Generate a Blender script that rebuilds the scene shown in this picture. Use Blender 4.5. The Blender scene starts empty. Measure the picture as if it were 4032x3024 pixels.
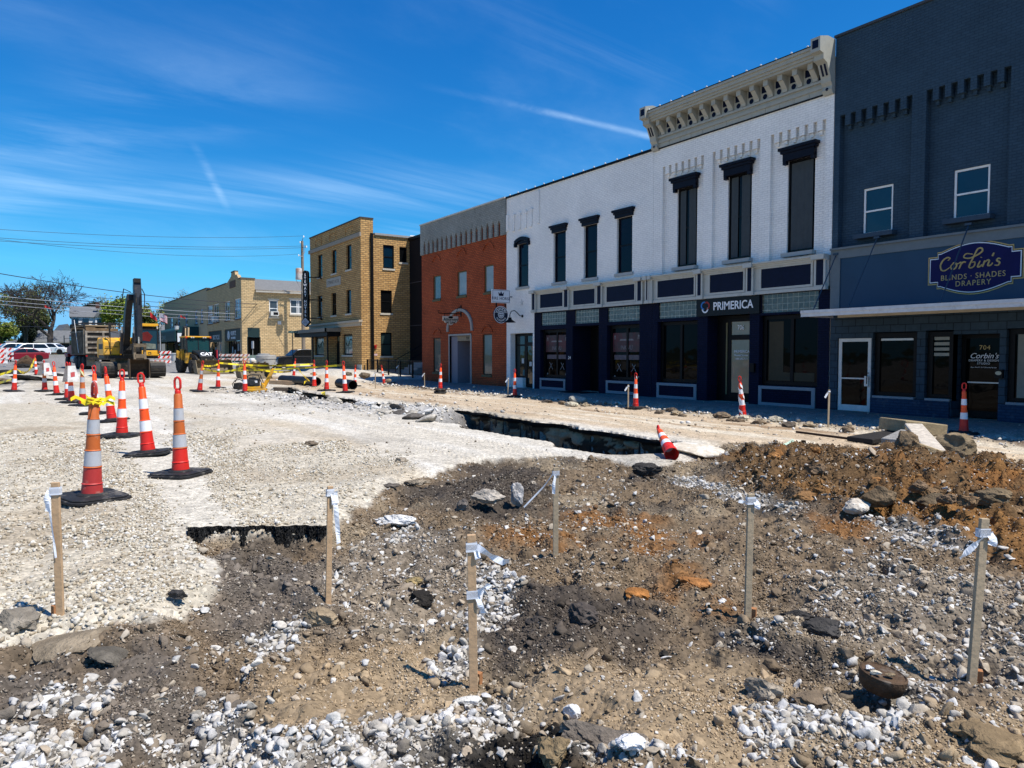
import bpy, bmesh, math, random
import numpy as np
from mathutils import Vector, Matrix

C = bpy.context.scene.collection
SC = bpy.context.scene
R = math.radians
PI = math.pi
random.seed(7)

# ------------------------------------------------------------------ camera
CAM = Vector((0, 0, 1.5))
YAW, PITCH = 33.905, -2.498
cd = bpy.data.cameras.new('camera'); cam = bpy.data.objects.new('camera', cd); C.objects.link(cam)
cam.location = CAM; cam.rotation_euler = (R(90 + PITCH), 0, R(-YAW))
cd.sensor_width = 36; cd.lens = 24.964; cd.clip_start = 0.05; cd.clip_end = 6000
SC.camera = cam

# ------------------------------------------------------------------ sun, sky, exposure
SUN_EL = 62.0
SUN_H = Vector((0.48, -0.877, 0)).normalized()
sd = bpy.data.lights.new('sun', 'SUN'); sun = bpy.data.objects.new('sun', sd); C.objects.link(sun)
sd.energy = 4.8; sd.angle = R(0.53); sd.color = (1.0, 0.955, 0.89)
tosun = Vector((SUN_H.x * math.cos(R(SUN_EL)), SUN_H.y * math.cos(R(SUN_EL)), math.sin(R(SUN_EL))))
sun.rotation_euler = tosun.to_track_quat('Z', 'Y').to_euler()
sun.location = (0, 0, 60)

W = bpy.data.worlds.new('World'); SC.world = W; W.use_nodes = True
nt = W.node_tree; nt.nodes.clear()
def wn(t, **k):
    n = nt.nodes.new(t)
    for a, b in k.items(): setattr(n, a, b)
    return n
sky = wn('ShaderNodeTexSky', sky_type='NISHITA', sun_disc=False)
sky.sun_elevation = R(SUN_EL); sky.sun_rotation = math.atan2(SUN_H.x, SUN_H.y)
sky.air_density = 1.0; sky.dust_density = 0.0; sky.ozone_density = 1.0; sky.altitude = 200
# deeper, cooler blue than the raw sky model: a gain and a power per channel
sc_ = wn('ShaderNodeSeparateColor'); nt.links.new(sky.outputs[0], sc_.inputs[0]); hs = wn('ShaderNodeCombineColor')
for i_, (gain_, pow_) in enumerate(((0.052, 1.85), (0.47, 1.20), (1.22, 0.88))):
    p_ = wn('ShaderNodeMath', operation='POWER'); p_.inputs[1].default_value = pow_; nt.links.new(sc_.outputs[i_], p_.inputs[0])
    m_ = wn('ShaderNodeMath', operation='MULTIPLY'); m_.inputs[1].default_value = gain_; nt.links.new(p_.outputs[0], m_.inputs[0]); mn_ = wn('ShaderNodeMath', operation='MINIMUM'); mn_.inputs[1].default_value = (1.5, 4.1, 7.6)[i_]; nt.links.new(m_.outputs[0], mn_.inputs[0]); nt.links.new(mn_.outputs[0], hs.inputs[i_])
# high thin cirrus, laid out on a plane far above (direction divided by its height)
tc = wn('ShaderNodeTexCoord'); sx = wn('ShaderNodeSeparateXYZ'); nt.links.new(tc.outputs['Generated'], sx.inputs[0])
mz = wn('ShaderNodeMath', operation='MAXIMUM'); mz.inputs[1].default_value = 0.03; nt.links.new(sx.outputs[2], mz.inputs[0])
az = wn('ShaderNodeMath', operation='ADD'); az.inputs[1].default_value = 0.16; nt.links.new(mz.outputs[0], az.inputs[0])
dx = wn('ShaderNodeMath', operation='DIVIDE'); nt.links.new(sx.outputs[0], dx.inputs[0]); nt.links.new(az.outputs[0], dx.inputs[1])
dy = wn('ShaderNodeMath', operation='DIVIDE'); nt.links.new(sx.outputs[1], dy.inputs[0]); nt.links.new(az.outputs[0], dy.inputs[1])
cb = wn('ShaderNodeCombineXYZ'); nt.links.new(dx.outputs[0], cb.inputs[0]); nt.links.new(dy.outputs[0], cb.inputs[1])
def cloud(rot, scale, nscale, detail, lo, hi, seed, dist=0.0):
    mp = wn('ShaderNodeMapping'); mp.inputs['Rotation'].default_value = (0, 0, R(rot)); mp.inputs['Scale'].default_value = scale
    mp.inputs['Location'].default_value = (seed, seed * 0.7, 0)
    nt.links.new(cb.outputs[0], mp.inputs[0])
    n = wn('ShaderNodeTexNoise'); n.inputs['Scale'].default_value = nscale; n.inputs['Detail'].default_value = detail
    n.inputs['Roughness'].default_value = 0.62; n.inputs['Distortion'].default_value = dist
    nt.links.new(mp.outputs[0], n.inputs['Vector'])
    r = wn('ShaderNodeMapRange', interpolation_type='SMOOTHSTEP'); r.inputs[1].default_value = lo; r.inputs[2].default_value = hi
    nt.links.new(n.outputs[0], r.inputs[0]); return r.outputs[0]
def mul(a, b):
    m = wn('ShaderNodeMath', operation='MULTIPLY')
    for i, x in enumerate((a, b)):
        if isinstance(x, float): m.inputs[i].default_value = x
        else: nt.links.new(x, m.inputs[i])
    return m.outputs[0]
def add(a, b):
    m = wn('ShaderNodeMath', operation='ADD'); m.use_clamp = True
    nt.links.new(a, m.inputs[0]); nt.links.new(b, m.inputs[1]); return m.outputs[0]
c1 = mul(cloud(-50, (0.40, 0.9, 1), 0.9, 8, 0.48, 0.95, 6.4, 0.5), 0.20)
c2 = mul(mul(cloud(-62, (0.22, 3.4, 1), 1.3, 10, 0.47, 0.80, 11.7, 1.0), cloud(0, (1, 1, 1), 0.55, 2, 0.46, 0.66, 5.0)), 0.16)
# one thin straight contrail-like streak
def lin(a, b, c):
    m1 = wn('ShaderNodeVectorMath', operation='DOT_PRODUCT'); m1.inputs[1].default_value = (a, b, 0); nt.links.new(cb.outputs[0], m1.inputs[0])
    m2 = wn('ShaderNodeMath', operation='ADD'); m2.inputs[1].default_value = c; nt.links.new(m1.outputs['Value'], m2.inputs[0]); return m2.outputs[0]
def cdir(u, v):
    f = 2796.0; cy_, p_ = R(YAW), R(PITCH)
    fw = Vector((math.sin(cy_) * math.cos(p_), math.cos(cy_) * math.cos(p_), math.sin(p_)))
    rt = Vector((math.cos(cy_), -math.sin(cy_), 0)); up = rt.cross(fw)
    d = (fw + rt * (u - 2016) / f - up * (v - 1512) / f).normalized(); return Vector((d.x / (d.z + 0.16), d.y / (d.z + 0.16), 0))
def streak(p, q, wid, amp, s0, e0, nz):
    A_, B_ = cdir(*p), cdir(*q); t_ = (B_ - A_); L_ = t_.length; t_.normalize()
    along = lin(t_.x / L_, t_.y / L_, -A_.dot(t_) / L_); across = lin(-t_.y, t_.x, -(-t_.y * A_.x + t_.x * A_.y))
    ab = wn('ShaderNodeMath', operation='ABSOLUTE'); nt.links.new(across, ab.inputs[0])
    wr = wn('ShaderNodeMapRange', interpolation_type='SMOOTHSTEP'); wr.inputs[1].default_value = wid; wr.inputs[2].default_value = 0.0; nt.links.new(ab.outputs[0], wr.inputs[0])
    a1 = wn('ShaderNodeMapRange', interpolation_type='SMOOTHSTEP'); a1.inputs[1].default_value = s0[0]; a1.inputs[2].default_value = s0[1]; nt.links.new(along, a1.inputs[0])
    a2 = wn('ShaderNodeMapRange', interpolation_type='SMOOTHSTEP'); a2.inputs[1].default_value = e0[0]; a2.inputs[2].default_value = e0[1]; nt.links.new(along, a2.inputs[0])
    return mul(mul(mul(wr.outputs[0], a1.outputs[0]), a2.outputs[0]), mul(nz, amp))
nz1 = cloud(-40, (1, 2, 1), 4, 7, 0.25, 0.75, 2.0, 0.4); nz2 = cloud(-52, (0.5, 1.6, 1), 2.0, 9, 0.34, 0.82, 9.0, 0.5); nz3 = cloud(-60, (0.3, 3.0, 1), 2.0, 8, 0.30, 0.75, 4.0, 0.3)
c3 = add(streak((1600, 325), (2545, 535), 0.028, 0.30, (0.0, 0.7), (1.4, 1.0), nz1), streak((-300, 760), (1150, 265), 0.36, 0.30, (-0.3, 0.3), (1.25, 0.5), nz2))
c4 = add(streak((-400, 800), (2200, 790), 0.34, 0.22, (-0.4, 0.2), (1.3, 0.7), nz3), streak((760, 560), (900, 830), 0.022, 0.16, (-0.1, 0.3), (1.1, 0.8), nz1))
c3 = add(c3, c4)
hz = wn('ShaderNodeMapRange', interpolation_type='SMOOTHSTEP'); hz.inputs[1].default_value = 0.03; hz.inputs[2].default_value = 0.16; nt.links.new(sx.outputs[2], hz.inputs[0])
tot = mul(add(add(c1, c2), c3), hz.outputs[0])
mx = wn('ShaderNodeMix', data_type='RGBA'); nt.links.new(tot, mx.inputs['Factor'])
nt.links.new(hs.outputs[0], mx.inputs['A']); mx.inputs['B'].default_value = (6.4, 8.4, 10.2, 1)
bg = wn('ShaderNodeBackground'); bg.inputs['Strength'].default_value = 0.11; nt.links.new(mx.outputs['Result'], bg.inputs['Color'])
wo = wn('ShaderNodeOutputWorld'); nt.links.new(bg.outputs[0], wo.inputs['Surface'])

SC.view_settings.view_transform = 'Standard'; SC.view_settings.look = 'None'
SC.view_settings.exposure = 0.45; SC.view_settings.gamma = 1.0
SC.cycles.max_bounces = 6; SC.cycles.diffuse_bounces = 4; SC.cycles.glossy_bounces = 3
SC.cycles.transparent_max_bounces = 8; SC.cycles.use_denoising = True
# ------------------------------------------------------------------ helpers
_f = 2796.0
_fw = Vector((math.sin(R(YAW)) * math.cos(R(PITCH)), math.cos(R(YAW)) * math.cos(R(PITCH)), math.sin(R(PITCH))))
_rt = Vector((math.cos(R(YAW)), -math.sin(R(YAW)), 0)); _up = _rt.cross(_fw)
K = 4032 / 2212
def ray(x, y): return _fw + _rt * (x * K - 2016) / _f - _up * (y * K - 1512) / _f      # survey ray, x y on a 2212 wide print
def at(x, y, z=0.0):                        # where the ray meets height z
    d = ray(x, y); return CAM + d * ((z - CAM.z) / d.z)
def atd(x, y, dep): return CAM + ray(x, y) * dep      # at a distance
def atx(x, y, X): d = ray(x, y); return CAM + d * (X / d.x)
def aty(x, y, Y): d = ray(x, y); return CAM + d * (Y / d.y)

def tag(o, label=None, cat=None, group=None, kind=None):
    if label: o['label'] = label
    if cat: o['category'] = cat
    if group: o['group'] = group
    if kind or cat: o['kind'] = kind or 'thing'
    return o
WROOT = set()                               # things whose meshes are written in street coordinates
def thing(name, label, cat, loc=(0, 0, 0), rz=0.0, group=None, rot=None, world=False):
    o = bpy.data.objects.new(name, None); C.objects.link(o); o.empty_display_size = 0.1
    o.location = loc; o.rotation_euler = rot if rot else (0, 0, rz)
    if world: WROOT.add(o.name)
    return tag(o, label, cat, group)
def copy_tree(o, parent=None):
    c = o.copy(); C.objects.link(c)
    if parent: c.parent = parent
    for ch in list(o.children): copy_tree(ch, c)
    return c

class MB:
    def __init__(s): s.v = []; s.f = []; s.mi = []; s.cur = 0
    def add(s, vs, fs):
        n = len(s.v); s.v += [tuple(v) for v in vs]
        for f in fs: s.f.append(tuple(i + n for i in f)); s.mi.append(s.cur)
        return s
    def box(s, x0, x1, y0, y1, z0, z1):
        return s.add([(x0,y0,z0),(x1,y0,z0),(x1,y1,z0),(x0,y1,z0),(x0,y0,z1),(x1,y0,z1),(x1,y1,z1),(x0,y1,z1)],
                     [(0,3,2,1),(4,5,6,7),(0,1,5,4),(1,2,6,5),(2,3,7,6),(3,0,4,7)])
    def obox(s, c, size, m=None):
        hx, hy, hz = size[0]/2, size[1]/2, size[2]/2
        vs = [Vector(p) for p in [(-hx,-hy,-hz),(hx,-hy,-hz),(hx,hy,-hz),(-hx,hy,-hz),(-hx,-hy,hz),(hx,-hy,hz),(hx,hy,hz),(-hx,hy,hz)]]
        if m is not None: vs = [m @ v for v in vs]
        c = Vector(c)
        return s.add([c + v for v in vs], [(0,3,2,1),(4,5,6,7),(0,1,5,4),(1,2,6,5),(2,3,7,6),(3,0,4,7)])
    def bar(s, p0, p1, w, h=None):            # square bar between two points
        p0, p1 = Vector(p0), Vector(p1); d = p1 - p0
        q = d.to_track_quat('X', 'Z').to_matrix()
        return s.obox((p0 + p1) / 2, (d.length, w, h or w), q)
    def tube(s, pts, r, n=8, cap=True):
        pts = [Vector(p) for p in pts]; k = len(pts)
        rs = r if isinstance(r, (list, tuple)) else [r] * k
        vs = []; fs = []; ref = Vector((0, 0, 1)); prev = None
        for i, p in enumerate(pts):
            t = (pts[min(i+1, k-1)] - pts[max(i-1, 0)]).normalized()
            if prev is None:
                a = t.orthogonal().normalized()
            else:
                a = (prev - t * prev.dot(t)); a = a.normalized() if a.length > 1e-6 else t.orthogonal().normalized()
            prev = a; b = t.cross(a)
            for j in range(n):
                an = 2*PI*j/n; vs.append(p + (a*math.cos(an) + b*math.sin(an)) * rs[i])
        for i in range(k-1):
            for j in range(n):
                j2 = (j+1) % n; fs.append((i*n+j, i*n+j2, (i+1)*n+j2, (i+1)*n+j))
        if cap: fs.append(tuple(range(n-1, -1, -1))); fs.append(tuple((k-1)*n + j for j in range(n)))
        return s.add(vs, fs)
    def cyl(s, p0, p1, r, r1=None, n=16): return s.tube([p0, p1], [r, r if r1 is None else r1], n)
    def lathe(s, prof, n=24, c=(0,0,0), m=None):
        vs = []; fs = []; k = len(prof); c = Vector(c)
        for (r, z) in prof:
            for j in range(n):
                v = Vector((r*math.cos(2*PI*j/n), r*math.sin(2*PI*j/n), z))
                if m is not None: v = m @ v
                vs.append(c + v)
        for i in range(k-1):
            for j in range(n):
                j2 = (j+1) % n; fs.append((i*n+j, i*n+j2, (i+1)*n+j2, (i+1)*n+j))
        if prof[0][0] > 1e-4: fs.append(tuple(range(n-1,-1,-1)))
        if prof[-1][0] > 1e-4: fs.append(tuple((k-1)*n+j for j in range(n)))
        return s.add(vs, fs)
    def prism(s, poly, vec):                   # flat outline pushed along vec
        poly = [Vector(p) for p in poly]; vec = Vector(vec); n = len(poly)
        return s.add(poly + [p + vec for p in poly],
                     [tuple(range(n-1,-1,-1)), tuple(range(n, 2*n))] + [(i,(i+1)%n,n+(i+1)%n,n+i) for i in range(n)])
    def ribbon(s, pts, wdir, w):               # thin strip
        vs = []
        for p in pts: p = Vector(p); vs += [p - Vector(wdir)*w/2, p + Vector(wdir)*w/2]
        return s.add(vs, [(2*i,2*i+1,2*i+3,2*i+2) for i in range(len(pts)-1)])
    def build(s, name, mats, parent=None, smooth=False, bevel=0.0, fix=True, loc=None, sub=0):
        me = bpy.data.meshes.new(name)
        me.from_pydata([tuple(v) for v in s.v], [], s.f)
        if not isinstance(mats, (list, tuple)): mats = [mats]
        for m in mats: me.materials.append(m)
        if len(mats) > 1: me.polygons.foreach_set('material_index', s.mi)
        if fix and len(s.f) < 30000:
            b = bmesh.new(); b.from_mesh(me); bmesh.ops.recalc_face_normals(b, faces=b.faces); b.to_mesh(me); b.free()
        if smooth:
            me.polygons.foreach_set('use_smooth', [True] * len(me.polygons))
            if smooth != 'all': me.set_sharp_from_angle(angle=R(38))
        me.update()
        o = bpy.data.objects.new(name, me); C.objects.link(o)
        if parent:
            o.parent = parent
            if parent.name in WROOT: o.location = -parent.location
        if loc: o.location = loc
        if bevel:
            md = o.modifiers.new('bevel', 'BEVEL'); md.width = bevel; md.segments = 2; md.limit_method = 'ANGLE'; md.angle_limit = R(40)
        return o

# ------------------------------------------------------------------ materials
MT = {}
def mat(name, col, rough=0.6, metal=0.0, var=0.12, ns=6.0, bump=0.0, bs=60.0, spec=0.25, dirt=None, dirt_amt=0.35, emit=None):
    if name in MT: return MT[name]
    m = bpy.data.materials.new(name); m.use_nodes = True; t = m.node_tree; b = t.nodes['Principled BSDF']
    b.inputs['Roughness'].default_value = rough; b.inputs['Metallic'].default_value = metal
    b.inputs['Specular IOR Level'].default_value = spec
    col = tuple(col) + ((1,) if len(col) == 3 else ())
    tcn = t.nodes.new('ShaderNodeTexCoord')
    n = t.nodes.new('ShaderNodeTexNoise'); n.inputs['Scale'].default_value = ns; n.inputs['Detail'].default_value = 6; n.inputs['Roughness'].default_value = 0.65
    t.links.new(tcn.outputs['Object'], n.inputs['Vector'])
    rp = t.nodes.new('ShaderNodeMapRange'); rp.inputs[1].default_value = 0.3; rp.inputs[2].default_value = 0.7
    rp.inputs[3].default_value = 1 - var; rp.inputs[4].default_value = 1 + var; t.links.new(n.outputs[0], rp.inputs[0])
    vm = t.nodes.new('ShaderNodeVectorMath'); vm.operation = 'SCALE'; vm.inputs[0].default_value = col[:3]; t.links.new(rp.outputs[0], vm.inputs['Scale'])
    out = vm.outputs[0]
    if dirt:
        n2 = t.nodes.new('ShaderNodeTexNoise'); n2.inputs['Scale'].default_value = ns * 0.55; n2.inputs['Detail'].default_value = 9; n2.inputs['Roughness'].default_value = 0.7
        t.links.new(tcn.outputs['Object'], n2.inputs['Vector'])
        r2 = t.nodes.new('ShaderNodeMapRange'); r2.inputs[1].default_value = 0.66 - dirt_amt * 0.5; r2.inputs[2].default_value = 0.82 - dirt_amt * 0.4; t.links.new(n2.outputs[0], r2.inputs[0])
        mxn = t.nodes.new('ShaderNodeMix'); mxn.data_type = 'RGBA'; t.links.new(r2.outputs[0], mxn.inputs['Factor'])
        t.links.new(out, mxn.inputs['A']); mxn.inputs['B'].default_value = tuple(dirt) + (1,); out = mxn.outputs['Result']
    t.links.new(out, b.inputs['Base Color'])
    if bump:
        n3 = t.nodes.new('ShaderNodeTexNoise'); n3.inputs['Scale'].default_value = bs; n3.inputs['Detail'].default_value = 4
        t.links.new(tcn.outputs['Object'], n3.inputs['Vector'])
        bp = t.nodes.new('ShaderNodeBump'); bp.inputs['Strength'].default_value = bump; bp.inputs['Distance'].default_value = 0.02
        t.links.new(n3.outputs[0], bp.inputs['Height']); t.links.new(bp.outputs[0], b.inputs['Normal'])
    MT[name] = m; return m
def brick(name, c1, c2, mortar, bw=0.21, bh=0.075, ms=0.012, bump=0.5, stain=0.25, rough=0.85, off=0.5, stcol=None, grain=0.10):
    if name in MT: return MT[name]
    m = bpy.data.materials.new(name); m.use_nodes = True; t = m.node_tree; b = t.nodes['Principled BSDF']; b.inputs['Roughness'].default_value = rough
    b.inputs['Specular IOR Level'].default_value = 0.12
    tcn = t.nodes.new('ShaderNodeTexCoord'); sp = t.nodes.new('ShaderNodeSeparateXYZ'); t.links.new(tcn.outputs['Object'], sp.inputs[0])
    ad = t.nodes.new('ShaderNodeMath'); ad.operation = 'ADD'; t.links.new(sp.outputs[0], ad.inputs[0]); t.links.new(sp.outputs[1], ad.inputs[1])
    co = t.nodes.new('ShaderNodeCombineXYZ'); t.links.new(ad.outputs[0], co.inputs[0]); t.links.new(sp.outputs[2], co.inputs[1])
    br = t.nodes.new('ShaderNodeTexBrick'); br.offset = off; br.inputs['Scale'].default_value = 1.0
    br.inputs['Brick Width'].default_value = bw; br.inputs['Row Height'].default_value = bh; br.inputs['Mortar Size'].default_value = ms; br.inputs['Mortar Smooth'].default_value = 0.3
    br.inputs['Color1'].default_value = tuple(c1) + (1,); br.inputs['Color2'].default_value = tuple(c2) + (1,); br.inputs['Mortar'].default_value = tuple(mortar) + (1,)
    t.links.new(co.outputs[0], br.inputs['Vector'])
    n = t.nodes.new('ShaderNodeTexNoise'); n.inputs['Scale'].default_value = 0.7; n.inputs['Detail'].default_value = 9; n.inputs['Roughness'].default_value = 0.68
    t.links.new(tcn.outputs['Object'], n.inputs['Vector'])
    rp = t.nodes.new('ShaderNodeMapRange'); rp.inputs[1].default_value = 0.3; rp.inputs[2].default_value = 0.72; rp.inputs[3].default_value = 1 - stain; rp.inputs[4].default_value = 1 + stain * 0.35
    t.links.new(n.outputs[0], rp.inputs[0])
    n4 = t.nodes.new('ShaderNodeTexNoise'); n4.inputs['Scale'].default_value = 9; n4.inputs['Detail'].default_value = 5; t.links.new(tcn.outputs['Object'], n4.inputs['Vector'])
    r4 = t.nodes.new('ShaderNodeMapRange'); r4.inputs[1].default_value = 0.3; r4.inputs[2].default_value = 0.7; r4.inputs[3].default_value = 1 - grain; r4.inputs[4].default_value = 1 + grain
    t.links.new(n4.outputs[0], r4.inputs[0])
    mu = t.nodes.new('ShaderNodeMath'); mu.operation = 'MULTIPLY'; t.links.new(rp.outputs[0], mu.inputs[0]); t.links.new(r4.outputs[0], mu.inputs[1])
    vm = t.nodes.new('ShaderNodeVectorMath'); vm.operation = 'SCALE'; t.links.new(br.outputs['Color'], vm.inputs[0]); t.links.new(mu.outputs[0], vm.inputs['Scale'])
    out = vm.outputs[0]
    if stcol:
        n2 = t.nodes.new('ShaderNodeTexNoise'); n2.inputs['Scale'].default_value = 1.6; n2.inputs['Detail'].default_value = 10; n2.inputs['Roughness'].default_value = 0.75
        t.links.new(tcn.outputs['Object'], n2.inputs['Vector'])
        r2 = t.nodes.new('ShaderNodeMapRange'); r2.inputs[1].default_value = 0.57; r2.inputs[2].default_value = 0.72; t.links.new(n2.outputs[0], r2.inputs[0])
        mxn = t.nodes.new('ShaderNodeMix'); mxn.data_type = 'RGBA'; t.links.new(r2.outputs[0], mxn.inputs['Factor'])
        t.links.new(out, mxn.inputs['A']); mxn.inputs['B'].default_value = tuple(stcol) + (1,); out = mxn.outputs['Result']
    t.links.new(out, b.inputs['Base Color'])
    bp = t.nodes.new('ShaderNodeBump'); bp.invert = True; bp.inputs['Strength'].default_value = bump; bp.inputs['Distance'].default_value = 0.012
    hsum = t.nodes.new('ShaderNodeMath'); hsum.operation = 'MULTIPLY_ADD'; hsum.inputs[1].default_value = -0.5
    t.links.new(n4.outputs[0], hsum.inputs[0]); t.links.new(br.outputs['Fac'], hsum.inputs[2])
    t.links.new(hsum.outputs[0], bp.inputs['Height']); t.links.new(bp.outputs[0], b.inputs['Normal'])
    MT[name] = m; return m
def glass(name, col=(0.006, 0.007, 0.008), spec=0.5, rough=0.03, wob=0.02):
    if name in MT: return MT[name]
    m = mat(name, col, rough, 0, 0.15, 1.5, 0.0, spec=spec)
    t = m.node_tree; b = t.nodes['Principled BSDF']
    tcn = t.nodes.new('ShaderNodeTexCoord'); n3 = t.nodes.new('ShaderNodeTexNoise'); n3.inputs['Scale'].default_value = 1.3; t.links.new(tcn.outputs['Object'], n3.inputs['Vector'])
    bp = t.nodes.new('ShaderNodeBump'); bp.inputs['Strength'].default_value = wob; bp.inputs['Distance'].default_value = 0.3
    t.links.new(n3.outputs[0], bp.inputs['Height']); t.links.new(bp.outputs[0], b.inputs['Normal'])
    return m

# ------------------------------------------------------------------ facade frames: u along the wall, z up, d out of the wall
class Fac:
    def __init__(s, axis, c): s.axis = axis; s.c = c      # 'front': plane x=c looking -x, u=y;  'side': plane y=c looking -y, u=x
    def P(s, u, z, d=0.0): return Vector((s.c - d, u, z)) if s.axis == 'front' else Vector((u, s.c - d, z))
    def box(s, mb, u0, u1, z0, z1, d0, d1):
        if s.axis == 'front': mb.box(s.c - d1, s.c - d0, u0, u1, z0, z1)
        else: mb.box(u0, u1, s.c - d1, s.c - d0, z0, z1)
    def poly(s, mb, uz, d0, d1):
        mb.prism([s.P(u, z, d0) for u, z in uz], s.P(0, 0, d1) - s.P(0, 0, d0))
    def quad(s, mb, u0, u1, z0, z1, d): mb.add([s.P(u0,z0,d), s.P(u1,z0,d), s.P(u1,z1,d), s.P(u0,z1,d)], [(0,1,2,3)])
    def wall(s, mb, u0, u1, z0, z1, ops, d=0.0, dep=0.2):
        us = sorted({u0, u1} | {min(max(o[i], u0), u1) for o in ops for i in (0, 1)})
        zs = sorted({z0, z1} | {min(max(o[i], z0), z1) for o in ops for i in (2, 3)})
        for a, b in zip(us[:-1], us[1:]):
            for c, e in zip(zs[:-1], zs[1:]):
                um, zm = (a+b)/2, (c+e)/2
                if any(o[0] < um < o[1] and o[2] < zm < o[3] for o in ops): continue
                s.quad(mb, a, b, c, e, d)
        for o in ops:
            q = o[4] if len(o) > 4 else dep
            a, b, c, e = max(o[0], u0), min(o[1], u1), max(o[2], z0), min(o[3], z1)
            P = s.P
            mb.add([P(a,c,d),P(b,c,d),P(b,e,d),P(a,e,d),P(a,c,d-q),P(b,c,d-q),P(b,e,d-q),P(a,e,d-q)], [(0,1,5,4),(1,2,6,5),(2,3,7,6),(3,0,4,7)])
    def window(s, root, u0, u1, z0, z1, fm, gm, d=-0.15, fw=0.06, rail=True, mull=(), th=0.06, sill=None, sm=None, hood=None, hm=None, name='window', hb=0.08, so=0.08, pz=None):
        mb = MB(); d0, d1 = d - th, d
        s.box(mb, u0, u0+fw, z0, z1, d0, d1); s.box(mb, u1-fw, u1, z0, z1, d0, d1)
        s.box(mb, u0+fw, u1-fw, z0, z0+fw, d0, d1); s.box(mb, u0+fw, u1-fw, z1-fw, z1, d0, d1)
        if rail:
            zm = (z0+z1)/2 if rail is True else rail
            s.box(mb, u0+fw, u1-fw, zm-fw*0.42, zm+fw*0.42, d0, d1-0.005)
        for q in mull: s.box(mb, q-fw*0.45, q+fw*0.45, z0+fw, z1-fw, d0, d1-0.002)
        w = mb.build(name, fm, root)
        g = MB(); s.box(g, u0+fw*0.5, u1-fw*0.5, z0+fw*0.5, z1-fw*0.5, d0+0.005, d0+0.03 if th > 0.05 else d0+0.02); g.build('pane', gm, w)
        if sm:
            q = MB(); a, b = u0 - so, u1 + so; s.box(q, a, b, z0-0.13, z0-0.004, min(-0.1, d-0.03), 0.07); q.build('sill', sm, w)
        if hood: hood(w)
        return w

def text_mesh(body, size, shear=0.0, space=1.0, ext=0.008, bold=0.0, align='CENTER'):
    cu = bpy.data.curves.new('lettering', 'FONT'); cu.body = body; cu.size = size; cu.shear = shear; cu.space_character = space
    cu.extrude = ext; cu.offset = bold; cu.align_x = align; cu.align_y = 'CENTER'; cu.resolution_u = 4
    o = bpy.data.objects.new('lettering', cu); C.objects.link(o)
    bpy.context.view_layer.update()
    me = bpy.data.meshes.new_from_object(o.evaluated_get(bpy.context.evaluated_depsgraph_get()))
    C.objects.unlink(o); bpy.data.objects.remove(o); bpy.data.curves.remove(cu); return me
def put_text(body, size, m, parent, loc, facing='front', shear=0.0, space=1.0, ext=0.006, bold=0.0, name='lettering', sx=1.0, roll=0.0, align='CENTER'):
    me = text_mesh(body, size, shear, space, ext, bold, align); me.name = name; me.materials.append(m)
    o = bpy.data.objects.new(name, me); C.objects.link(o); o.parent = parent; o.location = Vector(loc) - (parent.location if parent.name in WROOT else Vector())
    # text reads along +u as seen by a viewer: 'front' walls face -x (reading direction is -y), 'side' faces -y (reading +x)
    base = Matrix(((0,0,-1),(-1,0,0),(0,1,0))) if facing == 'front' else Matrix(((1,0,0),(0,0,-1),(0,1,0)))
    mm = base @ Matrix.Rotation(roll, 3, 'Z') @ Matrix.Diagonal((sx, 1, 1))
    o.rotation_euler = (base @ Matrix.Rotation(roll, 3, 'Z')).to_euler(); o.scale = (sx, 1, 1)
    return o
# ------------------------------------------------------------------ ground
def _hash(ix, iy, seed):
    h = (ix.astype(np.int64) * 374761393 + iy.astype(np.int64) * 668265263 + seed * 974634) & 0xFFFFFFFF
    h = ((h ^ (h >> 13)) * 1274126177) & 0xFFFFFFFF
    return ((h ^ (h >> 16)) & 0xFFFF) / 65535.0
def vnoise(x, y, seed=0):
    ix = np.floor(x); iy = np.floor(y); fx = x - ix; fy = y - iy
    fx = fx*fx*fx*(fx*(fx*6-15)+10); fy = fy*fy*fy*(fy*(fy*6-15)+10)
    ix = ix.astype(np.int64); iy = iy.astype(np.int64)
    a = _hash(ix, iy, seed); b = _hash(ix+1, iy, seed); c = _hash(ix, iy+1, seed); d = _hash(ix+1, iy+1, seed)
    return (a + (b-a)*fx + (c-a)*fy + (a-b-c+d)*fx*fy) * 2 - 1
def fbm(x, y, s, oct=4, seed=0, gain=0.5):
    v = 0; a = 1.0; t = 0; c, sn = 0.8, 0.6
    x = x / s; y = y / s
    for i in range(oct):
        v = v + a * vnoise(x + 17.3*i, y - 9.1*i, seed + i); t += a; a *= gain
        x, y = (c*x - sn*y)*2.03, (sn*x + c*y)*2.03
    return v / t
def sstep(a, b, x):
    t = np.clip((x - a) / (b - a), 0, 1); return t*t*(3-2*t)
def P2(*pts): return [tuple(at(x, y)[:2]) for x, y in pts]
def sdist(poly, x, y):                      # signed distance to an outline on the ground, inside > 0
    d = np.full(x.shape, 1e9); inside = np.zeros(x.shape, bool); n = len(poly)
    for i in range(n):
        ax, ay = poly[i]; bx, by = poly[(i+1) % n]
        ex, ey = bx-ax, by-ay; wx, wy = x-ax, y-ay
        t = np.clip((wx*ex + wy*ey) / (ex*ex + ey*ey + 1e-12), 0, 1)
        d = np.minimum(d, (wx-ex*t)**2 + (wy-ey*t)**2)
        c = (ay > y) != (by > y)
        xin = ax + (y-ay) * ex / (ey if abs(ey) > 1e-12 else 1e-12)
        inside ^= c & (x < xin)
    d = np.sqrt(d); return np.where(inside, d, -d)
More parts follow.
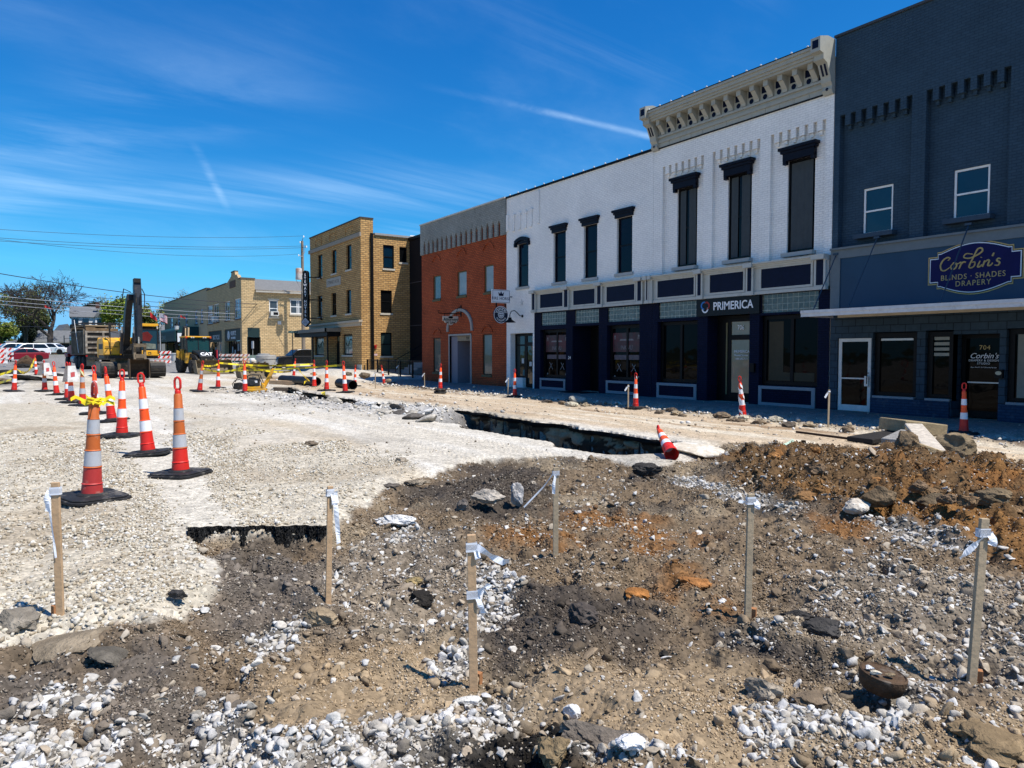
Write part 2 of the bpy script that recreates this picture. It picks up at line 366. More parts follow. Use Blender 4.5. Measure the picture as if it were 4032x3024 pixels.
def zone(poly, x, y, soft=0.12, rag=0.15, rs=0.5, seed=1):
    m = np.zeros(x.shape); xs = [p[0] for p in poly]; ys = [p[1] for p in poly]; g = soft + rag + 0.3
    s = (x > min(xs)-g) & (x < max(xs)+g) & (y > min(ys)-g) & (y < max(ys)+g)
    if s.any():
        sd_ = sdist(poly, x[s], y[s]) + rag * fbm(x[s], y[s], rs, 3, seed)
        m[s] = sstep(-soft, soft, sd_)
    return m

Z_GRAVEL = P2((-500,880),(60,872),(150,880),(250,965),(300,1012),(340,1062),(404,1142),(470,1205),(480,1255),(410,1290),(330,1340),(200,1335),(-60,1350),(-600,1400))
Z_GRAVEL2 = P2((420,1040),(430,1000),(560,962),(720,955),(860,985),(880,1020),(800,1075),(740,1130),(600,1136),(510,1136),(470,1080))
Z_GRAVEL3 = P2((390,915),(470,905),(560,935),(500,965),(440,985),(400,965))
Z_SLAB = P2((285,985),(330,975),(420,990),(450,1060),(515,1138),(408,1140),(345,1065))
Z_DUG = P2((404,1141),(560,1138),(706,1136),(760,1100),(830,1050),(930,1015),(1050,985),(1180,985),(1300,985),(1420,1005),(1500,985),(1545,955),(1700,948),(1900,940),(2020,950),(2230,945),(2700,930),(3600,1000),(3600,2100),(900,2400),(-900,2400),(-700,1420),(-60,1400),(60,1352),(200,1338),(330,1342),(410,1292),(480,1257),(470,1207))
Z_MOUND = P2((1555,985),(1600,968),(1720,950),(1900,945),(2050,965),(2230,975),(2600,990),(2600,1260),(2230,1205),(2060,1150),(1930,1112),(1800,1085),(1700,1062),(1600,1030))
Z_ORANGE = [P2((1030,1105),(1130,1085),(1260,1075),(1420,1105),(1510,1130),(1430,1165),(1250,1165),(1100,1150)),
            P2((1380,1185),(1450,1190),(1600,1250),(1610,1300),(1540,1310),(1430,1280)),
            P2((1690,1085),(1800,1085),(1900,1112),(1850,1130),(1750,1122)),
            P2((1900,1000),(2050,1010),(2300,1030),(2300,1110),(2080,1075),(1950,1040)),
            P2((1570,975),(1700,965),(1760,985),(1640,1005))]
Z_DARK = [P2((1030,1260),(1120,1225),(1200,1232),(1390,1265),(1400,1310),(1300,1390),(1120,1405),(1040,1385)),
          P2((1500,1300),(1600,1305),(1840,1365),(1800,1415),(1620,1385),(1500,1340)),
          P2((1010,1000),(1100,990),(1190,1000),(1180,1060),(1080,1100),(950,1090),(880,1060)),
          P2((1340,1010),(1440,1000),(1450,1025),(1360,1030))]
Z_BLACK = [P2((915,1535),(960,1505),(1050,1515),(1110,1500),(1200,1525),(1250,1570),(1240,1700),(960,1700),(985,1600))]
Z_GREY = [P2((450,1175),(700,1165),(740,1230),(690,1310),(560,1330),(470,1270)),
          P2((130,1400),(300,1372),(420,1385),(490,1470),(570,1520),(590,1590),(420,1660),(230,1560)),
          P2((0,1400),(140,1380),(160,1430),(60,1500),(-200,1560))]
Z_TAN = [P2((530,1390),(640,1345),(760,1335),(990,1340),(1010,1430),(920,1480),(760,1510),(640,1565),(520,1560),(570,1470)),
         P2((1080,1430),(1280,1405),(1500,1375),(1720,1400),(1830,1440),(1700,1490),(1720,1660),(1330,1640),(1230,1530),(1150,1470)),
         P2((2000,1600),(2100,1510),(2300,1500),(2400,1700),(2000,1720),(1850,1640))]
Z_WHITE = [P2((440,1540),(470,1470),(520,1500),(600,1565),(700,1515),(760,1490),(860,1470),(960,1425),(1060,1470),(1080,1510),(990,1545),(940,1600),(960,1720),(380,1720),(420,1610)),
           P2((-80,1500),(60,1490),(170,1510),(260,1580),(280,1640),(160,1720),(-200,1720)),
           P2((60,1410),(120,1425),(200,1480),(160,1490),(80,1450)),
           P2((330,1520),(420,1490),(480,1520),(470,1560),(380,1550)),
           P2((1570,1318),(1640,1322),(1700,1358),(1670,1368),(1590,1340)),
           P2((1890,1108),(1960,1118),(2075,1148),(2060,1158),(1950,1140)),
           P2((1440,1015),(1520,1012),(1600,1040),(1715,1075),(1700,1090),(1560,1055),(1450,1035)),
           P2((1010,1190),(1080,1185),(1090,1270),(1020,1420),(960,1410),(1000,1300)),
           P2((480,1355),(560,1310),(660,1300),(650,1345),(540,1395)),
           P2((820,1120),(880,1108),(900,1140),(850,1150)),
           P2((1620,1490),(1700,1470),(1860,1500),(1990,1470),(2010,1540),(1880,1570),(1700,1560)),
           P2((1880,1425),(1960,1430),(2010,1480),(1960,1490)),
           P2((1290,1600),(1380,1590),(1420,1640),(1360,1650))]
Z_MIX = [P2((1700,1200),(1900,1170),(2230,1230),(2500,1300),(2500,1480),(2230,1470),(2000,1440),(1850,1370),(1720,1330)),
         P2((700,1150),(860,1110),(1000,1170),(1030,1260),(960,1330),(760,1320),(720,1230))]
Z_CURB = None
MOUNDS = [(at(1720,1005), 1.3, 0.8, 0.07), (at(1900,1020), 1.6, 0.9, 0.07), (at(2120,1050), 1.3, 1.0, 0.06), (at(1640,1000), 0.6, 0.6, 0.05),
          (at(1400,1640), .35, .22, .07), (at(2130,1600), .42, .3, .11), (at(200,1400), .5, .35, .06), (at(1200,1330), .6, .4, .07), (at(690,1440), .5, .4, .05),
          (at(1060,1060), .8, .5, .08), (at(1850,1560), .3, .2, .05)]
MHP = at(1897, 1470, -.1)
def tfar(y): return np.where(y < 16.5, 9.0, 8.35 + 0.7*sstep(24, 31, y)) + 0.22*fbm(np.full_like(y, 9.0), y, 0.9, 3, 31) + 0.10*np.round(2*vnoise(np.full_like(y, 3.0), y*1.3, 37))
def trench(x, y):
    # two open lengths beside the right-hand lane, far lip about x 9, near lip about x 7.2
    e2 = 0.30*fbm(x, y, 1.1, 3, 33)
    far = tfar(y)
    near = np.where(y < 16.5, 7.25 + 0.05*(y-9), 7.55 + 0.6*sstep(22, 27, y)) + e2
    ax = sstep(-0.02, 0.05, far + 0.07 - x) * sstep(-0.25, 0.3, x - near)
    p1 = sstep(7.5, 8.3, y + 0.3*(x-8)) * (1 - sstep(14.2, 15.6, y - 0.6*(x-8.2)))
    p2 = sstep(17.6, 18.4, y + 0.4*fbm(x, y, 1.5, 2, 35)) * (1 - sstep(30.0, 31.5, y))
    return ax * p1, ax * p2
def base_z(x, y):
    near = 1 - sstep(38, 50, y)
    z = -0.42 * sstep(9.6, 16.4, x) * near + 0.17 * sstep(18.1, 18.5, x) * near
    z = z + (0.28 * sstep(46, 52, y) * sstep(17.5, 18.2, x)) * (1 - sstep(63, 66, y))
    z = z + 0.15 * sstep(38, 50, y) * (1 - sstep(4, 9, x))
    z = z + 0.0002 * np.clip(y - 45, 0, 75)**2
    return z
class G: pass
def ground(x, y, fine=True):
    g = G(); r = np.hypot(x, y)
    nr = (r < 34)
    dug = zone(Z_DUG, x, y, 0.035, 0.07, 0.35, 3)
    dugs = zone(Z_DUG, x, y, 0.25, 0.10, 0.6, 3)
    mound = zone(Z_MOUND, x, y, 0.22, 0.22, 0.7, 5)
    grav = np.clip(zone(Z_GRAVEL, x, y, 0.25, 0.3, 0.8, 7) + zone(Z_GRAVEL2, x, y, 0.3, 0.35, 0.8, 8) + 0.8*zone(Z_GRAVEL3, x, y, 0.4, 0.5, 1.0, 9), 0, 1) * (1 - dug)
    slab = zone(Z_SLAB, x, y, 0.05, 0.05, 0.3, 11) * (1 - dug)
    grav = grav * (1 - slab * 0.92)
    def many(L, *a): 
        m = np.zeros(x.shape)
        for i, q in enumerate(L): m = np.maximum(m, zone(q, x, y, a[0], a[1], a[2], a[3] + i))
        return m
    orange = many(Z_ORANGE, 0.2, 0.35, 0.4, 41); dark = many(Z_DARK, 0.2, 0.3, 0.4, 51); black = many(Z_BLACK, 0.05, 0.08, 0.25, 61)
    grey = many(Z_GREY, 0.2, 0.3, 0.45, 71); tan = many(Z_TAN, 0.2, 0.3, 0.45, 81); white = many(Z_WHITE, 0.10, 0.22, 0.30, 91); mix = many(Z_MIX, 0.2, 0.3, 0.5, 111)
    t1, t2 = trench(x, y)
    fr = (1 - sstep(45, 60, r))
    ca, cb2 = at(405, 1139), at(708, 1136); cdx, cdy = cb2.x-ca.x, cb2.y-ca.y; ct = np.clip(((x-ca.x)*cdx + (y-ca.y)*cdy)/(cdx*cdx+cdy*cdy), 0, 1); cutd = np.hypot(x-ca.x-cdx*ct, y-ca.y-cdy*ct)
    z = base_z(x, y)
    n1 = fbm(x, y, 1.6, 3, 201); n2 = fbm(x, y, 0.45, 3, 211); n3 = fbm(x, y, 0.13, 3, 221)
    n4 = fbm(x, y, 0.05, 2, 231) * (r < 16)
    bill = np.abs(fbm(x, y, 0.30, 3, 241))
    lane = sstep(9.3, 9.9, x) * (1 - sstep(16.6, 17.2, x)) * (1 - sstep(44, 50, y)) * (y > -30)
    bank = np.exp(-((x - 17.35 - 0.35*fbm(x, y, 3, 2, 261)) / 0.55)**2) * (1 - sstep(38, 44, y)) * sstep(-30, -20, y)
    side = sstep(18.0, 18.35, x) * (1 - sstep(20.6, 20.8, x)) * (1 - sstep(41, 42, y))
    z = z + fr * (0.012*n1 + 0.008*n2)
    z = z + grav * fr * (0.014*n2 + 0.014*n3 + 0.008*n4)
    rough = 1 - 0.55*tan; pits = np.minimum(fbm(x, y, 0.22, 3, 251) + 0.12, 0.0)
    z = z + dugs * (-0.11 + 0.045*n1 + 0.06*n2 + rough*(0.075*(bill-0.2) + 0.045*n3 + 0.016*n4 + 0.16*pits))
    z = z - 0.07 * np.exp(-(cutd/0.35)**2) * dug
    z = z + mound * (0.07 + 0.07*n2 + 0.12*(bill-0.15) + 0.05*n3 + 0.2*pits)
    z = z + 0.05*np.exp(-(np.hypot(x-MHP.x, y-MHP.y)/0.22)**2)
    for c, rx, ry, h in MOUNDS: z = z + h * np.exp(-((x-c.x)/rx)**2 - ((y-c.y)/ry)**2)
    z = z + black * (0.03 + 0.02*n3) - white * 0.01
    rub = np.exp(-((x - 8.0)/1.0)**2) * sstep(14.0, 15.5, y) * (1 - sstep(17.5, 19.5, y))
    spoil = np.exp(-((x - 7.0 + 0.02*(y-20))/0.6)**2) * sstep(16, 19, y) * (1 - sstep(29, 32, y))
    z = z + rub * (0.08 + 0.10*n2 + 0.05*n3) + spoil * (0.05 + 0.07*n2 + 0.04*n3)
    z = z - t1 * (0.75 + 0.25*n2 + 0.08*n3) - t2 * (0.45 + 0.15*n2 + 0.06*n3)
    z = z + bank * (0.03 + 0.07*np.maximum(n2, -0.2) + 0.05*n3) + lane * (0.02*n2 + 0.012*n3)
    rut = np.exp(-((x - 0.05 - 0.07*y + .5)/0.28)**2) + np.exp(-((x - 2.0 - 0.07*y + .5)/0.28)**2); z = z - 0.02*rut*(1-dug)*(r < 25)
    left = np.exp(-((x + 1.6)/2.0)**2 - ((y - 44)/8.0)**2); z = z + left * (0.12 + 0.12*n2)
    # tyre tread ripples pressed in the dusty lane
    tr = np.exp(-((x - 4.6 - 0.08*y + 0.2)/0.22)**2) + np.exp(-((x - 6.0 - 0.03*y)/0.25)**2)
    z = z + tr * (1-dug) * (r < 30) * 0.008*np.sin((y + 0.6*np.abs(((x*3) % 1)-0.5))*2*PI/0.14) * sstep(5, 7, y) * (1 - sstep(14, 20, y))
    g.z = z
    if not fine: return g
    # colours of what lies there, with shaded gaps darkened in under loose pieces
    def L(c): return np.array(c, float)
    def over(col, c, m): return col + (L(c) - col) * np.clip(m, 0, 1)[:, None]
    st = fbm(x*1.0, y*0.10, 0.55, 4, 301); st2 = fbm(x, y*0.25, 1.9, 4, 311)
    col = np.tile(L((0.50, 0.455, 0.375)), (len(x), 1))
    col = over(col, (0.57, 0.535, 0.465), sstep(-0.1, 0.5, st))
    col = over(col, (0.42, 0.335, 0.22), 0.6*sstep(0.12, 0.5, st2))
    col = over(col, (0.33, 0.30, 0.25), 0.55*sstep(0.12, 0.5, fbm(x, y, 2.4, 4, 321)))
    col = over(col, (0.46, 0.41, 0.32), grav); col = over(col, (0.33, 0.27, 0.19), grav*0.7*sstep(0.0, 0.5, fbm(x, y, 1.2, 4, 331)))
    col = over(col, (0.52, 0.475, 0.39), slab*0.9)
    lc = sstep(-0.05, 0.45, fbm(x, y*0.16, 0.7, 4, 341))
    col = over(col, (0.43, 0.325, 0.21), lane*0.8); col = over(col, (0.54, 0.475, 0.37), lane*lc); col = over(col, (0.22, 0.14, 0.08), lane*0.8*sstep(0.22, 0.5, fbm(x*0.8, y*0.16, 0.9, 4, 351)))
    col = over(col, (0.33, 0.27, 0.19), bank*0.9); col = over(col, (0.12, 0.085, 0.06), bank*sstep(-0.05, 0.3, fbm(x, y, 1.4, 3, 361)))
    col = over(col, (0.20, 0.195, 0.18), side)
    d0 = (0.225, 0.165, 0.105)
    col = over(col, d0, dug); col = over(col, (0.135, 0.108, 0.080), dug*sstep(0.0, 0.45, fbm(x, y, 0.9, 4, 371))); col = over(col, (0.36, 0.285, 0.19), dug*0.7*sstep(0.1, 0.5, fbm(x, y, 0.6, 4, 381)))
    col = over(col, (0.165, 0.100, 0.048), mound); col = over(col, (0.30, 0.15, 0.05), mound*0.8*sstep(0.08, 0.42, fbm(x, y, 1.0, 4, 391)))
    dd = np.maximum(dug, mound)
    col = over(col, (0.27, 0.125, 0.040), dd*orange*0.85*sstep(-0.35, 0.3, fbm(x, y, 0.35, 4, 401)))
    col = over(col, (0.165, 0.140, 0.115), dug*grey*0.85); col = over(col, (0.085, 0.071, 0.059), dug*dark*0.9); col = over(col, (0.33, 0.245, 0.150), dug*tan*0.85)
    col = over(col, (0.020, 0.017, 0.014), dug*black); col = over(col, (0.22, 0.20, 0.17), dug*white*0.85); col = over(col, (0.30, 0.25, 0.19), dug*mix*0.6)  # ground under the white rock darkened to paint shaded gaps
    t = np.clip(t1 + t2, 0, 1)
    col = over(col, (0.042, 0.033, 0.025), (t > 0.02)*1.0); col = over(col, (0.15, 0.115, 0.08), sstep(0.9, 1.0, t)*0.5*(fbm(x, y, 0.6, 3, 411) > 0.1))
    col = over(col, (0.40, 0.39, 0.37), rub*0.9*(1-t)); col = over(col, (0.38, 0.36, 0.33), spoil*0.9*(1-t))
    col = over(col, (0.05, 0.045, 0.04), left*sstep(0.0, 0.25, fbm(x, y, 1.6, 3, 421)))
    far = sstep(54, 60, y) * (1 - sstep(17.8, 18.1, x)); col = over(col, (0.19, 0.185, 0.18), far*0.9); 
    pav = sstep(17.8, 18.1, x) * sstep(49, 52, y) * (1 - sstep(64, 66, y)); col = over(col, (0.40, 0.38, 0.35), pav)
    verge = np.clip(sstep(-4.6, -6.0, x) * sstep(60, 75, y), 0, 1) + sstep(118, 124, y); col = over(col, (0.10, 0.12, 0.045), np.clip(verge, 0, 1))
    col = col * (1 + 0.10*fbm(x, y, 0.25, 3, 431))[:, None]
    col = col * (1 - 0.30*np.maximum(dug, mound)*(1 - 0.4*tan))[:, None]      # soil under the crumbs darkened, painting shade into the gaps
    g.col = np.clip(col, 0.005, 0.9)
    white = white * (1 - 0.9*black)
    g.grav, g.slab, g.dug, g.white, g.mound, g.bank, g.lane, g.t, g.rub, g.spoil, g.tan, g.black, g.dark, g.mix, g.orange, g.side, g.left = grav, slab, dug, white, mound, bank, lane, t, rub, spoil, tan, black, dark, mix, orange, side, left
    return g

def np_mesh(name, verts, faces, cols, material, smooth=False):
    me = bpy.data.meshes.new(name); nv, nf, k = len(verts), len(faces), faces.shape[1]
    me.vertices.add(nv); me.vertices.foreach_set('co', np.ascontiguousarray(verts, np.float32).ravel())
    me.loops.add(nf*k); me.loops.foreach_set('vertex_index', np.ascontiguousarray(faces, np.int32).ravel())
    me.polygons.add(nf); me.polygons.foreach_set('loop_start', np.arange(0, nf*k, k, dtype=np.int32))
    if smooth: me.polygons.foreach_set('use_smooth', np.ones(nf, bool))
    me.update(calc_edges=True)
    a = me.color_attributes.new('tone', 'FLOAT_COLOR', 'POINT')
    c4 = np.ones((nv, 4), np.float32); c4[:, :3] = cols; a.data.foreach_set('color', c4.ravel())
    me.materials.append(material)
    o = bpy.data.objects.new(name, me); C.objects.link(o); return o

def earth_mat(name, speck=True, rough=0.95, bump=0.6):
    m = bpy.data.materials.new(name); m.use_nodes = True; t = m.node_tree; b = t.nodes['Principled BSDF']
    b.inputs['Roughness'].default_value = rough; b.inputs['Specular IOR Level'].default_value = 0.12
    at_ = t.nodes.new('ShaderNodeAttribute'); at_.attribute_name = 'tone'
    tcn = t.nodes.new('ShaderNodeTexCoord')
    def noise(s, d=5):
        n = t.nodes.new('ShaderNodeTexNoise'); n.inputs['Scale'].default_value = s; n.inputs['Detail'].default_value = d; n.inputs['Roughness'].default_value = 0.65; t.links.new(tcn.outputs['Object'], n.inputs['Vector']); return n
    def rng(o, a, e, lo, hi):
        r = t.nodes.new('ShaderNodeMapRange'); r.inputs[1].default_value = a; r.inputs[2].default_value = e; r.inputs[3].default_value = lo; r.inputs[4].default_value = hi; t.links.new(o, r.inputs[0]); return r.outputs[0]
    def mul_(a, c):
        q = t.nodes.new('ShaderNodeMath'); q.operation = 'MULTIPLY'; t.links.new(a, q.inputs[0]); t.links.new(c, q.inputs[1]); return q.outputs[0]
    f = rng(noise(28).outputs[0], 0.3, 0.7, 0.78, 1.2)
    if speck:
        v = t.nodes.new('ShaderNodeTexVoronoi'); v.inputs['Scale'].default_value = 34; t.links.new(tcn.outputs['Object'], v.inputs['Vector'])
        sp = t.nodes.new('ShaderNodeSeparateColor'); t.links.new(v.outputs['Color'], sp.inputs[0])
        f = mul_(f, rng(sp.outputs[0], 0, 1, 0.72, 1.22))
        v2 = t.nodes.new('ShaderNodeTexVoronoi'); v2.inputs['Scale'].default_value = 9; t.links.new(tcn.outputs['Object'], v2.inputs['Vector'])
        sp2 = t.nodes.new('ShaderNodeSeparateColor'); t.links.new(v2.outputs['Color'], sp2.inputs[0])
        f = mul_(f, rng(sp2.outputs[1], 0, 1, 0.86, 1.12))
    vm = t.nodes.new('ShaderNodeVectorMath'); vm.operation = 'SCALE'; t.links.new(at_.outputs['Color'], vm.inputs[0]); t.links.new(f, vm.inputs['Scale'])
    t.links.new(vm.outputs[0], b.inputs['Base Color'])
    bp = t.nodes.new('ShaderNodeBump'); bp.inputs['Strength'].default_value = bump; bp.inputs['Distance'].default_value = 0.02
    if speck:
        hh = t.nodes.new('ShaderNodeMath'); hh.operation = 'SUBTRACT'; t.links.new(noise(45, 4).outputs[0], hh.inputs[0]); t.links.new(v.outputs['Distance'], hh.inputs[1]); t.links.new(hh.outputs[0], bp.inputs['Height'])
    else: t.links.new(noise(70, 4).outputs[0], bp.inputs['Height'])
    t.links.new(bp.outputs[0], b.inputs['Normal']); return m
EARTH = earth_mat('earth'); STONE = earth_mat('stone', False, 0.9, 0.35)

def make_ground():
    f = 710.0
    rows = np.arange(f*1.5/1.15, f*1.5/62, -0.85); r = f*1.5/rows
    r = np.concatenate([[0.02, 0.3, 0.6, 0.85, 1.0], r, np.geomspace(64, 3500, 46)])
    yaw = R(YAW); a0, a1 = yaw - R(43), yaw + R(45)
    dense = np.linspace(a0, a1, 1060); rest = np.linspace(a1, a0 + 2*PI, 110)[1:-1]
    an = np.concatenate([dense, rest]); na = len(an); nr = len(r)
    X = (r[:, None] * np.sin(an)[None]).ravel(); Y = (r[:, None] * np.cos(an)[None]).ravel()
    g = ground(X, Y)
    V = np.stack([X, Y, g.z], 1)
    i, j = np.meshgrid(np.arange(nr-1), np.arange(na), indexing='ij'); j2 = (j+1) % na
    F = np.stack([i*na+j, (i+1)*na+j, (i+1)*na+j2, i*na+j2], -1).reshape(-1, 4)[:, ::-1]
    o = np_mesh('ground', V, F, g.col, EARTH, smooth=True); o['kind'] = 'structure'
    return o
def gz(x, y): return float(ground(np.array([float(x)]), np.array([float(y)]), False).z[0])

# ------------------------------------------------------------------ loose stones and clods
def icos(n=1):
    b = bmesh.new(); bmesh.ops.create_icosphere(b, subdivisions=n, radius=1.0)
    v = np.array([q.co[:] for q in b.verts]); f = np.array([[q.index for q in w.verts] for w in b.faces]); b.free()
    return v, f
ICO_V, ICO_F = icos(); ICO2_V, ICO2_F = icos(2)
OCT_V = np.array([(1,0,0),(-1,0,0),(0,1,0),(0,-1,0),(0,0,1),(0,0,-1)], float); OCT_F = np.array([(0,2,4),(2,1,4),(1,3,4),(3,0,4),(2,0,5),(1,2,5),(3,1,5),(0,3,5)])
def stones(name, x, y, z, size, col, rng, flat=(0.45, 0.85), jit=0.28, small=False, sink=0.25):
    n = len(x); bv, bf = (OCT_V, OCT_F) if small else ((ICO2_V, ICO2_F) if small is None else (ICO_V, ICO_F)); k = len(bv)
    v = np.tile(bv[None], (n, 1, 1)); v = v * (1 + jit * (rng.random((n, k, 1))*2 - 1)) + 0.4*jit * (rng.random((n, k, 3))*2-1)
    if not small:                          # chop flat facets so that stones look crushed, not round
        for q in range(8 if small is None else 4):
            d = rng.normal(size=(n, 3)); d /= np.linalg.norm(d, axis=1, keepdims=True); lim = (0.24 + 0.30*rng.random(n)) if small is None else (0.36 + 0.34*rng.random(n))
            t = np.einsum('nkc,nc->nk', v, d); ex = np.maximum(t - lim[:, None], 0); v = v - ex[..., None] * d[:, None, :]
        v = v * (1.55 if small is None else 1.1)
    sc = np.stack([np.ones(n), 0.5 + 0.5*rng.random(n), flat[0] + (flat[1]-flat[0])*rng.random(n)], 1)
    v = v * (sc * size[:, None] * 0.5)[:, None, :]
    e = rng.normal(0, 0.45, (n, 2)); a = rng.random(n)*2*PI
    ca, sa = np.cos(a), np.sin(a); cx, sx_ = np.cos(e[:, 0]), np.sin(e[:, 0]); cyy, syy = np.cos(e[:, 1]), np.sin(e[:, 1])
    Rz = np.zeros((n,3,3)); Rz[:,0,0]=ca; Rz[:,0,1]=-sa; Rz[:,1,0]=sa; Rz[:,1,1]=ca; Rz[:,2,2]=1
    Rx = np.zeros((n,3,3)); Rx[:,0,0]=1; Rx[:,1,1]=cx; Rx[:,1,2]=-sx_; Rx[:,2,1]=sx_; Rx[:,2,2]=cx
    Ry = np.zeros((n,3,3)); Ry[:,1,1]=1; Ry[:,0,0]=cyy; Ry[:,0,2]=syy; Ry[:,2,0]=-syy; Ry[:,2,2]=cyy
    v = np.einsum('nij,nkj->nki', Rz @ Rx @ Ry, v)
    hz = size * sc[:, 2] * 0.5
    v = v + np.stack([x, y, z + hz*(1-2*sink)], 1)[:, None, :]
    F = (bf[None] + (np.arange(n)*k)[:, None, None]).reshape(-1, 3)
    c = np.repeat(col[:, None, :], k, 1) * (1 + 0.06*(rng.random((n, k, 1))*2-1))
    o = np_mesh(name, v.reshape(-1, 3), F, c.reshape(-1, 3), STONE); o['kind'] = 'stuff'; return o
def spread(n, rng, r0, r1, k, a0=-42, a1=43):
    # random ground points around the view, density per area falling as r**-k
    u = rng.random(n); e = 2 - k
    r = (r0**e + u*(r1**e - r0**e))**(1/e) if abs(e) > 1e-3 else r0*(r1/r0)**u
    a = R(YAW) + np.radians(a0 + (a1-a0)*rng.random(n)); return r*np.sin(a), r*np.cos(a), r
def zone_ring(w): return 4*w*(1-w)
def make_loose():
    rng = np.random.default_rng(5)
    def pal(n, cs, sp=0.12):
        c = np.array(cs)[rng.integers(0, len(cs), n)]; return np.clip(c * (1 + sp*rng.normal(size=(n, 1))), 0.01, 0.85)
    # pale limestone gravel of the left lane
    x, y, r = spread(210000, rng, 2.6, 17, 1.35, -44, 20); g = ground(x, y)
    pgap = sstep(-0.35, 0.30, fbm(x, y, 1.1, 4, 501)) * sstep(0.30, -0.15, fbm((x-0.2*y), y*0.22, 0.9, 3, 503)); keep = rng.random(len(x)) < g.grav * (0.16 + 0.84*pgap) * (1 - sstep(11, 17, r))
    x, y, r = x[keep], y[keep], r[keep]; z = g.z[keep]; n = len(x)
    s = 0.014 + 0.026*rng.random(n)**1.7 + 0.0008*r
    s = np.where(fbm(x, y, 1.0, 3, 511) > 0.1, s*1.15, s*0.8)
    stones('gravel', x, y, z, s, pal(n, [(0.50,0.45,0.355),(0.54,0.50,0.42),(0.40,0.335,0.24),(0.46,0.41,0.32),(0.31,0.255,0.18),(0.57,0.54,0.48)]), rng, small=False)
    # clean white crushed rock
    x, y, r = spread(150000, rng, 2.2, 14, 1.55); g = ground(x, y)
    keep = rng.random(len(x)) < g.white * g.dug * 0.95
    x, y, r = x[keep], y[keep], r[keep]; z = g.z[keep]; n = len(x)
    s = 0.011 + 0.048*rng.random(n)**5.0 + 0.0010*r
    stones('crushed_stone', x, y, z, s, pal(n, [(0.50,0.485,0.46),(0.54,0.53,0.51),(0.44,0.42,0.38),(0.48,0.44,0.38),(0.36,0.33,0.28)], 0.10), rng, jit=0.10, small=None)
    # crumbly soil: fine crumbs, then bigger clods
    for nm, N, kk, s0, s1, pw, sr, cl in (('soil_crumbs', 420000, 1.55, .006, .016, 1.6, .0013, .55), ('dirt_clods', 60000, 1.5, .010, .080, 8.0, .0012, .30)):
        x, y, r = spread(N, rng, 2.1, 15, kk); g = ground(x, y); m = np.maximum(g.dug, g.mound)
        p = m * (0.25 + 0.75*sstep(-0.25, 0.45, fbm(x, y, 0.5, 4, 521))) * (1 - 0.8*g.white) * (1 - cl*g.tan) * (0.9 if nm == 'soil_crumbs' else 0.5)
        keep = rng.random(len(x)) < p
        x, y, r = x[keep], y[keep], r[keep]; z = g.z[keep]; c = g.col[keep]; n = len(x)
        s = s0 + (s1-s0)*rng.random(n)**pw + sr*r + (0.05*g.mound[keep]*rng.random(n)**4 if nm == 'dirt_clods' else 0)
        c = c * (0.85 + 1.05*rng.random(n)**1.3)[:, None]
        pale = rng.random(n) < 0.10; c = np.where(pale[:, None], c*0.4 + np.array((.34,.30,.24)), c)
        if nm == 'dirt_clods': c = c * 0.9
        stones(nm, x, y, z, s, np.clip(c, 0.01, 0.6), rng, flat=(0.5, 0.95), jit=0.45 if nm == 'soil_crumbs' else 0.30, small=True if nm == 'soil_crumbs' else None, sink=0.3 if nm == 'soil_crumbs' else 0.42)
    # pale stones sprinkled through the dug soil
    x, y, r = spread(75000, rng, 2.1, 15, 1.5); g = ground(x, y); m = np.maximum(g.dug, g.mound*0.5)
    keep = rng.random(len(x)) < m * (0.10 + 0.80*g.mix + 0.45*sstep(0.05, 0.5, fbm(x, y, 0.9, 3, 531)) + 0.7*zone_ring(g.white)) * (1-g.dark*0.6)
    x, y, r = x[keep], y[keep], r[keep]; z = g.z[keep]; n = len(x)
    s = 0.008 + 0.045*rng.random(n)**6 + 0.0012*r
    stones('loose_stones', x, y, z, s, pal(n, [(0.48,0.45,0.40),(0.54,0.52,0.48),(0.38,0.32,0.24),(0.32,0.26,0.19)]), rng, jit=0.12, small=None)
    # broken rock along the trench, in the lane and on the bank beside the sidewalk
    x, y, r = spread(60000, rng, 7, 46, 0.9, -30, 44); g = ground(x, y)
    p = 0.55*g.bank + 0.9*g.rub*(1-g.t) + 0.6*g.spoil*(1-g.t) + 0.05*g.lane*(fbm(x*0.8, y*0.16, 0.9, 4, 351) > 0.2) + 0.8*sstep(0.9, 1, g.t) + 0.4*g.left
    keep = rng.random(len(x)) < p
    x, y, r = x[keep], y[keep], r[keep]; z = g.z[keep]; n = len(x)
    s = 0.02 + 0.10*rng.random(n)**4 + 0.0022*r
    c = np.where((rng.random(n) < 0.5)[:, None], pal(n, [(0.55,0.52,0.47),(0.62,0.60,0.56),(0.45,0.40,0.32)]), g.col[keep] * (0.7 + 0.5*rng.random((n, 1))))
    stones('broken_rock', x, y, z, s, np.clip(c, 0.01, 0.8), rng)
    # crumbs of stone and soil on the dusty lane
    x, y, r = spread(16000, rng, 4, 34, 1.2, -40, 42); g = ground(x, y)
    keep = rng.random(len(x)) < 0.35*(1-g.dug)*(1-g.t)*(1-g.grav)*(1-g.slab)*sstep(-0.2, 0.5, fbm(x, y, 1.7, 3, 541))
    x, y, r = x[keep], y[keep], r[keep]; z = g.z[keep]; n = len(x)
    s = 0.012 + 0.05*rng.random(n)**5 + 0.0010*r
    stones('lane_grit', x, y, z, s, pal(n, [(0.56,0.50,0.40),(0.33,0.26,0.18),(0.14,0.11,0.08),(0.5,0.46,0.38)]), rng, small=True)

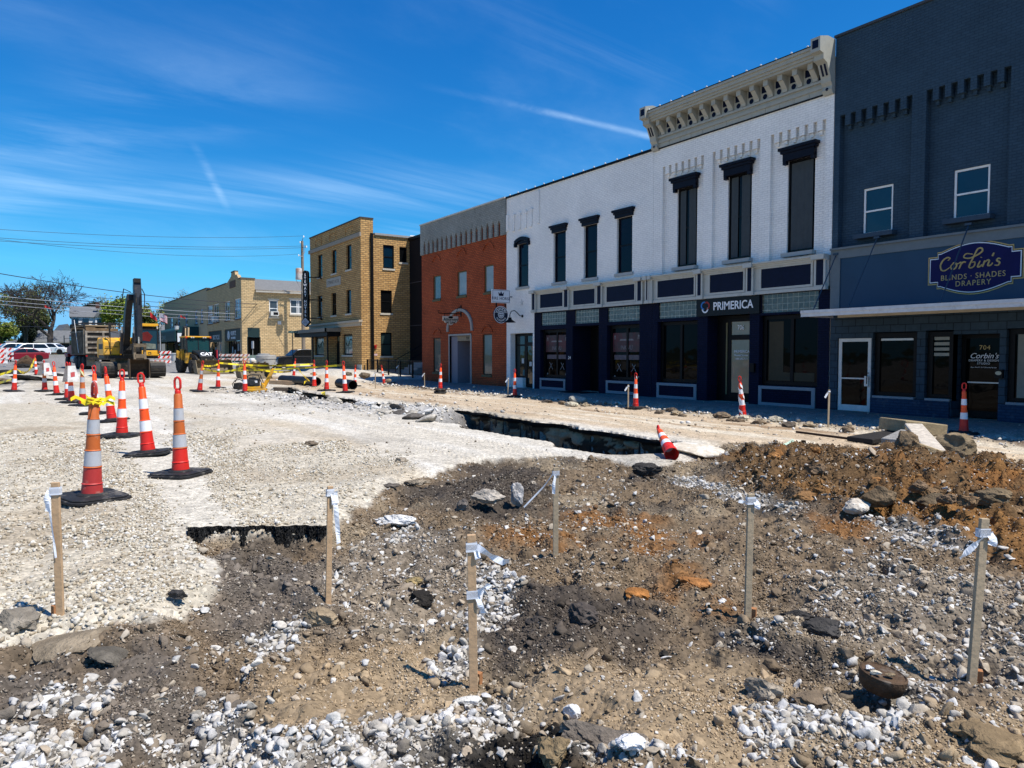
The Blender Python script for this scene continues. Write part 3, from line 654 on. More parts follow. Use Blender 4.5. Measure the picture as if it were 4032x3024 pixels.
def trench_wall(y0, y1, far, depth, name):
    # the cut face of the street on the far side of the trench, black asphalt on top of broken stone and clay
    ys = np.arange(y0, y1, 0.035); hs_ = np.linspace(0, 1, 26); Y, H = np.meshgrid(ys, hs_, indexing='ij')
    X = far(Y.ravel()).reshape(Y.shape); top = ground(X.ravel() + 0.25, Y.ravel(), False).z.reshape(Y.shape) + 0.012
    n = fbm(Y.ravel(), H.ravel()*1.4, 0.25, 4, 701).reshape(Y.shape); n2 = fbm(Y.ravel()*0.8, H.ravel()*1.6, 0.4, 4, 705).reshape(Y.shape)
    over_ = np.where(H < 0.12, -0.06, 0.05 + 0.10*H)
    Xw = X - 0.03 + over_ + 0.10*n*(H > 0.02) - 0.05*(n2 > 0.15)*(H > 0.14); Z = top - H*depth*1.02 + 0.02*n*(H > 0.01)
    V = np.stack([Xw.ravel(), Y.ravel(), Z.ravel()], 1)
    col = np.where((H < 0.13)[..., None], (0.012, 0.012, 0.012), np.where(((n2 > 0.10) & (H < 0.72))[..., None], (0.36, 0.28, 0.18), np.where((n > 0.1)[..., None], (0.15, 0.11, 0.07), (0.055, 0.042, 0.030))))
    a, b = Y.shape; i, j = np.meshgrid(np.arange(a-1), np.arange(b-1), indexing='ij'); F = np.stack([i*b+j, (i+1)*b+j, (i+1)*b+j+1, i*b+j+1], -1).reshape(-1, 4)
    o = np_mesh(name, V, F, col.reshape(-1, 3)*(1+0.25*n.reshape(-1, 1)), STONE); o['kind'] = 'structure'
make_ground()
make_loose()
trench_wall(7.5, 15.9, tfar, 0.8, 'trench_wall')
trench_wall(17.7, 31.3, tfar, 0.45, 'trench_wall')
# ------------------------------------------------------------------ colours used on the buildings
FX = 20.4; F0 = Fac('front', FX); GZ0 = -0.25
WHITEB = brick('white painted brick', (0.86,0.835,0.785), (0.82,0.80,0.755), (0.71,0.69,0.655), ms=0.010, bump=0.7, stain=0.10, rough=0.7, grain=0.05)
NAVYB = brick('navy painted brick', (0.0055,0.0095,0.030), (0.0045,0.008,0.026), (0.003,0.005,0.017), bump=0.6, stain=0.3, rough=0.8)
BLUEB = brick('slate blue painted brick', (0.037,0.070,0.102), (0.033,0.063,0.093), (0.026,0.05,0.075), bump=0.6, stain=0.22, rough=0.7, grain=0.06)
BLOCKB = brick('slate blue painted block', (0.034,0.058,0.082), (0.030,0.053,0.076), (0.014,0.024,0.034), bw=0.42, bh=0.21, bump=0.6, stain=0.25, rough=0.7)
ORANGEB = brick('orange red brick', (0.46,0.098,0.034), (0.35,0.072,0.027), (0.19,0.055,0.027), bw=0.24, bh=0.095, ms=0.016, bump=0.9, stain=0.32, rough=0.85)
GREYB = brick('weathered grey painted brick', (0.31,0.31,0.275), (0.27,0.275,0.245), (0.20,0.20,0.18), bw=0.24, bh=0.095, bump=0.7, stain=0.25, stcol=(0.10,0.10,0.09))
BUFFB = brick('buff yellow brick', (0.62,0.37,0.14), (0.44,0.245,0.085), (0.24,0.15,0.075), bw=0.40, bh=0.145, ms=0.028, bump=0.8, stain=0.12, rough=0.8)
CREAMB = brick('cream yellow brick', (0.66,0.47,0.245), (0.52,0.36,0.18), (0.33,0.24,0.13), bw=0.50, bh=0.19, ms=0.035, bump=0.8, stain=0.14, rough=0.8)
TANB = brick('brown tan brick', (0.60,0.42,0.22), (0.50,0.35,0.185), (0.35,0.25,0.14), bw=0.50, bh=0.19, ms=0.03, bump=0.6, stain=0.15)
BLACK = mat('black paint', (0.004,0.004,0.0045), 0.5, var=0.3, spec=0.15)
BLACKT = mat('black navy trim', (0.0045,0.005,0.011), 0.5, var=0.25, spec=0.15)
NAVY = mat('navy panel paint', (0.003,0.0065,0.024), 0.5, var=0.2, spec=0.12)
TRIM = mat('warm grey trim paint', (0.44,0.44,0.40), 0.5, var=0.06, dirt=(0.28,0.27,0.24), dirt_amt=0.2)
TRIMB = mat('blue grey trim paint', (0.20,0.235,0.265), 0.55, var=0.08)
CORN = mat('cornice grey paint', (0.33,0.325,0.275), 0.5, var=0.06, dirt=(0.26,0.26,0.23), dirt_amt=0.25)
SILL = mat('grey stone sill', (0.36,0.36,0.34), 0.8, var=0.1)
STONE_T = mat('pale stone trim', (0.50,0.455,0.37), 0.85, var=0.1, ns=3)
ROOFM = mat('dark roof', (0.03,0.03,0.032), 0.9)
COPE = mat('grey coping metal', (0.30,0.29,0.27), 0.6)
G_DARK = glass('dark window glass', (.004,.0045,.005), .18); G_NAVY = glass('dusk blue glass', (0.0035,0.004,0.012), 0.15)
G_BLUE = glass('sky tinted glass', (0.003,0.018,0.036), 0.6); G_SHADE = glass('glass before pale blind', (0.24,0.255,0.25), 0.5, 0.12)  # blue sky reflection tinted into the first pane colour
G_TAN = glass('glass before tan room', (0.26,0.225,0.15), 0.5, 0.06); G_SHOP = glass('shop window glass', (0.003,0.0033,0.0033), 0.07)
G_GREY = glass('glass with painted reflection', (0.10,0.13,0.115), 0.6, 0.06)  # pale reflection painted into the pane colour
WHITEP = mat('white paint', (0.74,0.74,0.72), 0.5, var=0.06, dirt=(0.5,0.49,0.46), dirt_amt=0.2)
GOLD = mat('gold letter paint', (0.52,0.36,0.13), 0.45, var=0.15)
WLET = mat('white lettering', (0.78,0.78,0.78), 0.5, var=0.03)
ALU = mat('aluminium', (0.50,0.50,0.49), 0.4, 0.3, 0.08)
def glass_block():
    m = brick('glass block', (0.11,0.125,0.10), (0.075,0.09,0.075), (0.32,0.34,0.29), bw=0.195, bh=0.195, ms=0.014, bump=1.0, stain=0.4, rough=0.18, off=0.0, grain=0.35)
    m.node_tree.nodes['Principled BSDF'].inputs['Specular IOR Level'].default_value = 0.6; return m
GBLK = glass_block()

def shell(mb, x0, x1, y0, y1, z0, z1, parapet=0.5):
    # side and rear walls and the flat roof behind the front wall
    mb.add([(x0,y0,z0),(x1,y0,z0),(x1,y1,z0),(x0,y1,z0),(x0,y0,z1),(x1,y0,z1),(x1,y1,z1),(x0,y1,z1)], [(0,1,5,4),(1,2,6,5),(2,3,7,6)])
    w = 0.3
    mb.box(x0+w, x1, y0, y0+w, z1-parapet, z1-0.001); mb.box(x0+w, x1, y1-w, y1, z1-parapet, z1-0.001); mb.box(x0+0.002, x0+w, y0, y1, z1-parapet, z1-0.001)
def teeth(mb, y0, y1, top, n_gap, gh=0.30, step=0.12, d=0.0, rec=0.14, gw=0.125):
    tw = ((y1-y0) - n_gap*gw) / (n_gap-1)
    for i in range(n_gap-1):
        a = y0 + gw + i*(tw+gw)
        F0.box(mb, a, a+tw, top-gh, top, d-rec, d-0.002); F0.box(mb, a+tw*0.22, a+tw*0.78, top-gh-step, top-gh-0.001, d-rec, d-rec*0.45)

# ------------------------------------------------------------------ red brick law office
def red_building():
    y0, y1, top = 30.87, 40.55, 9.47
    rt = thing('brick_building', 'orange red brick building with grey painted parapet and toothed brick band', 'building', (FX, (y0+y1)/2, GZ0), world=True)
    ups = [(38.05,39.02,4.76,6.2), (34.96,36.02,4.78,6.18), (32.12,33.06,4.78,6.23)]
    los = [(38.08,39.05,0.34,2.42), (32.28,33.25,0.32,2.52)]; dr = (34.5,36.95,-0.7,2.5,1.0)
    mb = MB(); F0.wall(mb, y0, y1, -0.8, 8.5, [u+(0.16,) for u in ups+los] + [dr]); F0.quad(mb, y0, y1, 8.5, top, 0)
    shell(mb, FX, FX+14, y0, y1, -0.8, top); mb.build('wall', ORANGEB, rt)
    r_ = MB(); r_.box(FX+0.3, FX+14, y0+0.3, y1-0.3, top-0.6, top-0.5); r_.build('roof', ROOFM, rt)
    g = MB(); n = 17; p = (y1-y0) / n; nw = 0.135; out = [(y0, 7.62)]
    for i in range(n-1):
        c = y0 + p*(i+1); out += [(c-nw, 7.62), (c-nw, 8.2), (c, 8.47), (c+nw, 8.2), (c+nw, 7.62)]
    out += [(y1, 7.62), (y1, top-0.001), (y0, top-0.001)]
    F0.poly(g, out, 0.004, 0.10); g.build('parapet_band', GREYB, rt)
    for i in range(n-1):
        c = y0 + p*(i+1); dk = MB(); F0.poly(dk, [(c-nw, 7.66), (c+nw*.55, 7.66), (c+nw*.55, 8.16), (c, 8.45), (c-nw, 8.2)], 0.003, 0.012); dk.build('notch_shade', mat('dark notch shade', (0.028,0.024,0.020), 0.9), rt)  # flat dark sheet paints the shade inside each notch
    cp = MB(); F0.box(cp, y0-0.02, y1+0.04, top, top+0.07, -0.35, 0.14); cp.build('coping', mat('pale coping', (0.5,0.49,0.45), 0.7), rt)
    brn = mat('olive brown window trim', (0.10,0.085,0.04), 0.7)
    for i, u in enumerate(ups):
        w = F0.window(rt, *u, brn, [G_GREY, G_SHADE, G_SHADE][i], d=-0.06, fw=0.06, rail=False, sm=brn, so=0.03)
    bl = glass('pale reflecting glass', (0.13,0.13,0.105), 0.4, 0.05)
    for u in los: F0.window(rt, *u, mat('dark brown trim', (0.03,0.025,0.015), 0.6), bl, d=-0.05, fw=0.05, rail=False, sm=brn, so=0.02)
    # segmental arch rings left over the openings
    def arc(yc, zc, hw, rise, th=0.10, m=None, nm='brick_arch', d=0.05):
        a = MB(); pts = []; N = 12
        for k in range(N+1):
            t = -1 + 2*k/N; pts.append((yc + hw*t, zc + rise*(1-t*t)))
        poly = pts + [(y, z+th) for y, z in reversed(pts)]
        for k in range(N):
            F0.poly(a, [pts[k], pts[k+1], (pts[k+1][0], pts[k+1][1]+th), (pts[k][0], pts[k][1]+th)], 0.002, d)
        a.build(nm, m or ORANGEB, rt)
    arc(38.55, 7.05, 0.5, 0.32); arc(35.5, 7.05, 0.52, 0.34); arc(32.6, 7.05, 0.55, 0.34); arc(38.5, 2.62, 0.5, 0.3); arc(32.75, 2.62, 0.55, 0.32)
    sa = MB(); N = 18; pts = []
    for k in range(N+1):
        t = PI*k/N; pts.append((35.72 + 1.32*math.cos(t), 2.75 + 1.15*math.sin(t)**0.85))
    for k in range(N):
        c = (35.72, 2.7); q = [pts[k], pts[k+1]]; o_ = [(y + (y-c[0])*0.13, z + (z-c[1])*0.13) for y, z in q]
        F0.poly(sa, [q[0], q[1], o_[1], o_[0]], 0.003, 0.09)
    sa.build('stone_arch', mat('grey carved stone', (0.30,0.29,0.26), 0.85, bump=0.5, bs=9), rt)
    df = MB(); F0.box(df, 34.4, 34.5, -0.3, 2.6, -0.1, 0.04); F0.box(df, 36.95, 37.04, -0.3, 2.6, -0.1, 0.04); F0.box(df, 34.4, 37.04, 2.5, 2.6, -0.1, 0.041); df.build('door_surround', COPE, rt)
    lv = mat('lilac grey panel', (0.19,0.18,0.21), 0.6, var=0.05)
    rc = MB(); F0.box(rc, 34.52, 36.2, -0.3, 2.2, -0.98, -0.9); F0.box(rc, 36.2, 36.93, -0.3, 2.48, -0.98, -0.1); dd = rc.build('door', lv, rt)
    tp = MB(); F0.box(tp, 34.51, 36.2, 2.2, 2.49, -0.9, -0.1); tp.build('transom_panel', mat('tan panel', (0.26,0.21,0.14), 0.7), dd)
    put_text('710', 0.24, BLACK, rt, (FX+0.095, 35.05, 2.34), ext=0.004)
red_building()

# ------------------------------------------------------------------ white building, lower part
def bracketless_hood(yc, z0, hw, h=0.33):
    def f(w):
        q = MB(); F0.poly(q, [(yc-hw*0.93, z0), (yc+hw*0.93, z0), (yc+hw*0.93, z0+h*0.45), (yc-hw*0.93, z0+h*0.45)], 0.002, 0.07)
        F0.box(q, yc-hw, yc+hw, z0+h*0.45, z0+h*0.72, 0.002, 0.12); F0.box(q, yc-hw*1.08, yc+hw*1.08, z0+h*0.72, z0+h, 0.002, 0.18); q.build('hood', BLACKT, w)
    return f
def arch_hood(yc, z0, hw, rise):
    def f(w):
        q = MB(); N = 10; p = [(yc+hw*(-1+2*k/N), z0 + rise*(1-(-1+2*k/N)**2)) for k in range(N+1)]
        for k in range(N): F0.poly(q, [p[k], p[k+1], (p[k+1][0], p[k+1][1]+0.17), (p[k][0], p[k][1]+0.17)], 0.002, 0.13)
        F0.poly(q, [(yc-hw*0.8, z0-0.02)] + [(yc+hw*0.8*(-1+2*k/N), z0 + rise*0.95*(1-(-1+2*k/N)**2)) for k in range(N+1)] + [(yc+hw*0.8, z0-0.02)], 0.002, 0.06)
        F0.box(q, yc-hw*1.06, yc-hw*0.82, z0-0.14, z0+0.05, 0.002, 0.13); F0.box(q, yc+hw*0.82, yc+hw*1.06, z0-0.14, z0+0.05, 0.002, 0.13)
        q.build('hood', BLACKT, w)
    return f
def shopwin(root, y0, y1, z0, z1, mull, gm=None, name='shop_window', d=-0.18):
    return F0.window(root, y0, y1, z0, z1, BLACK, gm or G_SHOP, d=d, fw=0.13, rail=False, mull=mull, th=0.08, name=name)
def bulkhead(root, y0, y1, z0, z1):
    q = MB(); d = 0.03; F0.box(q, y0, y1, z0, z0+0.12, d-0.1, d+0.03); F0.box(q, y0, y1, z1-0.10, z1, d-0.1, d+0.03)
    F0.box(q, y0, y0+0.12, z0+0.12, z1-0.1, d-0.1, d+0.029); F0.box(q, y1-0.12, y1, z0+0.12, z1-0.1, d-0.1, d+0.029)
    b = q.build('bulkhead', TRIMB, root); p = MB(); F0.box(p, y0+0.12, y1-0.12, z0+0.12, z1-0.1, d-0.1, d); p.build('panel', NAVYB, b)
def frieze(root, y0, y1, panels, pils):
    z0, z1, d = 3.47, 4.52, 0.16
    q = MB(); F0.box(q, y0, y1, z0, z1-0.16, 0.005, d-0.06)
    F0.box(q, y0, y1, z0-0.002, z0+0.10, 0.006, d); F0.box(q, y0, y1, z1-0.16, z1-0.10, 0.006, d+0.03); F0.box(q, y0, y1, z1-0.10, z1-0.05, 0.006, d+0.09); F0.box(q, y0, y1, z1-0.05, z1, 0.006, d+0.16)
    fr = q.build('frieze', TRIM, root)
    for a, b in panels:
        p = MB(); c, e = 3.66, 4.30; w = 0.07
        F0.box(p, a-w, b+w, c-w, c, d-0.06, d-0.02); F0.box(p, a-w, b+w, e, e+w, d-0.06, d-0.02); F0.box(p, a-w, a, c, e, d-0.06, d-0.021); F0.box(p, b, b+w, c, e, d-0.06, d-0.021)
        pf = p.build('panel_moulding', TRIM, fr); p2 = MB(); F0.box(p2, a, b, c, e, d-0.06, d-0.045); p2.build('panel', NAVY, fr)
    for a, b in pils:
        p = MB(); F0.box(p, a, b, z0+0.001, z1-0.12, d-0.06, d+0.05); F0.box(p, a-0.03, b+0.03, z1-0.14, z1+0.012, d-0.06, d+0.20); F0.box(p, a-0.02, b+0.02, z0-0.01, z0+0.10, d-0.06, d+0.07)
        pl = p.build('pilaster', TRIM, root); p2 = MB(); w = 0.07 if b-a < 0.45 else 0.1; F0.box(p2, a+w, b-w, 3.60, 4.42, d+0.05, d+0.054); p2.build('panel', NAVY, pl)
def door_glass(root, y0, y1, z0, z1, d, fm, gm, trans=None, name='door', fw=0.10, bar=0.95, hs=1):
    q = MB(); F0.box(q, y0, y0+fw, z0, z1, d-0.06, d); F0.box(q, y1-fw, y1, z0, z1, d-0.06, d); F0.box(q, y0+fw, y1-fw, z0, z0+0.18, d-0.06, d); F0.box(q, y0+fw, y1-fw, z1-fw, z1, d-0.06, d)
    if trans: F0.box(q, y0+fw, y1-fw, trans-0.09, trans+0.09, d-0.06, d-0.003)
    o = q.build(name, fm, root); g = MB(); F0.box(g, y0+fw*0.5, y1-fw*0.5, z0+0.1, z1-fw*0.5, d-0.05, d-0.03); g.build('pane', gm, o)
    h = MB(); yy = y0+fw*0.8 if hs > 0 else y1-fw*0.8
    s = 1 if hs > 0 else -1
    h.tube([F0.P(yy, bar-0.16, d), F0.P(yy, bar-0.16, d+0.07), F0.P(yy, bar+0.16, d+0.07), F0.P(yy, bar+0.16, d)], 0.016, 6); h.build('handle', BLACK, o)
    return o
def notice(root, y, z, w, h, d, col, name='notice', m=None):
    q = MB(); F0.box(q, y-w/2, y+w/2, z-h/2, z+h/2, d, d+0.004); return q.build(name, m or mat('paper %.2f %.2f %.2f' % col, col, 0.6, var=0.25, ns=25), root)
def poster(root, yc, d, wd):
    # maroon and grey window film with pale painted strokes
    q = MB(); F0.box(q, yc-wd/2, yc+wd/2, 1.55, 2.35, d, d+0.004); p = q.build('window_poster', mat('maroon grey window film', (0.045,0.033,0.036), 0.35, var=0.5, ns=3, dirt=(0.10,0.02,0.025), dirt_amt=0.5), root)
    b = MB(); pale = mat('faded pale paint', (0.20,0.19,0.19), 0.6, var=0.4, ns=20)
    F0.box(b, yc-wd*0.44, yc+wd*0.44, 1.22, 1.42, d, d+0.004); b.build('pale_band', mat('faded rose band', (0.11,0.085,0.095), 0.5, var=0.4, ns=14), root)
    s = MB(); rnd = random.Random(int(yc*10))
    x0 = yc + wd*0.22
    for k, ch in enumerate('IMIVU'):
        pass
    F0.poly(s, [(yc-wd*0.25, 2.02), (yc+wd*0.25, 2.02), (yc+wd*0.22, 2.09), (yc-wd*0.22, 2.09)], d+0.005, d+0.009)
    for sg in (-1, 1):                      # crossed sabres and skull marks
        c = yc + sg*wd*0.26
        s.bar(F0.P(c-0.14, 0.72, d+0.008), F0.P(c+0.10, 1.05, d+0.008), 0.004, 0.03); s.bar(F0.P(c+0.14, 0.72, d+0.008), F0.P(c-0.10, 1.02, d+0.008), 0.004, 0.025)
        for zz in (0.5, 2.2):
            k = yc + sg*wd*0.42; s.lathe([(0.0,0),(0.05,0.0),(0.05,0.004)], 10, F0.P(k, zz, d+0.005), Matrix(((0,0,-1),(0,1,0),(1,0,0)))); s.bar(F0.P(k-0.07, zz-0.12, d+0.008), F0.P(k+0.07, zz-0.05, d+0.008), 0.004, 0.018); s.bar(F0.P(k+0.07, zz-0.12, d+0.008), F0.P(k-0.07, zz-0.05, d+0.008), 0.004, 0.018)
    s.build('painted_marks', pale, root)
    put_text('INKIVU', 0.26, pale, root, F0.P(yc, 1.72, d+0.008), ext=0.002, sx=0.85)

def white_low():
    y0, y1, top = 20.36, 30.86, 9.44
    rt = thing('white_brick_shop', 'lower white painted brick shop with four dark windows and navy storefront', 'building', (FX, (y0+y1)/2, GZ0), world=True)
    A = (28.9,29.86,4.82,6.98); B = (25.92,26.85,4.81,7.14); Cc = (23.72,24.63,4.81,7.14); D = (21.54,22.47,4.83,7.13)
    bay = (28.08,30.70,5.9,8.62)
    mb = MB()
    sh = [(28.52,30.5,-0.8,2.5,0.35)]
    store = [(25.86,27.86,0.30,2.62),(23.02-0.0,25.36-1.75,0,0)]
    lower = [(25.86,27.86,0.32,2.62,0.2),(25.86,27.8,2.82,3.42,0.08),(23.56,25.37,-0.8,2.72,1.1),(23.56,25.22,2.82,3.42,0.08),(21.06,23.03,0.35,2.68,0.2),(21.06,23.0,2.82,3.42,0.08)]
    F0.wall(mb, 28.36, y1, -0.8, 3.47, sh); F0.wall(mb, y0, y1, 3.47, top, [o+(0.2,) for o in (A,B,Cc,D)])
    shell(mb, FX, FX+16, y0, y1, -0.8, top)
    # shallow corbel notches high on the narrow bay
    mb.build('wall', WHITEB, rt)
    cn = MB()
    for yy, zz, h in ((30.15,8.1,0.62),(29.62,8.1,0.62),(29.1,8.1,0.62),(28.62,8.12,0.66)):
        F0.box(cn, yy-0.07, yy+0.07, zz-h/2, zz+h/2, 0.001, 0.05); F0.box(cn, yy-0.11, yy+0.11, zz+h/2, zz+h/2+0.12, 0.001, 0.075); F0.box(cn, yy-0.05, yy+0.16, zz-h/2-0.1, zz-h/2, 0.001, 0.06)
    F0.box(cn, 27.95, 28.1, 7.75, top-0.12, 0.001, 0.06); F0.box(cn, 30.62, 30.85, 7.75, 8.6, 0.001, 0.05); cn.build('corbels', WHITEB, rt)
    r_ = MB(); r_.box(FX+0.3, FX+16, y0+0.3, y1-0.3, top-0.6, top-0.5); r_.build('roof', ROOFM, rt)
    cp = MB(); F0.box(cp, y0+0.02, y1+0.03, top, top+0.09, -0.35, 0.07); cpo = cp.build('coping', BLACK, rt)
    bb = MB()
    for k in range(14): bb.lathe([(0.0,0),(0.035,0.02),(0.035,0.06),(0.0,0.08)], 8, F0.P(21.0+k*0.73, top+0.09, 0.03))
    bb.build('bulbs', WHITEP, cpo)
    F0.window(rt, *A, BLACK, G_NAVY, d=-0.10, sm=SILL, hood=arch_hood(29.38, 6.98, 0.60, 0.15))
    for q in (B, Cc, D): F0.window(rt, *q, BLACK, G_NAVY, d=-0.10, sm=SILL, hood=bracketless_hood((q[0]+q[1])/2, 7.12, 0.58))
    n = MB(); F0.wall(n, y0, 28.36, -0.8, 3.47, lower, d=0.02); F0.quad(n, 28.36, 28.36, 0, 1, 0); n.build('storefront_wall', NAVYB, rt)
    frieze(rt, y0, 28.40, [(25.98,27.74),(23.72,25.2),(21.25,22.95)], [(28.02,28.36),(25.45,25.84),(23.17,23.53),(20.73,21.07),(20.37,20.58)])
    for a, b in ((25.86,27.8),(23.56,25.22),(21.06,23.0)):
        g = MB(); F0.box(g, a, b, 2.82, 3.42, -0.08, -0.03); g.build('glass_block_transom', GBLK, rt)
    w1 = shopwin(rt, 25.87, 27.85, 0.33, 2.61, [26.78]); poster(w1, 26.85, -0.21, 1.7)
    w2 = shopwin(rt, 21.08, 23.02, 0.36, 2.67, [21.98]); poster(w2, 22.05, -0.21, 1.7)
    bulkhead(rt, 25.88, 27.86, -0.24, 0.30); bulkhead(rt, 21.1, 23.05, -0.22, 0.33)
    rc = MB(); F0.box(rc, 23.57, 25.36, -0.5, 2.7, -1.15, -1.05); rc.build('recess_back', BLACK, rt)
    d1 = door_glass(rt, 23.85, 24.85, -0.22, 2.66, -1.0, BLACK, G_SHOP, trans=2.02)
    for (y, z, w, h, c) in ((24.05,1.72,.18,.42,(.55,.6,.66)),(24.62,1.62,.26,.22,(.30,.29,.18)),(24.6,1.35,.24,.12,(.5,.45,.05)),(24.03,0.18+.1,.2,.42,(.62,.6,.58)),(24.62,.72,.22,.34,(.33,.34,.30)),(24.35,.70,.3,.12,(.30,.40,.52)),(24.3,.3,.4,.5,(.20,.22,.20)),(24.03,.72,.14,.3,(.45,.42,.2)),(24.04,1.15,.2,.2,(.18,.18,.18)),(24.65,.3,.22,.5,(.30,.06,.03))):
        notice(d1, y, z, w, h, -1.028, c)
    so = notice(d1, 24.3, 1.08, .34, .2, -1.026, (.62,.62,.60), 'open_sign'); put_text('OPEN', 0.15, BLACK, so, F0.P(24.3, 1.08, -1.02), ext=0.002)
    rg = MB(); rg.tube([F0.P(24.3+0.33*math.cos(t*0.2), 2.33+0.17*math.sin(t*0.2), -1.02) for t in range(3, 30)], 0.012, 5); rg.build('neon_ring', mat('pale tube', (.28,.28,.27), .5), d1)
    put_text('24', 0.2, WLET, rt, F0.P(25.6, 1.28, 0.03), ext=0.003, shear=0.2)
    # narrow shop door at the far end
    sw = F0.window(rt, 29.52, 30.46, 0.24, 2.46, BLACK, glass('shop glass green', (0.012,0.018,0.015), .6), d=-0.28, fw=0.10, rail=1.9, mull=[], name='shop_window')
    q = MB(); F0.box(q, 29.5, 30.5, -0.3, 0.24, -0.34, -0.08); q.build('bulkhead', WHITEB, rt)
    da = door_glass(rt, 28.55, 29.48, -0.22, 2.46, -0.26, BLACK, glass('shop glass green', (0.012,0.018,0.015), .6), trans=1.95)
    notice(da, 29.1, 0.95, .2, .22, -0.285, (.5,.5,.47)); notice(sw, 29.8, 1.1, .2, .26, -0.30, (.5,.5,.47)); notice(sw, 29.7, 0.5, .2, .3, -0.30, (.05,.14,.14))
    st = MB(); cs, rr = F0.P(29.45, 4.03, 0.01), 0.17
    st.prism([cs + Vector((0, (rr if k % 2 == 0 else rr*0.42)*math.sin(k*PI/5), (rr if k % 2 == 0 else rr*0.42)*math.cos(k*PI/5))) for k in range(10)], (-0.02, 0, 0)); st.build('star_ornament', mat('bone white', (.52,.52,.51), .6), rt)
white_low()

# ------------------------------------------------------------------ white building, tall part with the grand cornice
def white_tall():
    y0, y1, top = 12.76, 20.35, 10.5
    rt = thing('cornice_building', 'tall white painted brick building with bracketed grey cornice above navy storefront', 'building', (FX, (y0+y1)/2, GZ0), world=True)
    bays = [(17.84,19.87),(15.41,17.43),(13.02,15.0)]; wins = [(18.24,19.22,4.76,7.74),(15.83,16.83,4.77,7.76),(13.45,14.43,4.75,7.74)]
    lower = [(18.02,20.06,0.36,2.72,0.2),(18.08,20.0,2.84,3.45,0.08),(15.72,17.56,-0.8,3.46,0.6),(13.15,15.32,0.42,2.76,0.2),(13.15,15.25,2.84,3.45,0.08)]
    mb = MB(); F0.wall(mb, y0, y1, 3.47, top, [(a,b,4.0,8.70,0.15) for a, b in bays])
    for (a, b), w in zip(bays, wins): F0.wall(mb, a, b, 4.0, 8.70, [w+(0.14,)], d=-0.14)
    shell(mb, FX, FX+18, y0, y1, -0.8, top)
    for a, b in bays: teeth(mb, a, b, 8.70, 7)
    mb.build('wall', WHITEB, rt)
    r_ = MB(); r_.box(FX+0.3, FX+18, y0+0.3, y1-0.3, top-0.6, top-0.5); r_.build('roof', ROOFM, rt)
    curt = mat('grey drapery', (0.045,0.055,0.06), 0.8)
    for w in wins:
        c = (w[0]+w[1])/2
        def hd(wo, c=c):
            q = MB(); F0.box(q, c-0.56, c+0.56, 7.71, 7.95, -0.098, 0.06); F0.box(q, c-0.62, c+0.62, 7.95, 8.04, -0.098, 0.11); F0.box(q, c-0.67, c+0.67, 8.04, 8.13, -0.098, 0.17)
            F0.box(q, c-0.56, c-0.44, 7.60, 7.76, -0.098, 0.05); F0.box(q, c+0.44, c+0.56, 7.60, 7.76, -0.098, 0.05); q.build('hood', BLACKT, wo)
            cu = MB(); n = 16; vs = []
            for k in range(n+1):
                u = w[0]+0.1 + (w[1]-w[0]-0.2)*k/n; vs += [F0.P(u, w[2]+0.1, -0.195+0.008*math.sin(k*1.9)), F0.P(u, w[3]-0.1, -0.195+0.008*math.sin(k*1.9))]
            cu.add(vs, [(2*k,2*k+2,2*k+3,2*k+1) for k in range(n) if abs(k-n/2) > 1.2 or c < 15])
            cu.build('curtain', curt, wo)
        wo = F0.window(rt, *w, BLACK, G_DARK, d=-0.20, sm=SILL, hood=hd)
    n = MB(); F0.wall(n, y0, y1, -0.8, 3.47, lower, d=0.02); n.build('storefront_wall', NAVYB, rt)
    frieze(rt, y0+0.02, y1, [(18.12,19.97),(15.92,17.38),(13.36,15.2)], [(20.2,20.34),(17.66,17.95),(15.46,15.76),(12.82,13.2)])
    for a, b in ((18.08,20.0),(13.15,15.25)):
        g = MB(); F0.box(g, a, b, 2.84, 3.45, -0.08, -0.03); g.build('glass_block_transom', GBLK, rt)
    shopwin(rt, 18.04, 20.05, 0.37, 2.71, [19.0]); w4 = shopwin(rt, 13.17, 15.3, 0.43, 2.75, [14.2])
    q = MB(); F0.box(q, 14.55, 15.1, 0.62, 2.55, -0.228, -0.222); F0.box(q, 13.4, 15.1, 0.58, 0.86, -0.228, -0.2215); q.build('inner_wall_panel', mat('dim tan wall', (0.05,0.042,0.025), 0.8), w4)
    bulkhead(rt, 18.03, 20.05, -0.27, 0.34); bulkhead(rt, 13.2, 15.3, -0.27, 0.40)
    rc = MB(); F0.box(rc, 15.73, 17.55, -0.5, 2.84, -0.62, -0.52); rc.build('recess_back', BLACK, rt)
    d1 = door_glass(rt, 15.92, 16.98, -0.10, 2.72, -0.46, BLACK, G_TAN, trans=2.06, bar=0.85, hs=1)
    put_text('706', 0.24, WLET, d1, F0.P(16.45, 2.40, -0.45), ext=0.003, sx=0.8)
    put_text('PRIMERICA', 0.135, WLET, d1, F0.P(16.40, 1.55, -0.45), ext=0.002); put_text('Financial Services', 0.10, WLET, d1, F0.P(16.42, 1.42, -0.45), ext=0.002, sx=0.85); put_text('1-800-695-7111', 0.10, WLET, d1, F0.P(16.42, 1.29, -0.45), ext=0.002, sx=0.85)
    for z, ch in ((1.52, '7'), (1.40, '0'), (1.28, '6')): put_text(ch, 0.12, WLET, d1, F0.P(15.97, z, -0.43), ext=0.002)
    for a in (15.83, 17.10):
        sl = MB(); F0.box(sl, a-0.03, a+0.03, 0.0, 2.6, -0.51, -0.49); sl.build('sidelight', mat('dim olive', (.16,.14,.07), .5), rt)
    mbx = MB(); F0.box(mbx, 15.45, 15.62, 0.85, 1.15, 0.021, 0.12); mbx.build('mailbox', BLACK, rt)
    # cornice
    z0, zt, pj = 9.62, 10.72, 0.62
    c = MB(); ya, yb = y0+0.30, y1-0.32
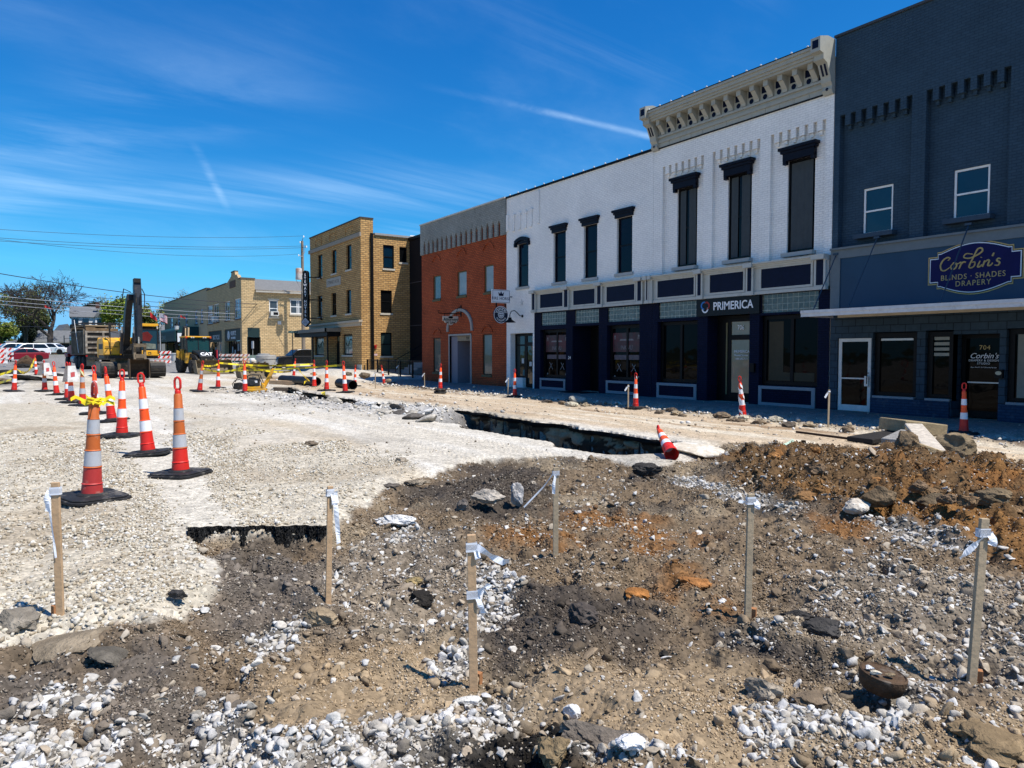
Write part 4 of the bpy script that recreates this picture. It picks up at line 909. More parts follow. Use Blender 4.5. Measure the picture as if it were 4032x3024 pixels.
    F0.box(c, ya, yb, z0, z0+0.10, 0.004, 0.10); F0.box(c, ya, yb, z0+0.10, 10.38, 0.003, 0.06); F0.box(c, ya, yb, z0-0.16, z0, 0.003, 0.05)
    F0.box(c, ya, yb, 9.80, 9.88, 0.004, 0.13)
    F0.box(c, ya, yb, 10.38, 10.46, 0.004, pj-0.1); F0.box(c, ya, yb, 10.46, 10.54, 0.004, pj-0.04); F0.box(c, ya, yb, 10.54, 10.66, 0.004, pj+0.02); F0.box(c, ya, yb, 10.66, 10.74, 0.004, pj+0.08)
    co = c.build('cornice', CORN, rt)
    dk = MB(); F0.box(dk, ya, yb, z0-0.20, z0-0.165, 0.003, 0.065); F0.box(dk, ya, yb, 10.74, 10.765, 0.0, pj+0.10); dk.build('dark_edge', BLACK, co)
    nb = 13; pt = (yb-ya)/nb
    dv = MB()
    for k in range(nb+1):
        y = ya + k*pt; F0.box(dv, y-0.02, y+0.02, z0-0.155, z0-0.01, 0.051, 0.065)
    dv.build('frieze_slats', CORN, co)
    for k in range(nb):
        y = ya + (k+0.5)*pt
        b = MB(); w = 0.085
        prof = [(0.06, 9.90), (0.13, 9.90), (0.15, 9.98), (0.36, 10.20), (0.42, 10.20), (0.42, 10.38), (0.06, 10.38)]
        b.prism([F0.P(y-w, z, d) for d, z in prof], (0, 2*w, 0)); b.build('bracket', CORN, co)
    for k in range(nb+1):
        y = ya + k*pt
        if k in (0, nb): y += 0.16 if k == 0 else -0.16
        p = MB(); p.lathe([(0.085,0),(0.085,0.004)], 16, F0.P(y, 10.0, 0.061), Matrix(((0,0,-1),(0,1,0),(1,0,0)))); F0.box(p, y-0.13, y+0.13, 10.13, 10.36, 0.061, 0.066); p.build('dark_roundel', NAVY, co)
    for y, nm in ((y0+0.15, 1), (y1-0.16, 2)):
        e = MB(); w = 0.16
        prof = [(0.004,9.38),(0.10,9.38),(0.17,9.50),(0.14,9.62),(0.22,9.72),(0.24,9.85),(0.42,10.22),(0.62,10.30),(0.62,10.46),(0.80,10.50),(0.80,10.92),(0.40,11.02),(0.004,11.0)]
        e.prism([F0.P(y-w, z, d) for d, z in prof], (0, 2*w, 0)); eb = e.build('end_console', CORN, co)
        p = MB(); F0.box(p, y-0.10, y+0.10, 10.60, 10.84, 0.80, 0.805)
        for q in (-0.07, 0.05): p.prism([F0.P(y+q-0.025, 9.90, 0.27), F0.P(y+q+0.035, 9.90, 0.27), F0.P(y+q+0.035, 10.20, 0.42), F0.P(y+q-0.025, 10.20, 0.42)], (-0.012, 0, 0.006))
        p.lathe([(0.05,0),(0.05,0.004)], 12, F0.P(y, 9.52, 0.165), Matrix(((0,0,-1),(0,1,0),(1,0,0)))); p.build('dark_inlay', NAVY, eb)
    bb = MB()
    for k in range(13): bb.lathe([(0.0,0),(0.035,0.02),(0.035,0.06),(0.0,0.08)], 8, F0.P(ya+0.2+k*0.56, 10.765, pj+0.03))
    bb.build('bulbs', WHITEP, co)
white_tall()

# ------------------------------------------------------------------ slate blue drapery shop
def blue_building():
    y0, y1, top = -6.0, 12.74, 11.03
    rt = thing('blue_brick_building', 'dark slate blue painted brick building with two white sash windows above a canopy', 'building', (FX, 6, GZ0), world=True)
    bays = [(10.43,12.56),(8.02,10.05),(5.4,7.55)]; wins = [(11.02,11.9,5.02,6.37),(8.52,9.39,5.08,6.39),(6.1,6.95,5.08,6.39)]
    mb = MB(); F0.wall(mb, y0, y1, 2.6, top, [(a,b,4.5,8.67,0.23) for a, b in bays])
    for (a, b), w in zip(bays, wins): F0.wall(mb, a, b, 4.5, 8.67, [w+(0.12,)], d=-0.22)
    for a, b in bays: teeth(mb, a, b, 8.67, 7, gh=0.33, rec=0.22, gw=0.16)
    shell(mb, FX, FX+20, y0, y1, -0.8, top); mb.build('wall', BLUEB, rt)
    r_ = MB(); r_.box(FX+0.3, FX+20, y0+0.3, y1-0.3, top-0.6, top-0.5); r_.build('roof', ROOFM, rt)
    cp = MB(); F0.box(cp, y0, y1+0.03, top, top+0.07, -0.35, 0.06); cp.build('coping', mat('dark coping', (0.045,0.05,0.055), .6), rt)
    for w in wins:
        F0.window(rt, *w, WHITEP, G_BLUE, d=-0.25, fw=0.055, sm=mat('slate blue sill', (0.03,0.055,0.085), .7), so=0.14)
    lo = [(11.44,12.5,-0.8,1.95,0.12),(10.14,11.4,0.22,2.1,0.25),(9.2,9.92,0.22,2.12,0.25),(8.1,9.2,-0.8,2.0,0.6),(5.6,7.95,0.22,2.12,0.25)]
    n = MB(); F0.wall(n, y0, y1, -0.8, 2.6, lo, d=0.0); n.build('storefront_wall', BLOCKB, rt)
    bs = MB(); F0.box(bs, 9.25, 11.42, -0.5, 0.2, 0.003, 0.05); F0.box(bs, 5.0, 8.08, -0.5, 0.2, 0.003, 0.05); bs.build('base_wall', brick('blue base paint', (0.026,0.055,0.105), (0.022,0.048,0.092), (0.017,0.035,0.07), bump=.5, stain=.35, stcol=(0.08,0.10,0.13)), rt)
    f = MB(); F0.box(f, y0, y1-0.02, 4.36, 4.62, 0.004, 0.09); F0.box(f, y0, y1-0.02, 4.62, 4.68, 0.004, 0.16); F0.box(f, 12.42, 12.72, 2.86, 4.36, 0.004, 0.089); f.build('fascia_trim', mat('grey blue trim', (0.135,0.16,0.17), .6, var=.08), rt)
    p = MB(); F0.box(p, y0, 12.42, 2.86, 4.36, 0.004, 0.055); p.build('sign_fascia', mat('fascia blue', (0.018,0.050,0.092), .4, var=.1, ns=1.0), rt)
    # flat canopy hung on rods
    c = MB(); cx = 18.75
    c.box(cx, cx+0.04, y0, 12.66, 2.56, 2.74); c.box(cx+0.04, FX-0.05, y0, 12.66, 2.66, 2.72); c.box(cx-0.03, cx, y0, 12.66, 2.66, 2.745); c.box(cx+0.04, FX-0.05, 12.62, 12.66, 2.57, 2.659)
    ca = c.build('canopy', mat('pale canopy metal', (0.52,0.53,0.55), .45, .1, dirt=(.3,.3,.3), dirt_amt=.2), rt)
    u = MB(); u.box(FX-0.35, FX-0.25, y0, 12.3, 2.56, 2.655); u.build('canopy_rail', mat('cream rail', (.42,.38,.29), .6), ca)
    for (yf, yw, zw) in ((12.28,12.56,4.5),(11.22,11.30,4.84),(8.80,8.87,4.86),(6.4,6.4,4.86)):
        r = MB(); r.tube([(cx+0.03, yf, 2.74), (FX-0.06, yw, zw)], 0.018, 6); r.obox((FX-0.06, yw, zw), (0.12, 0.16, 0.06)); r.build('tie_rod', mat('slate rod', (0.03,0.055,0.085), .5), ca)
    # doors and windows at street level
    d = door_glass(rt, 11.46, 12.48, -0.24, 1.94, -0.04, mat('white aluminium', (.60,.60,.58), .5), G_SHOP, bar=0.75, hs=1)
    pb = MB(); F0.box(pb, 11.5, 12.38, 0.72, 0.76, -0.035, 0.01); F0.box(pb, 11.5, 11.62, 0.52, 0.82, -0.038, 0.03); pb.build('push_bar', ALU, d)
    for (a, b, m) in ((10.16,11.38,[]),(9.22,9.9,[])):
        w = shopwin(rt, a, b, 0.24, 2.08, m, d=-0.12); q = MB(); F0.box(q, a+0.02, b-0.02, 0.20, 0.26, -0.10, 0.06); q.build('sill', TRIMB, w)
        if a < 10:
            bl = MB()
            for k in range(4): F0.box(bl, a+0.14, b-0.14, 1.42+k*0.145, 1.42+k*0.145+0.085, -0.168, -0.16)
            bl.build('striped_blind', mat('cream blind', (.30,.29,.24), .8), w)
        else:
            bl = MB(); F0.box(bl, a+0.16, b-0.14, 1.86, 1.92, -0.168, -0.155); bl.build('blind_rail', ALU, w)
    w = shopwin(rt, 5.62, 7.93, 0.24, 2.1, [6.8], d=-0.12); q = MB(); F0.box(q, 7.55, 7.75, 0.36, 2.0, -0.168, -0.155); q.build('curtain', mat('pale drape', (.20,.20,.17), .9), w); q = MB(); F0.box(q, 5.64, 7.91, 0.20, 0.26, -0.1, 0.06); q.build('sill', TRIMB, w)
    d2 = door_glass(rt, 8.12, 9.18, -0.22, 1.99, -0.45, BLACK, G_SHOP, bar=0.8, hs=1)
    pb = MB(); F0.box(pb, 8.25, 9.0, 0.70, 0.735, -0.45, -0.40); pb.build('push_bar', ALU, d2)
    put_text('704', 0.17, GOLD, d2, F0.P(8.62, 1.64, -0.44), ext=0.002, space=1.1)
    put_text("Corbin's", 0.20, WLET, d2, F0.P(8.64, 1.42, -0.44), ext=0.002, shear=0.35); put_text('DRAPERY & DESIGN', 0.075, WLET, d2, F0.P(8.64, 1.30, -0.44), ext=0.002, space=1.1); put_text('STUDIO', 0.075, WLET, d2, F0.P(8.64, 1.22, -0.44), ext=0.002, space=1.2)
    put_text('Open Mon-Fri 10-5 | Saturday by appt', 0.04, WLET, d2, F0.P(8.64, 1.12, -0.44), ext=0.002)
    mbx = MB(); F0.box(mbx, 7.98, 8.16, 0.86, 1.08, 0.002, 0.10); mm = mbx.build('mailbox', BLACK, rt); ov = MB(); ov.lathe([(0.05,0),(0.05,0.006)], 16, F0.P(8.07, 0.99, 0.1), Matrix(((0,0,-1),(0,1.4,0),(1,0,0)))); ov.build('oval_plate', mat('cream plate', (.45,.4,.28), .5), mm)
blue_building()
# ------------------------------------------------------------------ buff brick hotel on the corner
def hotel():
    y0, y1, top, gz_ = 50.6, 62.3, 11.55, 0.2
    rt = thing('hotel_building', 'three storey buff yellow brick hotel with stone bands on the street corner', 'building', (FX, (y0+y1)/2, 0.2), world=True)
    S0 = Fac('side', y0)
    fr = [(59.1,60.3,7.97,9.86),(55.72,56.86,7.97,9.86),(52.45,53.58,7.97,9.86),(59.28,60.45,4.57,6.4),(55.9,57.03,4.57,6.4),(52.6,53.7,4.57,6.42)]
    gf = [(58.95,61.3,1.3,2.85),(52.45,54.55,1.34,2.98),(55.2,57.95,0.0,3.0,0.9)]
    sd_ = [(22.2,23.1,7.95,9.72),(23.55,24.2,8.5,9.68),(21.97,22.9,4.55,6.29),(21.95,22.88,1.28,3.06)]
    mb = MB(); F0.wall(mb, y0, y1, -0.6, top, [o+(0.22,) for o in fr] + [o if len(o) > 4 else o+(0.25,) for o in gf])
    S0.wall(mb, FX, 21.4, -0.6, top, []); S0.wall(mb, 21.4, 30, -0.6, 10.4, [o+(0.2,) for o in sd_])
    mb.add([(21.4,y0,10.4),(21.4,y1,10.4),(21.4,y1,top),(21.4,y0,top)], [(0,1,2,3)]); mb.add([(FX,y1,-.6),(30,y1,-.6),(30,y1,10.4),(FX,y1,10.4)], [(0,1,2,3)])
    mb.build('wall', BUFFB, rt)
    pr = MB()
    for c in (60.0, 56.5, 53.0):
        for a in (-0.75, 0.65): F0.box(pr, c+a, c+a+0.1, 10.68, 11.28, 0.002, 0.05)
        F0.box(pr, c-0.65, c+0.65, 11.2, 11.28, 0.002, 0.05)
    pr.build('parapet_panels', BUFFB, rt)
    r_ = MB(); r_.box(21.5, 30, y0-0.12, y1, 10.4, 10.55); r_.build('roof', COPE, rt)
    cp = MB(); F0.box(cp, y0-0.05, y1+0.05, top, top+0.1, -1.02, 0.06); cp.build('coping', mat('dark brown coping', (.06,.045,.035), .6), rt)
    bd = MB(); F0.box(bd, y0-0.12, y1+0.12, 10.2, 10.5, 0.003, 0.12); bd.build('stone_band', mat('grey brown stone band', (.30,.25,.19), .85), rt)
    cn = MB(); F0.box(cn, y0-0.25, y1+0.2, 3.82, 3.98, 0.003, 0.30); F0.box(cn, y0-0.10, y1+0.1, 3.55, 3.82, 0.003, 0.14); cn.build('stone_cornice', mat('tan stone', (.42,.35,.26), .85), rt)
    nm = MB(); F0.box(nm, 54.75, 58.0, 6.95, 7.62, 0.003, 0.05); no = nm.build('name_stone', mat('carved grey stone', (.38,.34,.28), .9), rt)
    put_text('STEWART HOTEL', 0.40, mat('carved letters', (.20,.17,.13), .9), no, F0.P(56.37, 7.28, 0.055), ext=0.003, sx=0.88)
    for o in fr: F0.window(rt, *o, BLACK, G_DARK, d=-0.12, fw=0.08, sm=STONE_T)
    gl = glass('pale lobby glass', (0.15,0.20,0.165), 0.6, .05)
    for o in gf[:2]:
        w = F0.window(rt, *o, BLACK, gl, d=-0.14, fw=0.12, rail=False, sm=STONE_T)
        c = (o[0]+o[1])/2; s = MB(); s.tube([F0.P(c-0.7+1.4*k/14, o[3]-0.65+0.28*math.sin(k*PI/7), -0.15) for k in range(15)], 0.02, 5); s.build('scroll', BLACK, w)
    d = door_glass(rt, 55.4, 57.7, 0.0, 2.95, -0.7, BLACK, gl, trans=2.4); m_ = MB(); F0.box(m_, 56.3, 57.68, 0.1, 2.3, -0.70, -0.66); m_.build('door_leaf', BLACK, d)
    k = MB(); k.box(FX-1.25, FX+0.1, 54.9, 62.1, 3.25, 3.42); k.box(FX-1.32, FX-1.2, 54.85, 62.15, 3.2, 3.48); k.box(FX-1.32, FX+0.1, 54.85, 54.95, 3.2, 3.48); ko = k.build('door_canopy', mat('tan grey canopy', (.20,.17,.13), .6), rt)
    k = MB(); k.box(FX-1.1, FX, 55.0, 62.0, 2.85, 3.24)
    k.box(FX-1.1,FX-1.0,58.6,58.7,0.1,2.9); k.box(FX-1.1,FX-1.0,55.0,55.1,0.1,2.9); k.build('canopy_frame', BLACK, ko)
    def swin(o, gm, rail=True):
        w = S0.window(rt, *o, BLACK, gm, d=-0.08, fw=0.09, rail=rail); q = MB(); S0.box(q, o[0]-0.06, o[1]+0.06, o[2]-0.14, o[2]-0.003, -0.1, 0.06); q.build('sill', STONE_T, w); return w
    swin(sd_[0], G_BLUE); swin(sd_[1], G_DARK, False); swin(sd_[2], G_DARK); swin(sd_[3], glass('grey green glass', (0.03,0.05,0.045), .6))
    dp = MB(); S0.box(dp, 21.16, 21.34, 0.2, 10.5, 0.003, 0.16); dp.build('downpipe', BLACK, rt)
    fa = MB(); S0.box(fa, 21.43, 21.57, 1.85, 2.12, 0.003, 0.09); S0.box(fa, 21.40, 21.6, 2.0, 2.08, 0.003, 0.12); fa.build('fire_alarm', mat('red alarm', (.42,.02,.02), .4), rt)
    np_ = MB(); S0.box(np_, 21.40, 21.66, 1.30, 1.44, 0.003, 0.02); np_.build('notice_plate', mat('pink plate', (.6,.42,.42), .5), rt)
    st = MB(); F0.box(st, y0-0.04, y0+0.8, 0.2, 0.62, 0.003, 0.05); F0.box(st, y1-1.2, y1+0.04, 0.2, 0.62, 0.003, 0.05); st.build('stone_base', STONE_T, rt)
hotel()
def hotel_sign():
    rt = thing('hotel_sign', 'tall black vertical sign with white letters and a diamond foot on the hotel corner', 'sign', (19.25, 59.9, 3.7), R(-45))
    w, t = 0.23, 0.17; q = MB(); out = [(-w, 0.5), (-w, 4.55)] + [(w*math.cos(PI - PI*k/8), 4.55 + 0.22*math.sin(PI*k/8)) for k in range(1, 8)] + [(w, 4.55), (w, 0.5)]
    q.prism([(x, -t, z) for x, z in out], (0, 2*t, 0)); bo = q.build('sign_board', mat('sign black', (.005,.005,.006), .35, spec=.2), rt)
    e = MB(); e.tube([(x*0.93, -t-0.004, 0.04+z*0.985) for x, z in out], 0.012, 5, True); e.build('edge_trim', mat('grey green trim', (.05,.07,.06), .5), bo)
    z = 4.38
    for ch in 'STEWART HOTEL':
        if ch != ' ': put_text(ch, 0.30, WLET, bo, (0, -t-0.006, z), 'side', ext=0.004, bold=0.006)
        z -= 0.285 if ch != ' ' else 0.24
    d = MB(); s = 0.42; d.prism([(-s, -t-.06, .42), (0, -t-.06, .42-s), (s, -t-.06, .42), (0, -t-.06, .42+s)], (0, .30, 0)); do = d.build('diamond', mat('sign black', (.005,.005,.006)), rt)
    d = MB(); s = 0.37; d.prism([(-s, -t-.065, .42), (0, -t-.065, .42-s), (s, -t-.065, .42), (0, -t-.065, .42+s)], (0, .004, 0)); fo = d.build('diamond_face', mat('pale sign grey', (.32,.34,.38), .5), do)
    put_text('714', 0.16, BLACK, fo, (0, -t-.07, .50), 'side', ext=0.002); put_text('MAIN', 0.14, BLACK, fo, (0, -t-.07, .34), 'side', ext=0.002)
    a = MB()
    for zz in (4.2, 2.3, 0.75): a.bar((w*.5, 0, zz), (1.25, .35, zz), 0.08); a.obox((1.2, .35, zz), (.1, .25, .3))
    a.build('wall_arm', BLACK, rt)
hotel_sign()
def black_building():
    rt = thing('black_building', 'matt black clad stair block set back between hotel and red brick building', 'building', (24.4, 45.5, 0), world=True)
    q = MB(); q.box(24.4, 32, 40.6, 50.58, -0.5, 10.2); bo = q.build('wall', mat('matt black cladding', (.004,.004,.006), .85, var=.2, spec=.2), rt)
    r = MB(); r.box(24.25, 32, 40.6, 50.58, 10.2, 10.42); r.build('roof', BLACK, rt)
    l = MB()
    for z in (3.6, 6.9): l.box(24.36, 24.398, 40.7, 50.5, z, z+0.04)
    l.build('cladding_joint', mat('grey joint', (.05,.05,.06), .6), rt)
black_building()
def railing():
    rt = thing('patio_railing', 'black metal railing along the patio between hotel and red brick building', 'railing', (20.7, 45.6, 0.0), world=True)
    q = MB(); X = 20.75; z0, z1 = -0.05, 1.0
    for (a, b) in (((X, 40.7), (X, 50.4)),):
        q.box(X-0.03, X+0.03, 40.7, 50.4, z1-0.05, z1); q.box(X-0.025, X+0.025, 40.7, 50.4, z0+0.12, z0+0.16)
    q.build('rails', BLACK, rt)
    for k in range(6):
        p = MB(); y = 40.75 + k*1.92; p.box(X-0.045, X+0.045, y-0.045, y+0.045, -0.3, z1+0.03); p.build('post', BLACK, rt)
    p = MB()
    for k in range(66):
        y = 40.9 + k*0.145; p.box(X-0.01, X+0.01, y-0.01, y+0.01, z0+0.16, z1-0.05)
    p.build('balusters', BLACK, rt)
    s = thing('entry_steps', 'pale concrete steps with slanted handrail behind the black patio railing', 'steps', (23, 47.5, 0), world=True)
    q = MB()
    for k in range(5): q.box(22.2+0.32*k, 24.35, 46.2, 48.4, -0.1+0.18*k, 0.08+0.18*k)
    q.build('treads', mat('step concrete', (.42,.42,.40), .9), s)
    q = MB(); q.tube([(21.9, 46.15, 0.9), (22.2, 46.15, 1.0), (24.3, 46.15, 2.1)], 0.03, 6); q.tube([(21.9, 48.45, 0.9), (22.2, 48.45, 1.0), (24.3, 48.45, 2.1)], 0.03, 6); q.tube([(22.2,46.15,0),(22.2,46.15,1.0)], .03, 6); q.tube([(22.2,48.45,0),(22.2,48.45,1.0)], .03, 6); q.build('handrail', BLACK, s)
railing()

# ------------------------------------------------------------------ cream brick corner shops beyond the side street
def corner_shops():
    y0, y1 = 87.5, 147.0
    rt = thing('corner_shop_building', 'two storey cream and tan brick corner building with stepped gable and white windows', 'building', (FX, 100, 0.6), world=True)
    S0 = Fac('side', y0)
    w1 = [(87.95,91.2,5.62,8.05),(93.4,96.4,5.62,8.03),(99.75,103.1,5.62,8.1),(103.75,107.4,5.56,8.1)]
    w2 = [(110.5,112.4,5.86,7.97),(114.85,116.9,5.86,7.97),(123.0,125.3,5.86,7.9),(130.2,132.6,5.83,7.93),(137.7,140.6,5.83,7.95)]
    s1 = [(88.3,96.8,0.6,4.5,0.6),(98.4,107.0,0.6,4.5,0.6)]
    mb = MB(); F0.wall(mb, y0, 107.5, 0.2, 10.25, [o+(0.25,) for o in w1] + s1)
    F0.poly(mb, [(88.6,10.25),(89.6,10.9),(90.4,10.95),(90.6,11.35),(92.4,11.35),(92.6,10.95),(95.0,10.3),(95.1,10.25)], -0.4, -0.002)
    mb.build('front_wall', TANB, rt)
    m2 = MB(); F0.wall(m2, 107.5, y1, 0.2, 10.6, [o+(0.25,) for o in w2] + [(112,144,0.6,3.2,1.0)]); m2.build('front_wall', mat('dull tan stucco', (.46,.34,.20), .9, var=.1, ns=2), rt)
    sd_ = [(23.6,24.65,5.87,7.88),(26.12,28.0,6.31,8.04),(21.05,22.45,0.6,4.5),(26.57,27.8,3.4,3.95)]
    ms = MB(); S0.wall(ms, FX+0.001, 21.95, 0.2, 10.28, [sd_[2]+(0.4,)] if False else []); ms = MB()
    S0.wall(ms, FX+0.001, 40, 0.2, 9.1, [o+(0.2,) for o in sd_]); S0.wall(ms, FX+0.001, 21.95, 9.1, 10.28, []); ms.add([(21.95,y0,9.1),(21.95,95,9.1),(21.95,95,10.28),(21.95,y0,10.28)], [(0,1,2,3)])
    ms.build('side_wall', CREAMB, rt)
    cp = MB(); F0.box(cp, y0-0.08, 88.6, 10.25, 10.4, -1.6, 0.08); F0.box(cp, 95.1, 107.6, 10.25, 10.38, -0.5, 0.08); F0.box(cp, 107.6, y1, 10.6, 10.72, -0.5, 0.08); F0.box(cp, 90.6, 92.4, 11.35, 11.5, -0.4, 0.06)
    cp.build('coping', mat('dark stone coping', (.10,.085,.07), .8), rt)
    rf = MB(); rf.add([(21.96,y0-0.35,9.0),(45,y0-0.35,8.75),(45,94.5,11.0),(21.96,94.5,11.0)], [(0,1,2,3)]); rf.add([(21.96,94.5,11.0),(45,94.5,11.0),(45,101,9),(21.96,101,9)], [(0,1,2,3)]); rf.box(22,45,107,146,9.8,10.0)
    rf.build('roof', mat('grey shingle', (.16,.16,.155), .9, var=.2, ns=4), rt)
    gt = MB(); gt.box(21.97, 45, y0-0.45, y0-0.32, 8.72, 8.92); gt.build('gutter', mat('pale gutter', (.40,.37,.31), .6), rt)
    dkb = mat('dark red brick panel', (.13,.075,.05), .9); v = MB(); F0.box(v, 90.3, 93.3, 9.5, 10.35, 0.002, 0.05); v.build('name_panel', dkb, rt)
    for o in w1: F0.window(rt, *o, WHITEP, glass('pale dusk glass', (.05,.06,.065), .5), d=-0.1, fw=0.12, rail=(o[2]+o[3])/2, mull=[o[0]+(o[1]-o[0])/3, o[0]+2*(o[1]-o[0])/3], sm=dkb)
    for o in w2: F0.window(rt, *o, mat('blue white trim', (.36,.42,.50), .6), glass('blue glass', (.09,.12,.16), .5), d=-0.1, fw=0.3, rail=True, sm=dkb)
    def swin(o, mull=()):
        w = S0.window(rt, *o, WHITEP, glass('pale dusk glass', (.05,.06,.065), .5), d=-0.08, fw=0.11, mull=mull); q = MB(); S0.box(q, o[0]-0.1, o[1]+0.1, o[2]-0.2, o[2]-0.003, -.1, .1); S0.box(q, o[0]-0.15, o[1]+0.15, o[3]+0.003, o[3]+0.16, .002, .03); q.build('sill', STONE_T, w); return w
    a = swin(sd_[0]); swin(sd_[1], [26.98, 27.2])
    ac = MB(); S0.box(ac, 23.65, 24.6, 5.98, 6.5, -0.05, 0.55); ao = ac.build('air_conditioner', mat('off white metal', (.55,.54,.50), .5), rt); g = MB(); S0.box(g, 23.95, 24.5, 6.08, 6.4, 0.55, 0.56); g.build('grille', BLACK, ao)
    for yy in (100.3,):
        ac = MB(); F0.box(ac, yy, yy+1.6, 5.66, 6.35, -0.05, 0.55); ac.build('air_conditioner', mat('off white metal', (.55,.54,.50), .5), rt)
    mt = MB(); S0.box(mt, 24.55, 24.95, 4.95, 5.35, 0.003, 0.2); mt.build('meter_box', mat('off white metal', (.55,.54,.50), .5), rt)
    dr = MB(); S0.box(dr, 21.05, 22.45, 3.4, 4.5, -0.06, -0.02); S0.box(dr, 20.98, 21.05, 0.6, 3.4, -0.1, 0.03); S0.box(dr, 22.45, 22.52, 0.6, 3.4, -0.1, 0.03); dr.build('side_door_head', mat('dark green panel', (.012,.03,.03), .5), rt)
    dr = MB(); S0.box(dr, 21.06, 22.44, 0.6, 3.4, -0.2, -0.15); dd = dr.build('side_door', G_SHOP, rt); dr = MB(); S0.box(dr, 21.06, 22.44, 0.6, 1.25, -0.149, -0.1); dr.build('green_base', mat('grey green base', (.12,.17,.15), .6), dd)
    dr = MB(); S0.box(dr, 26.6, 27.8, 3.4, 3.95, -0.18, -0.12); dr.build('side_vent', BLACK, rt)
    # shop fronts
    fa = mat('dark teal fascia', (.008,.016,.018), .5)
    for (a, b) in ((88.3,96.8),(98.4,107.0)):
        q = MB(); F0.box(q, a, b, 3.0, 4.48, -0.3, -0.1); q.build('sign_fascia', fa, rt)
        q = MB(); F0.box(q, a+0.05, b-0.05, 0.7, 2.98, -0.58, -0.5); pn = q.build('shop_window', G_SHOP, rt)
        q = MB()
        for k in range(7): F0.box(q, a+0.3+k*(b-a-0.7)/6, a+0.38+k*(b-a-0.7)/6, 0.7, 2.98, -0.5, -0.46)
        q.build('mullion', BLACK, pn)
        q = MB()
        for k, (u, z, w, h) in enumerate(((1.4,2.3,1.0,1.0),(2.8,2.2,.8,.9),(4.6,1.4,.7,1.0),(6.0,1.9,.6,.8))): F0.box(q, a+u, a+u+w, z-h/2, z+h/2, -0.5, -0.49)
        q.build('window_patches', mat('pale window patch', (.33,.34,.33), .6, var=.3), pn)  # pale flat patches on the shop glass
    q = MB(); q.lathe([(0.0,0),(0.55,0),(0.55,0.02),(0,0.02)], 20, F0.P(94.9, 3.75, -0.1), Matrix(((0,0,-1),(0,1.2,0),(1,0,0)))); q.build('round_logo', mat('pale logo', (.5,.5,.5), .5, var=.4, ns=3), rt)
    put_text('KURTZ', 0.75, WLET, rt, F0.P(92.3, 3.92, -0.09), ext=0.01, sx=1.15); put_text('HOME SERVICES', 0.36, WLET, rt, F0.P(92.4, 3.36, -0.09), ext=0.01, sx=0.9); put_text('BICYCLE', 0.85, mat('pale letters', (.6,.6,.58), .5), rt, F0.P(102.3, 3.6, -0.09), ext=0.01, sx=1.3)
    q = MB(); F0.box(q, 112.02, 143.98, 0.6, 3.2, -0.98, -0.9); q.build('shop_window', G_SHOP, rt)
    for y in (112.6, 118, 124, 130): 
        q = MB(); F0.box(q, y, y+0.35, 0.6, 3.2, -0.3, -0.05); q.build('post', mat('dull tan post', (.16,.13,.09), .7), rt)
corner_shops()
def awning():
    rt = thing('shop_awning', 'dark green barrel awning over the shop entrance beyond the side street', 'awning', (19, 114, 3.4), world=True)
    y0, y1, x0, x1 = 113.8, 150, 17.1, 20.38; gm = mat('dark green canvas', (.008,.045,.050), .6, var=.15, ns=.6)
    N = 8; out = [(x1, 3.25), (x0, 3.25)] + [(x0 + 1.5 - 1.5*math.cos(PI/2*k/N), 4.55 + 0.85*math.sin(PI/2*k/N)) for k in range(N+1)] + [(x1, 5.4)]
    q = MB(); q.prism([(x, y0, z) for x, z in out], (0, y1-y0, 0)); q.build('canvas', gm, rt, smooth=True)
    put_text('CODE ZONE', 0.9, mat('awning letters', (.20,.27,.28), .6), rt, (x0-0.02, 128, 3.85), 'front', sx=2.2, ext=0.01)
    put_text('THE', 0.5, mat('awning letters', (.20,.27,.28), .6), rt, (x0-0.02, 128, 4.5), 'front', sx=2.2, ext=0.01)
    for y in (114.2, 122, 130):
        p = MB(); p.box(x0+0.1, x0+0.25, y, y+0.25, 0.5, 3.3); p.build('post', BLACK, rt)
    s = thing('banner_sign', 'white banner with black lettering hung on the green awning end', 'sign', (19.2, 113.6, 4.0), world=True)
    a = aty(886, 508, 113.7); b = aty(914.5, 540, 113.7)
    q = MB(); q.box(a.x, b.x, 113.66, 113.72, b.z, a.z); bo = q.build('board', WHITEP, s)
    put_text('Furniture', 0.42, BLACK, bo, ((a.x+b.x)/2, 113.65, (a.z+b.z)/2+0.05), 'side', ext=0.004); 
awning()

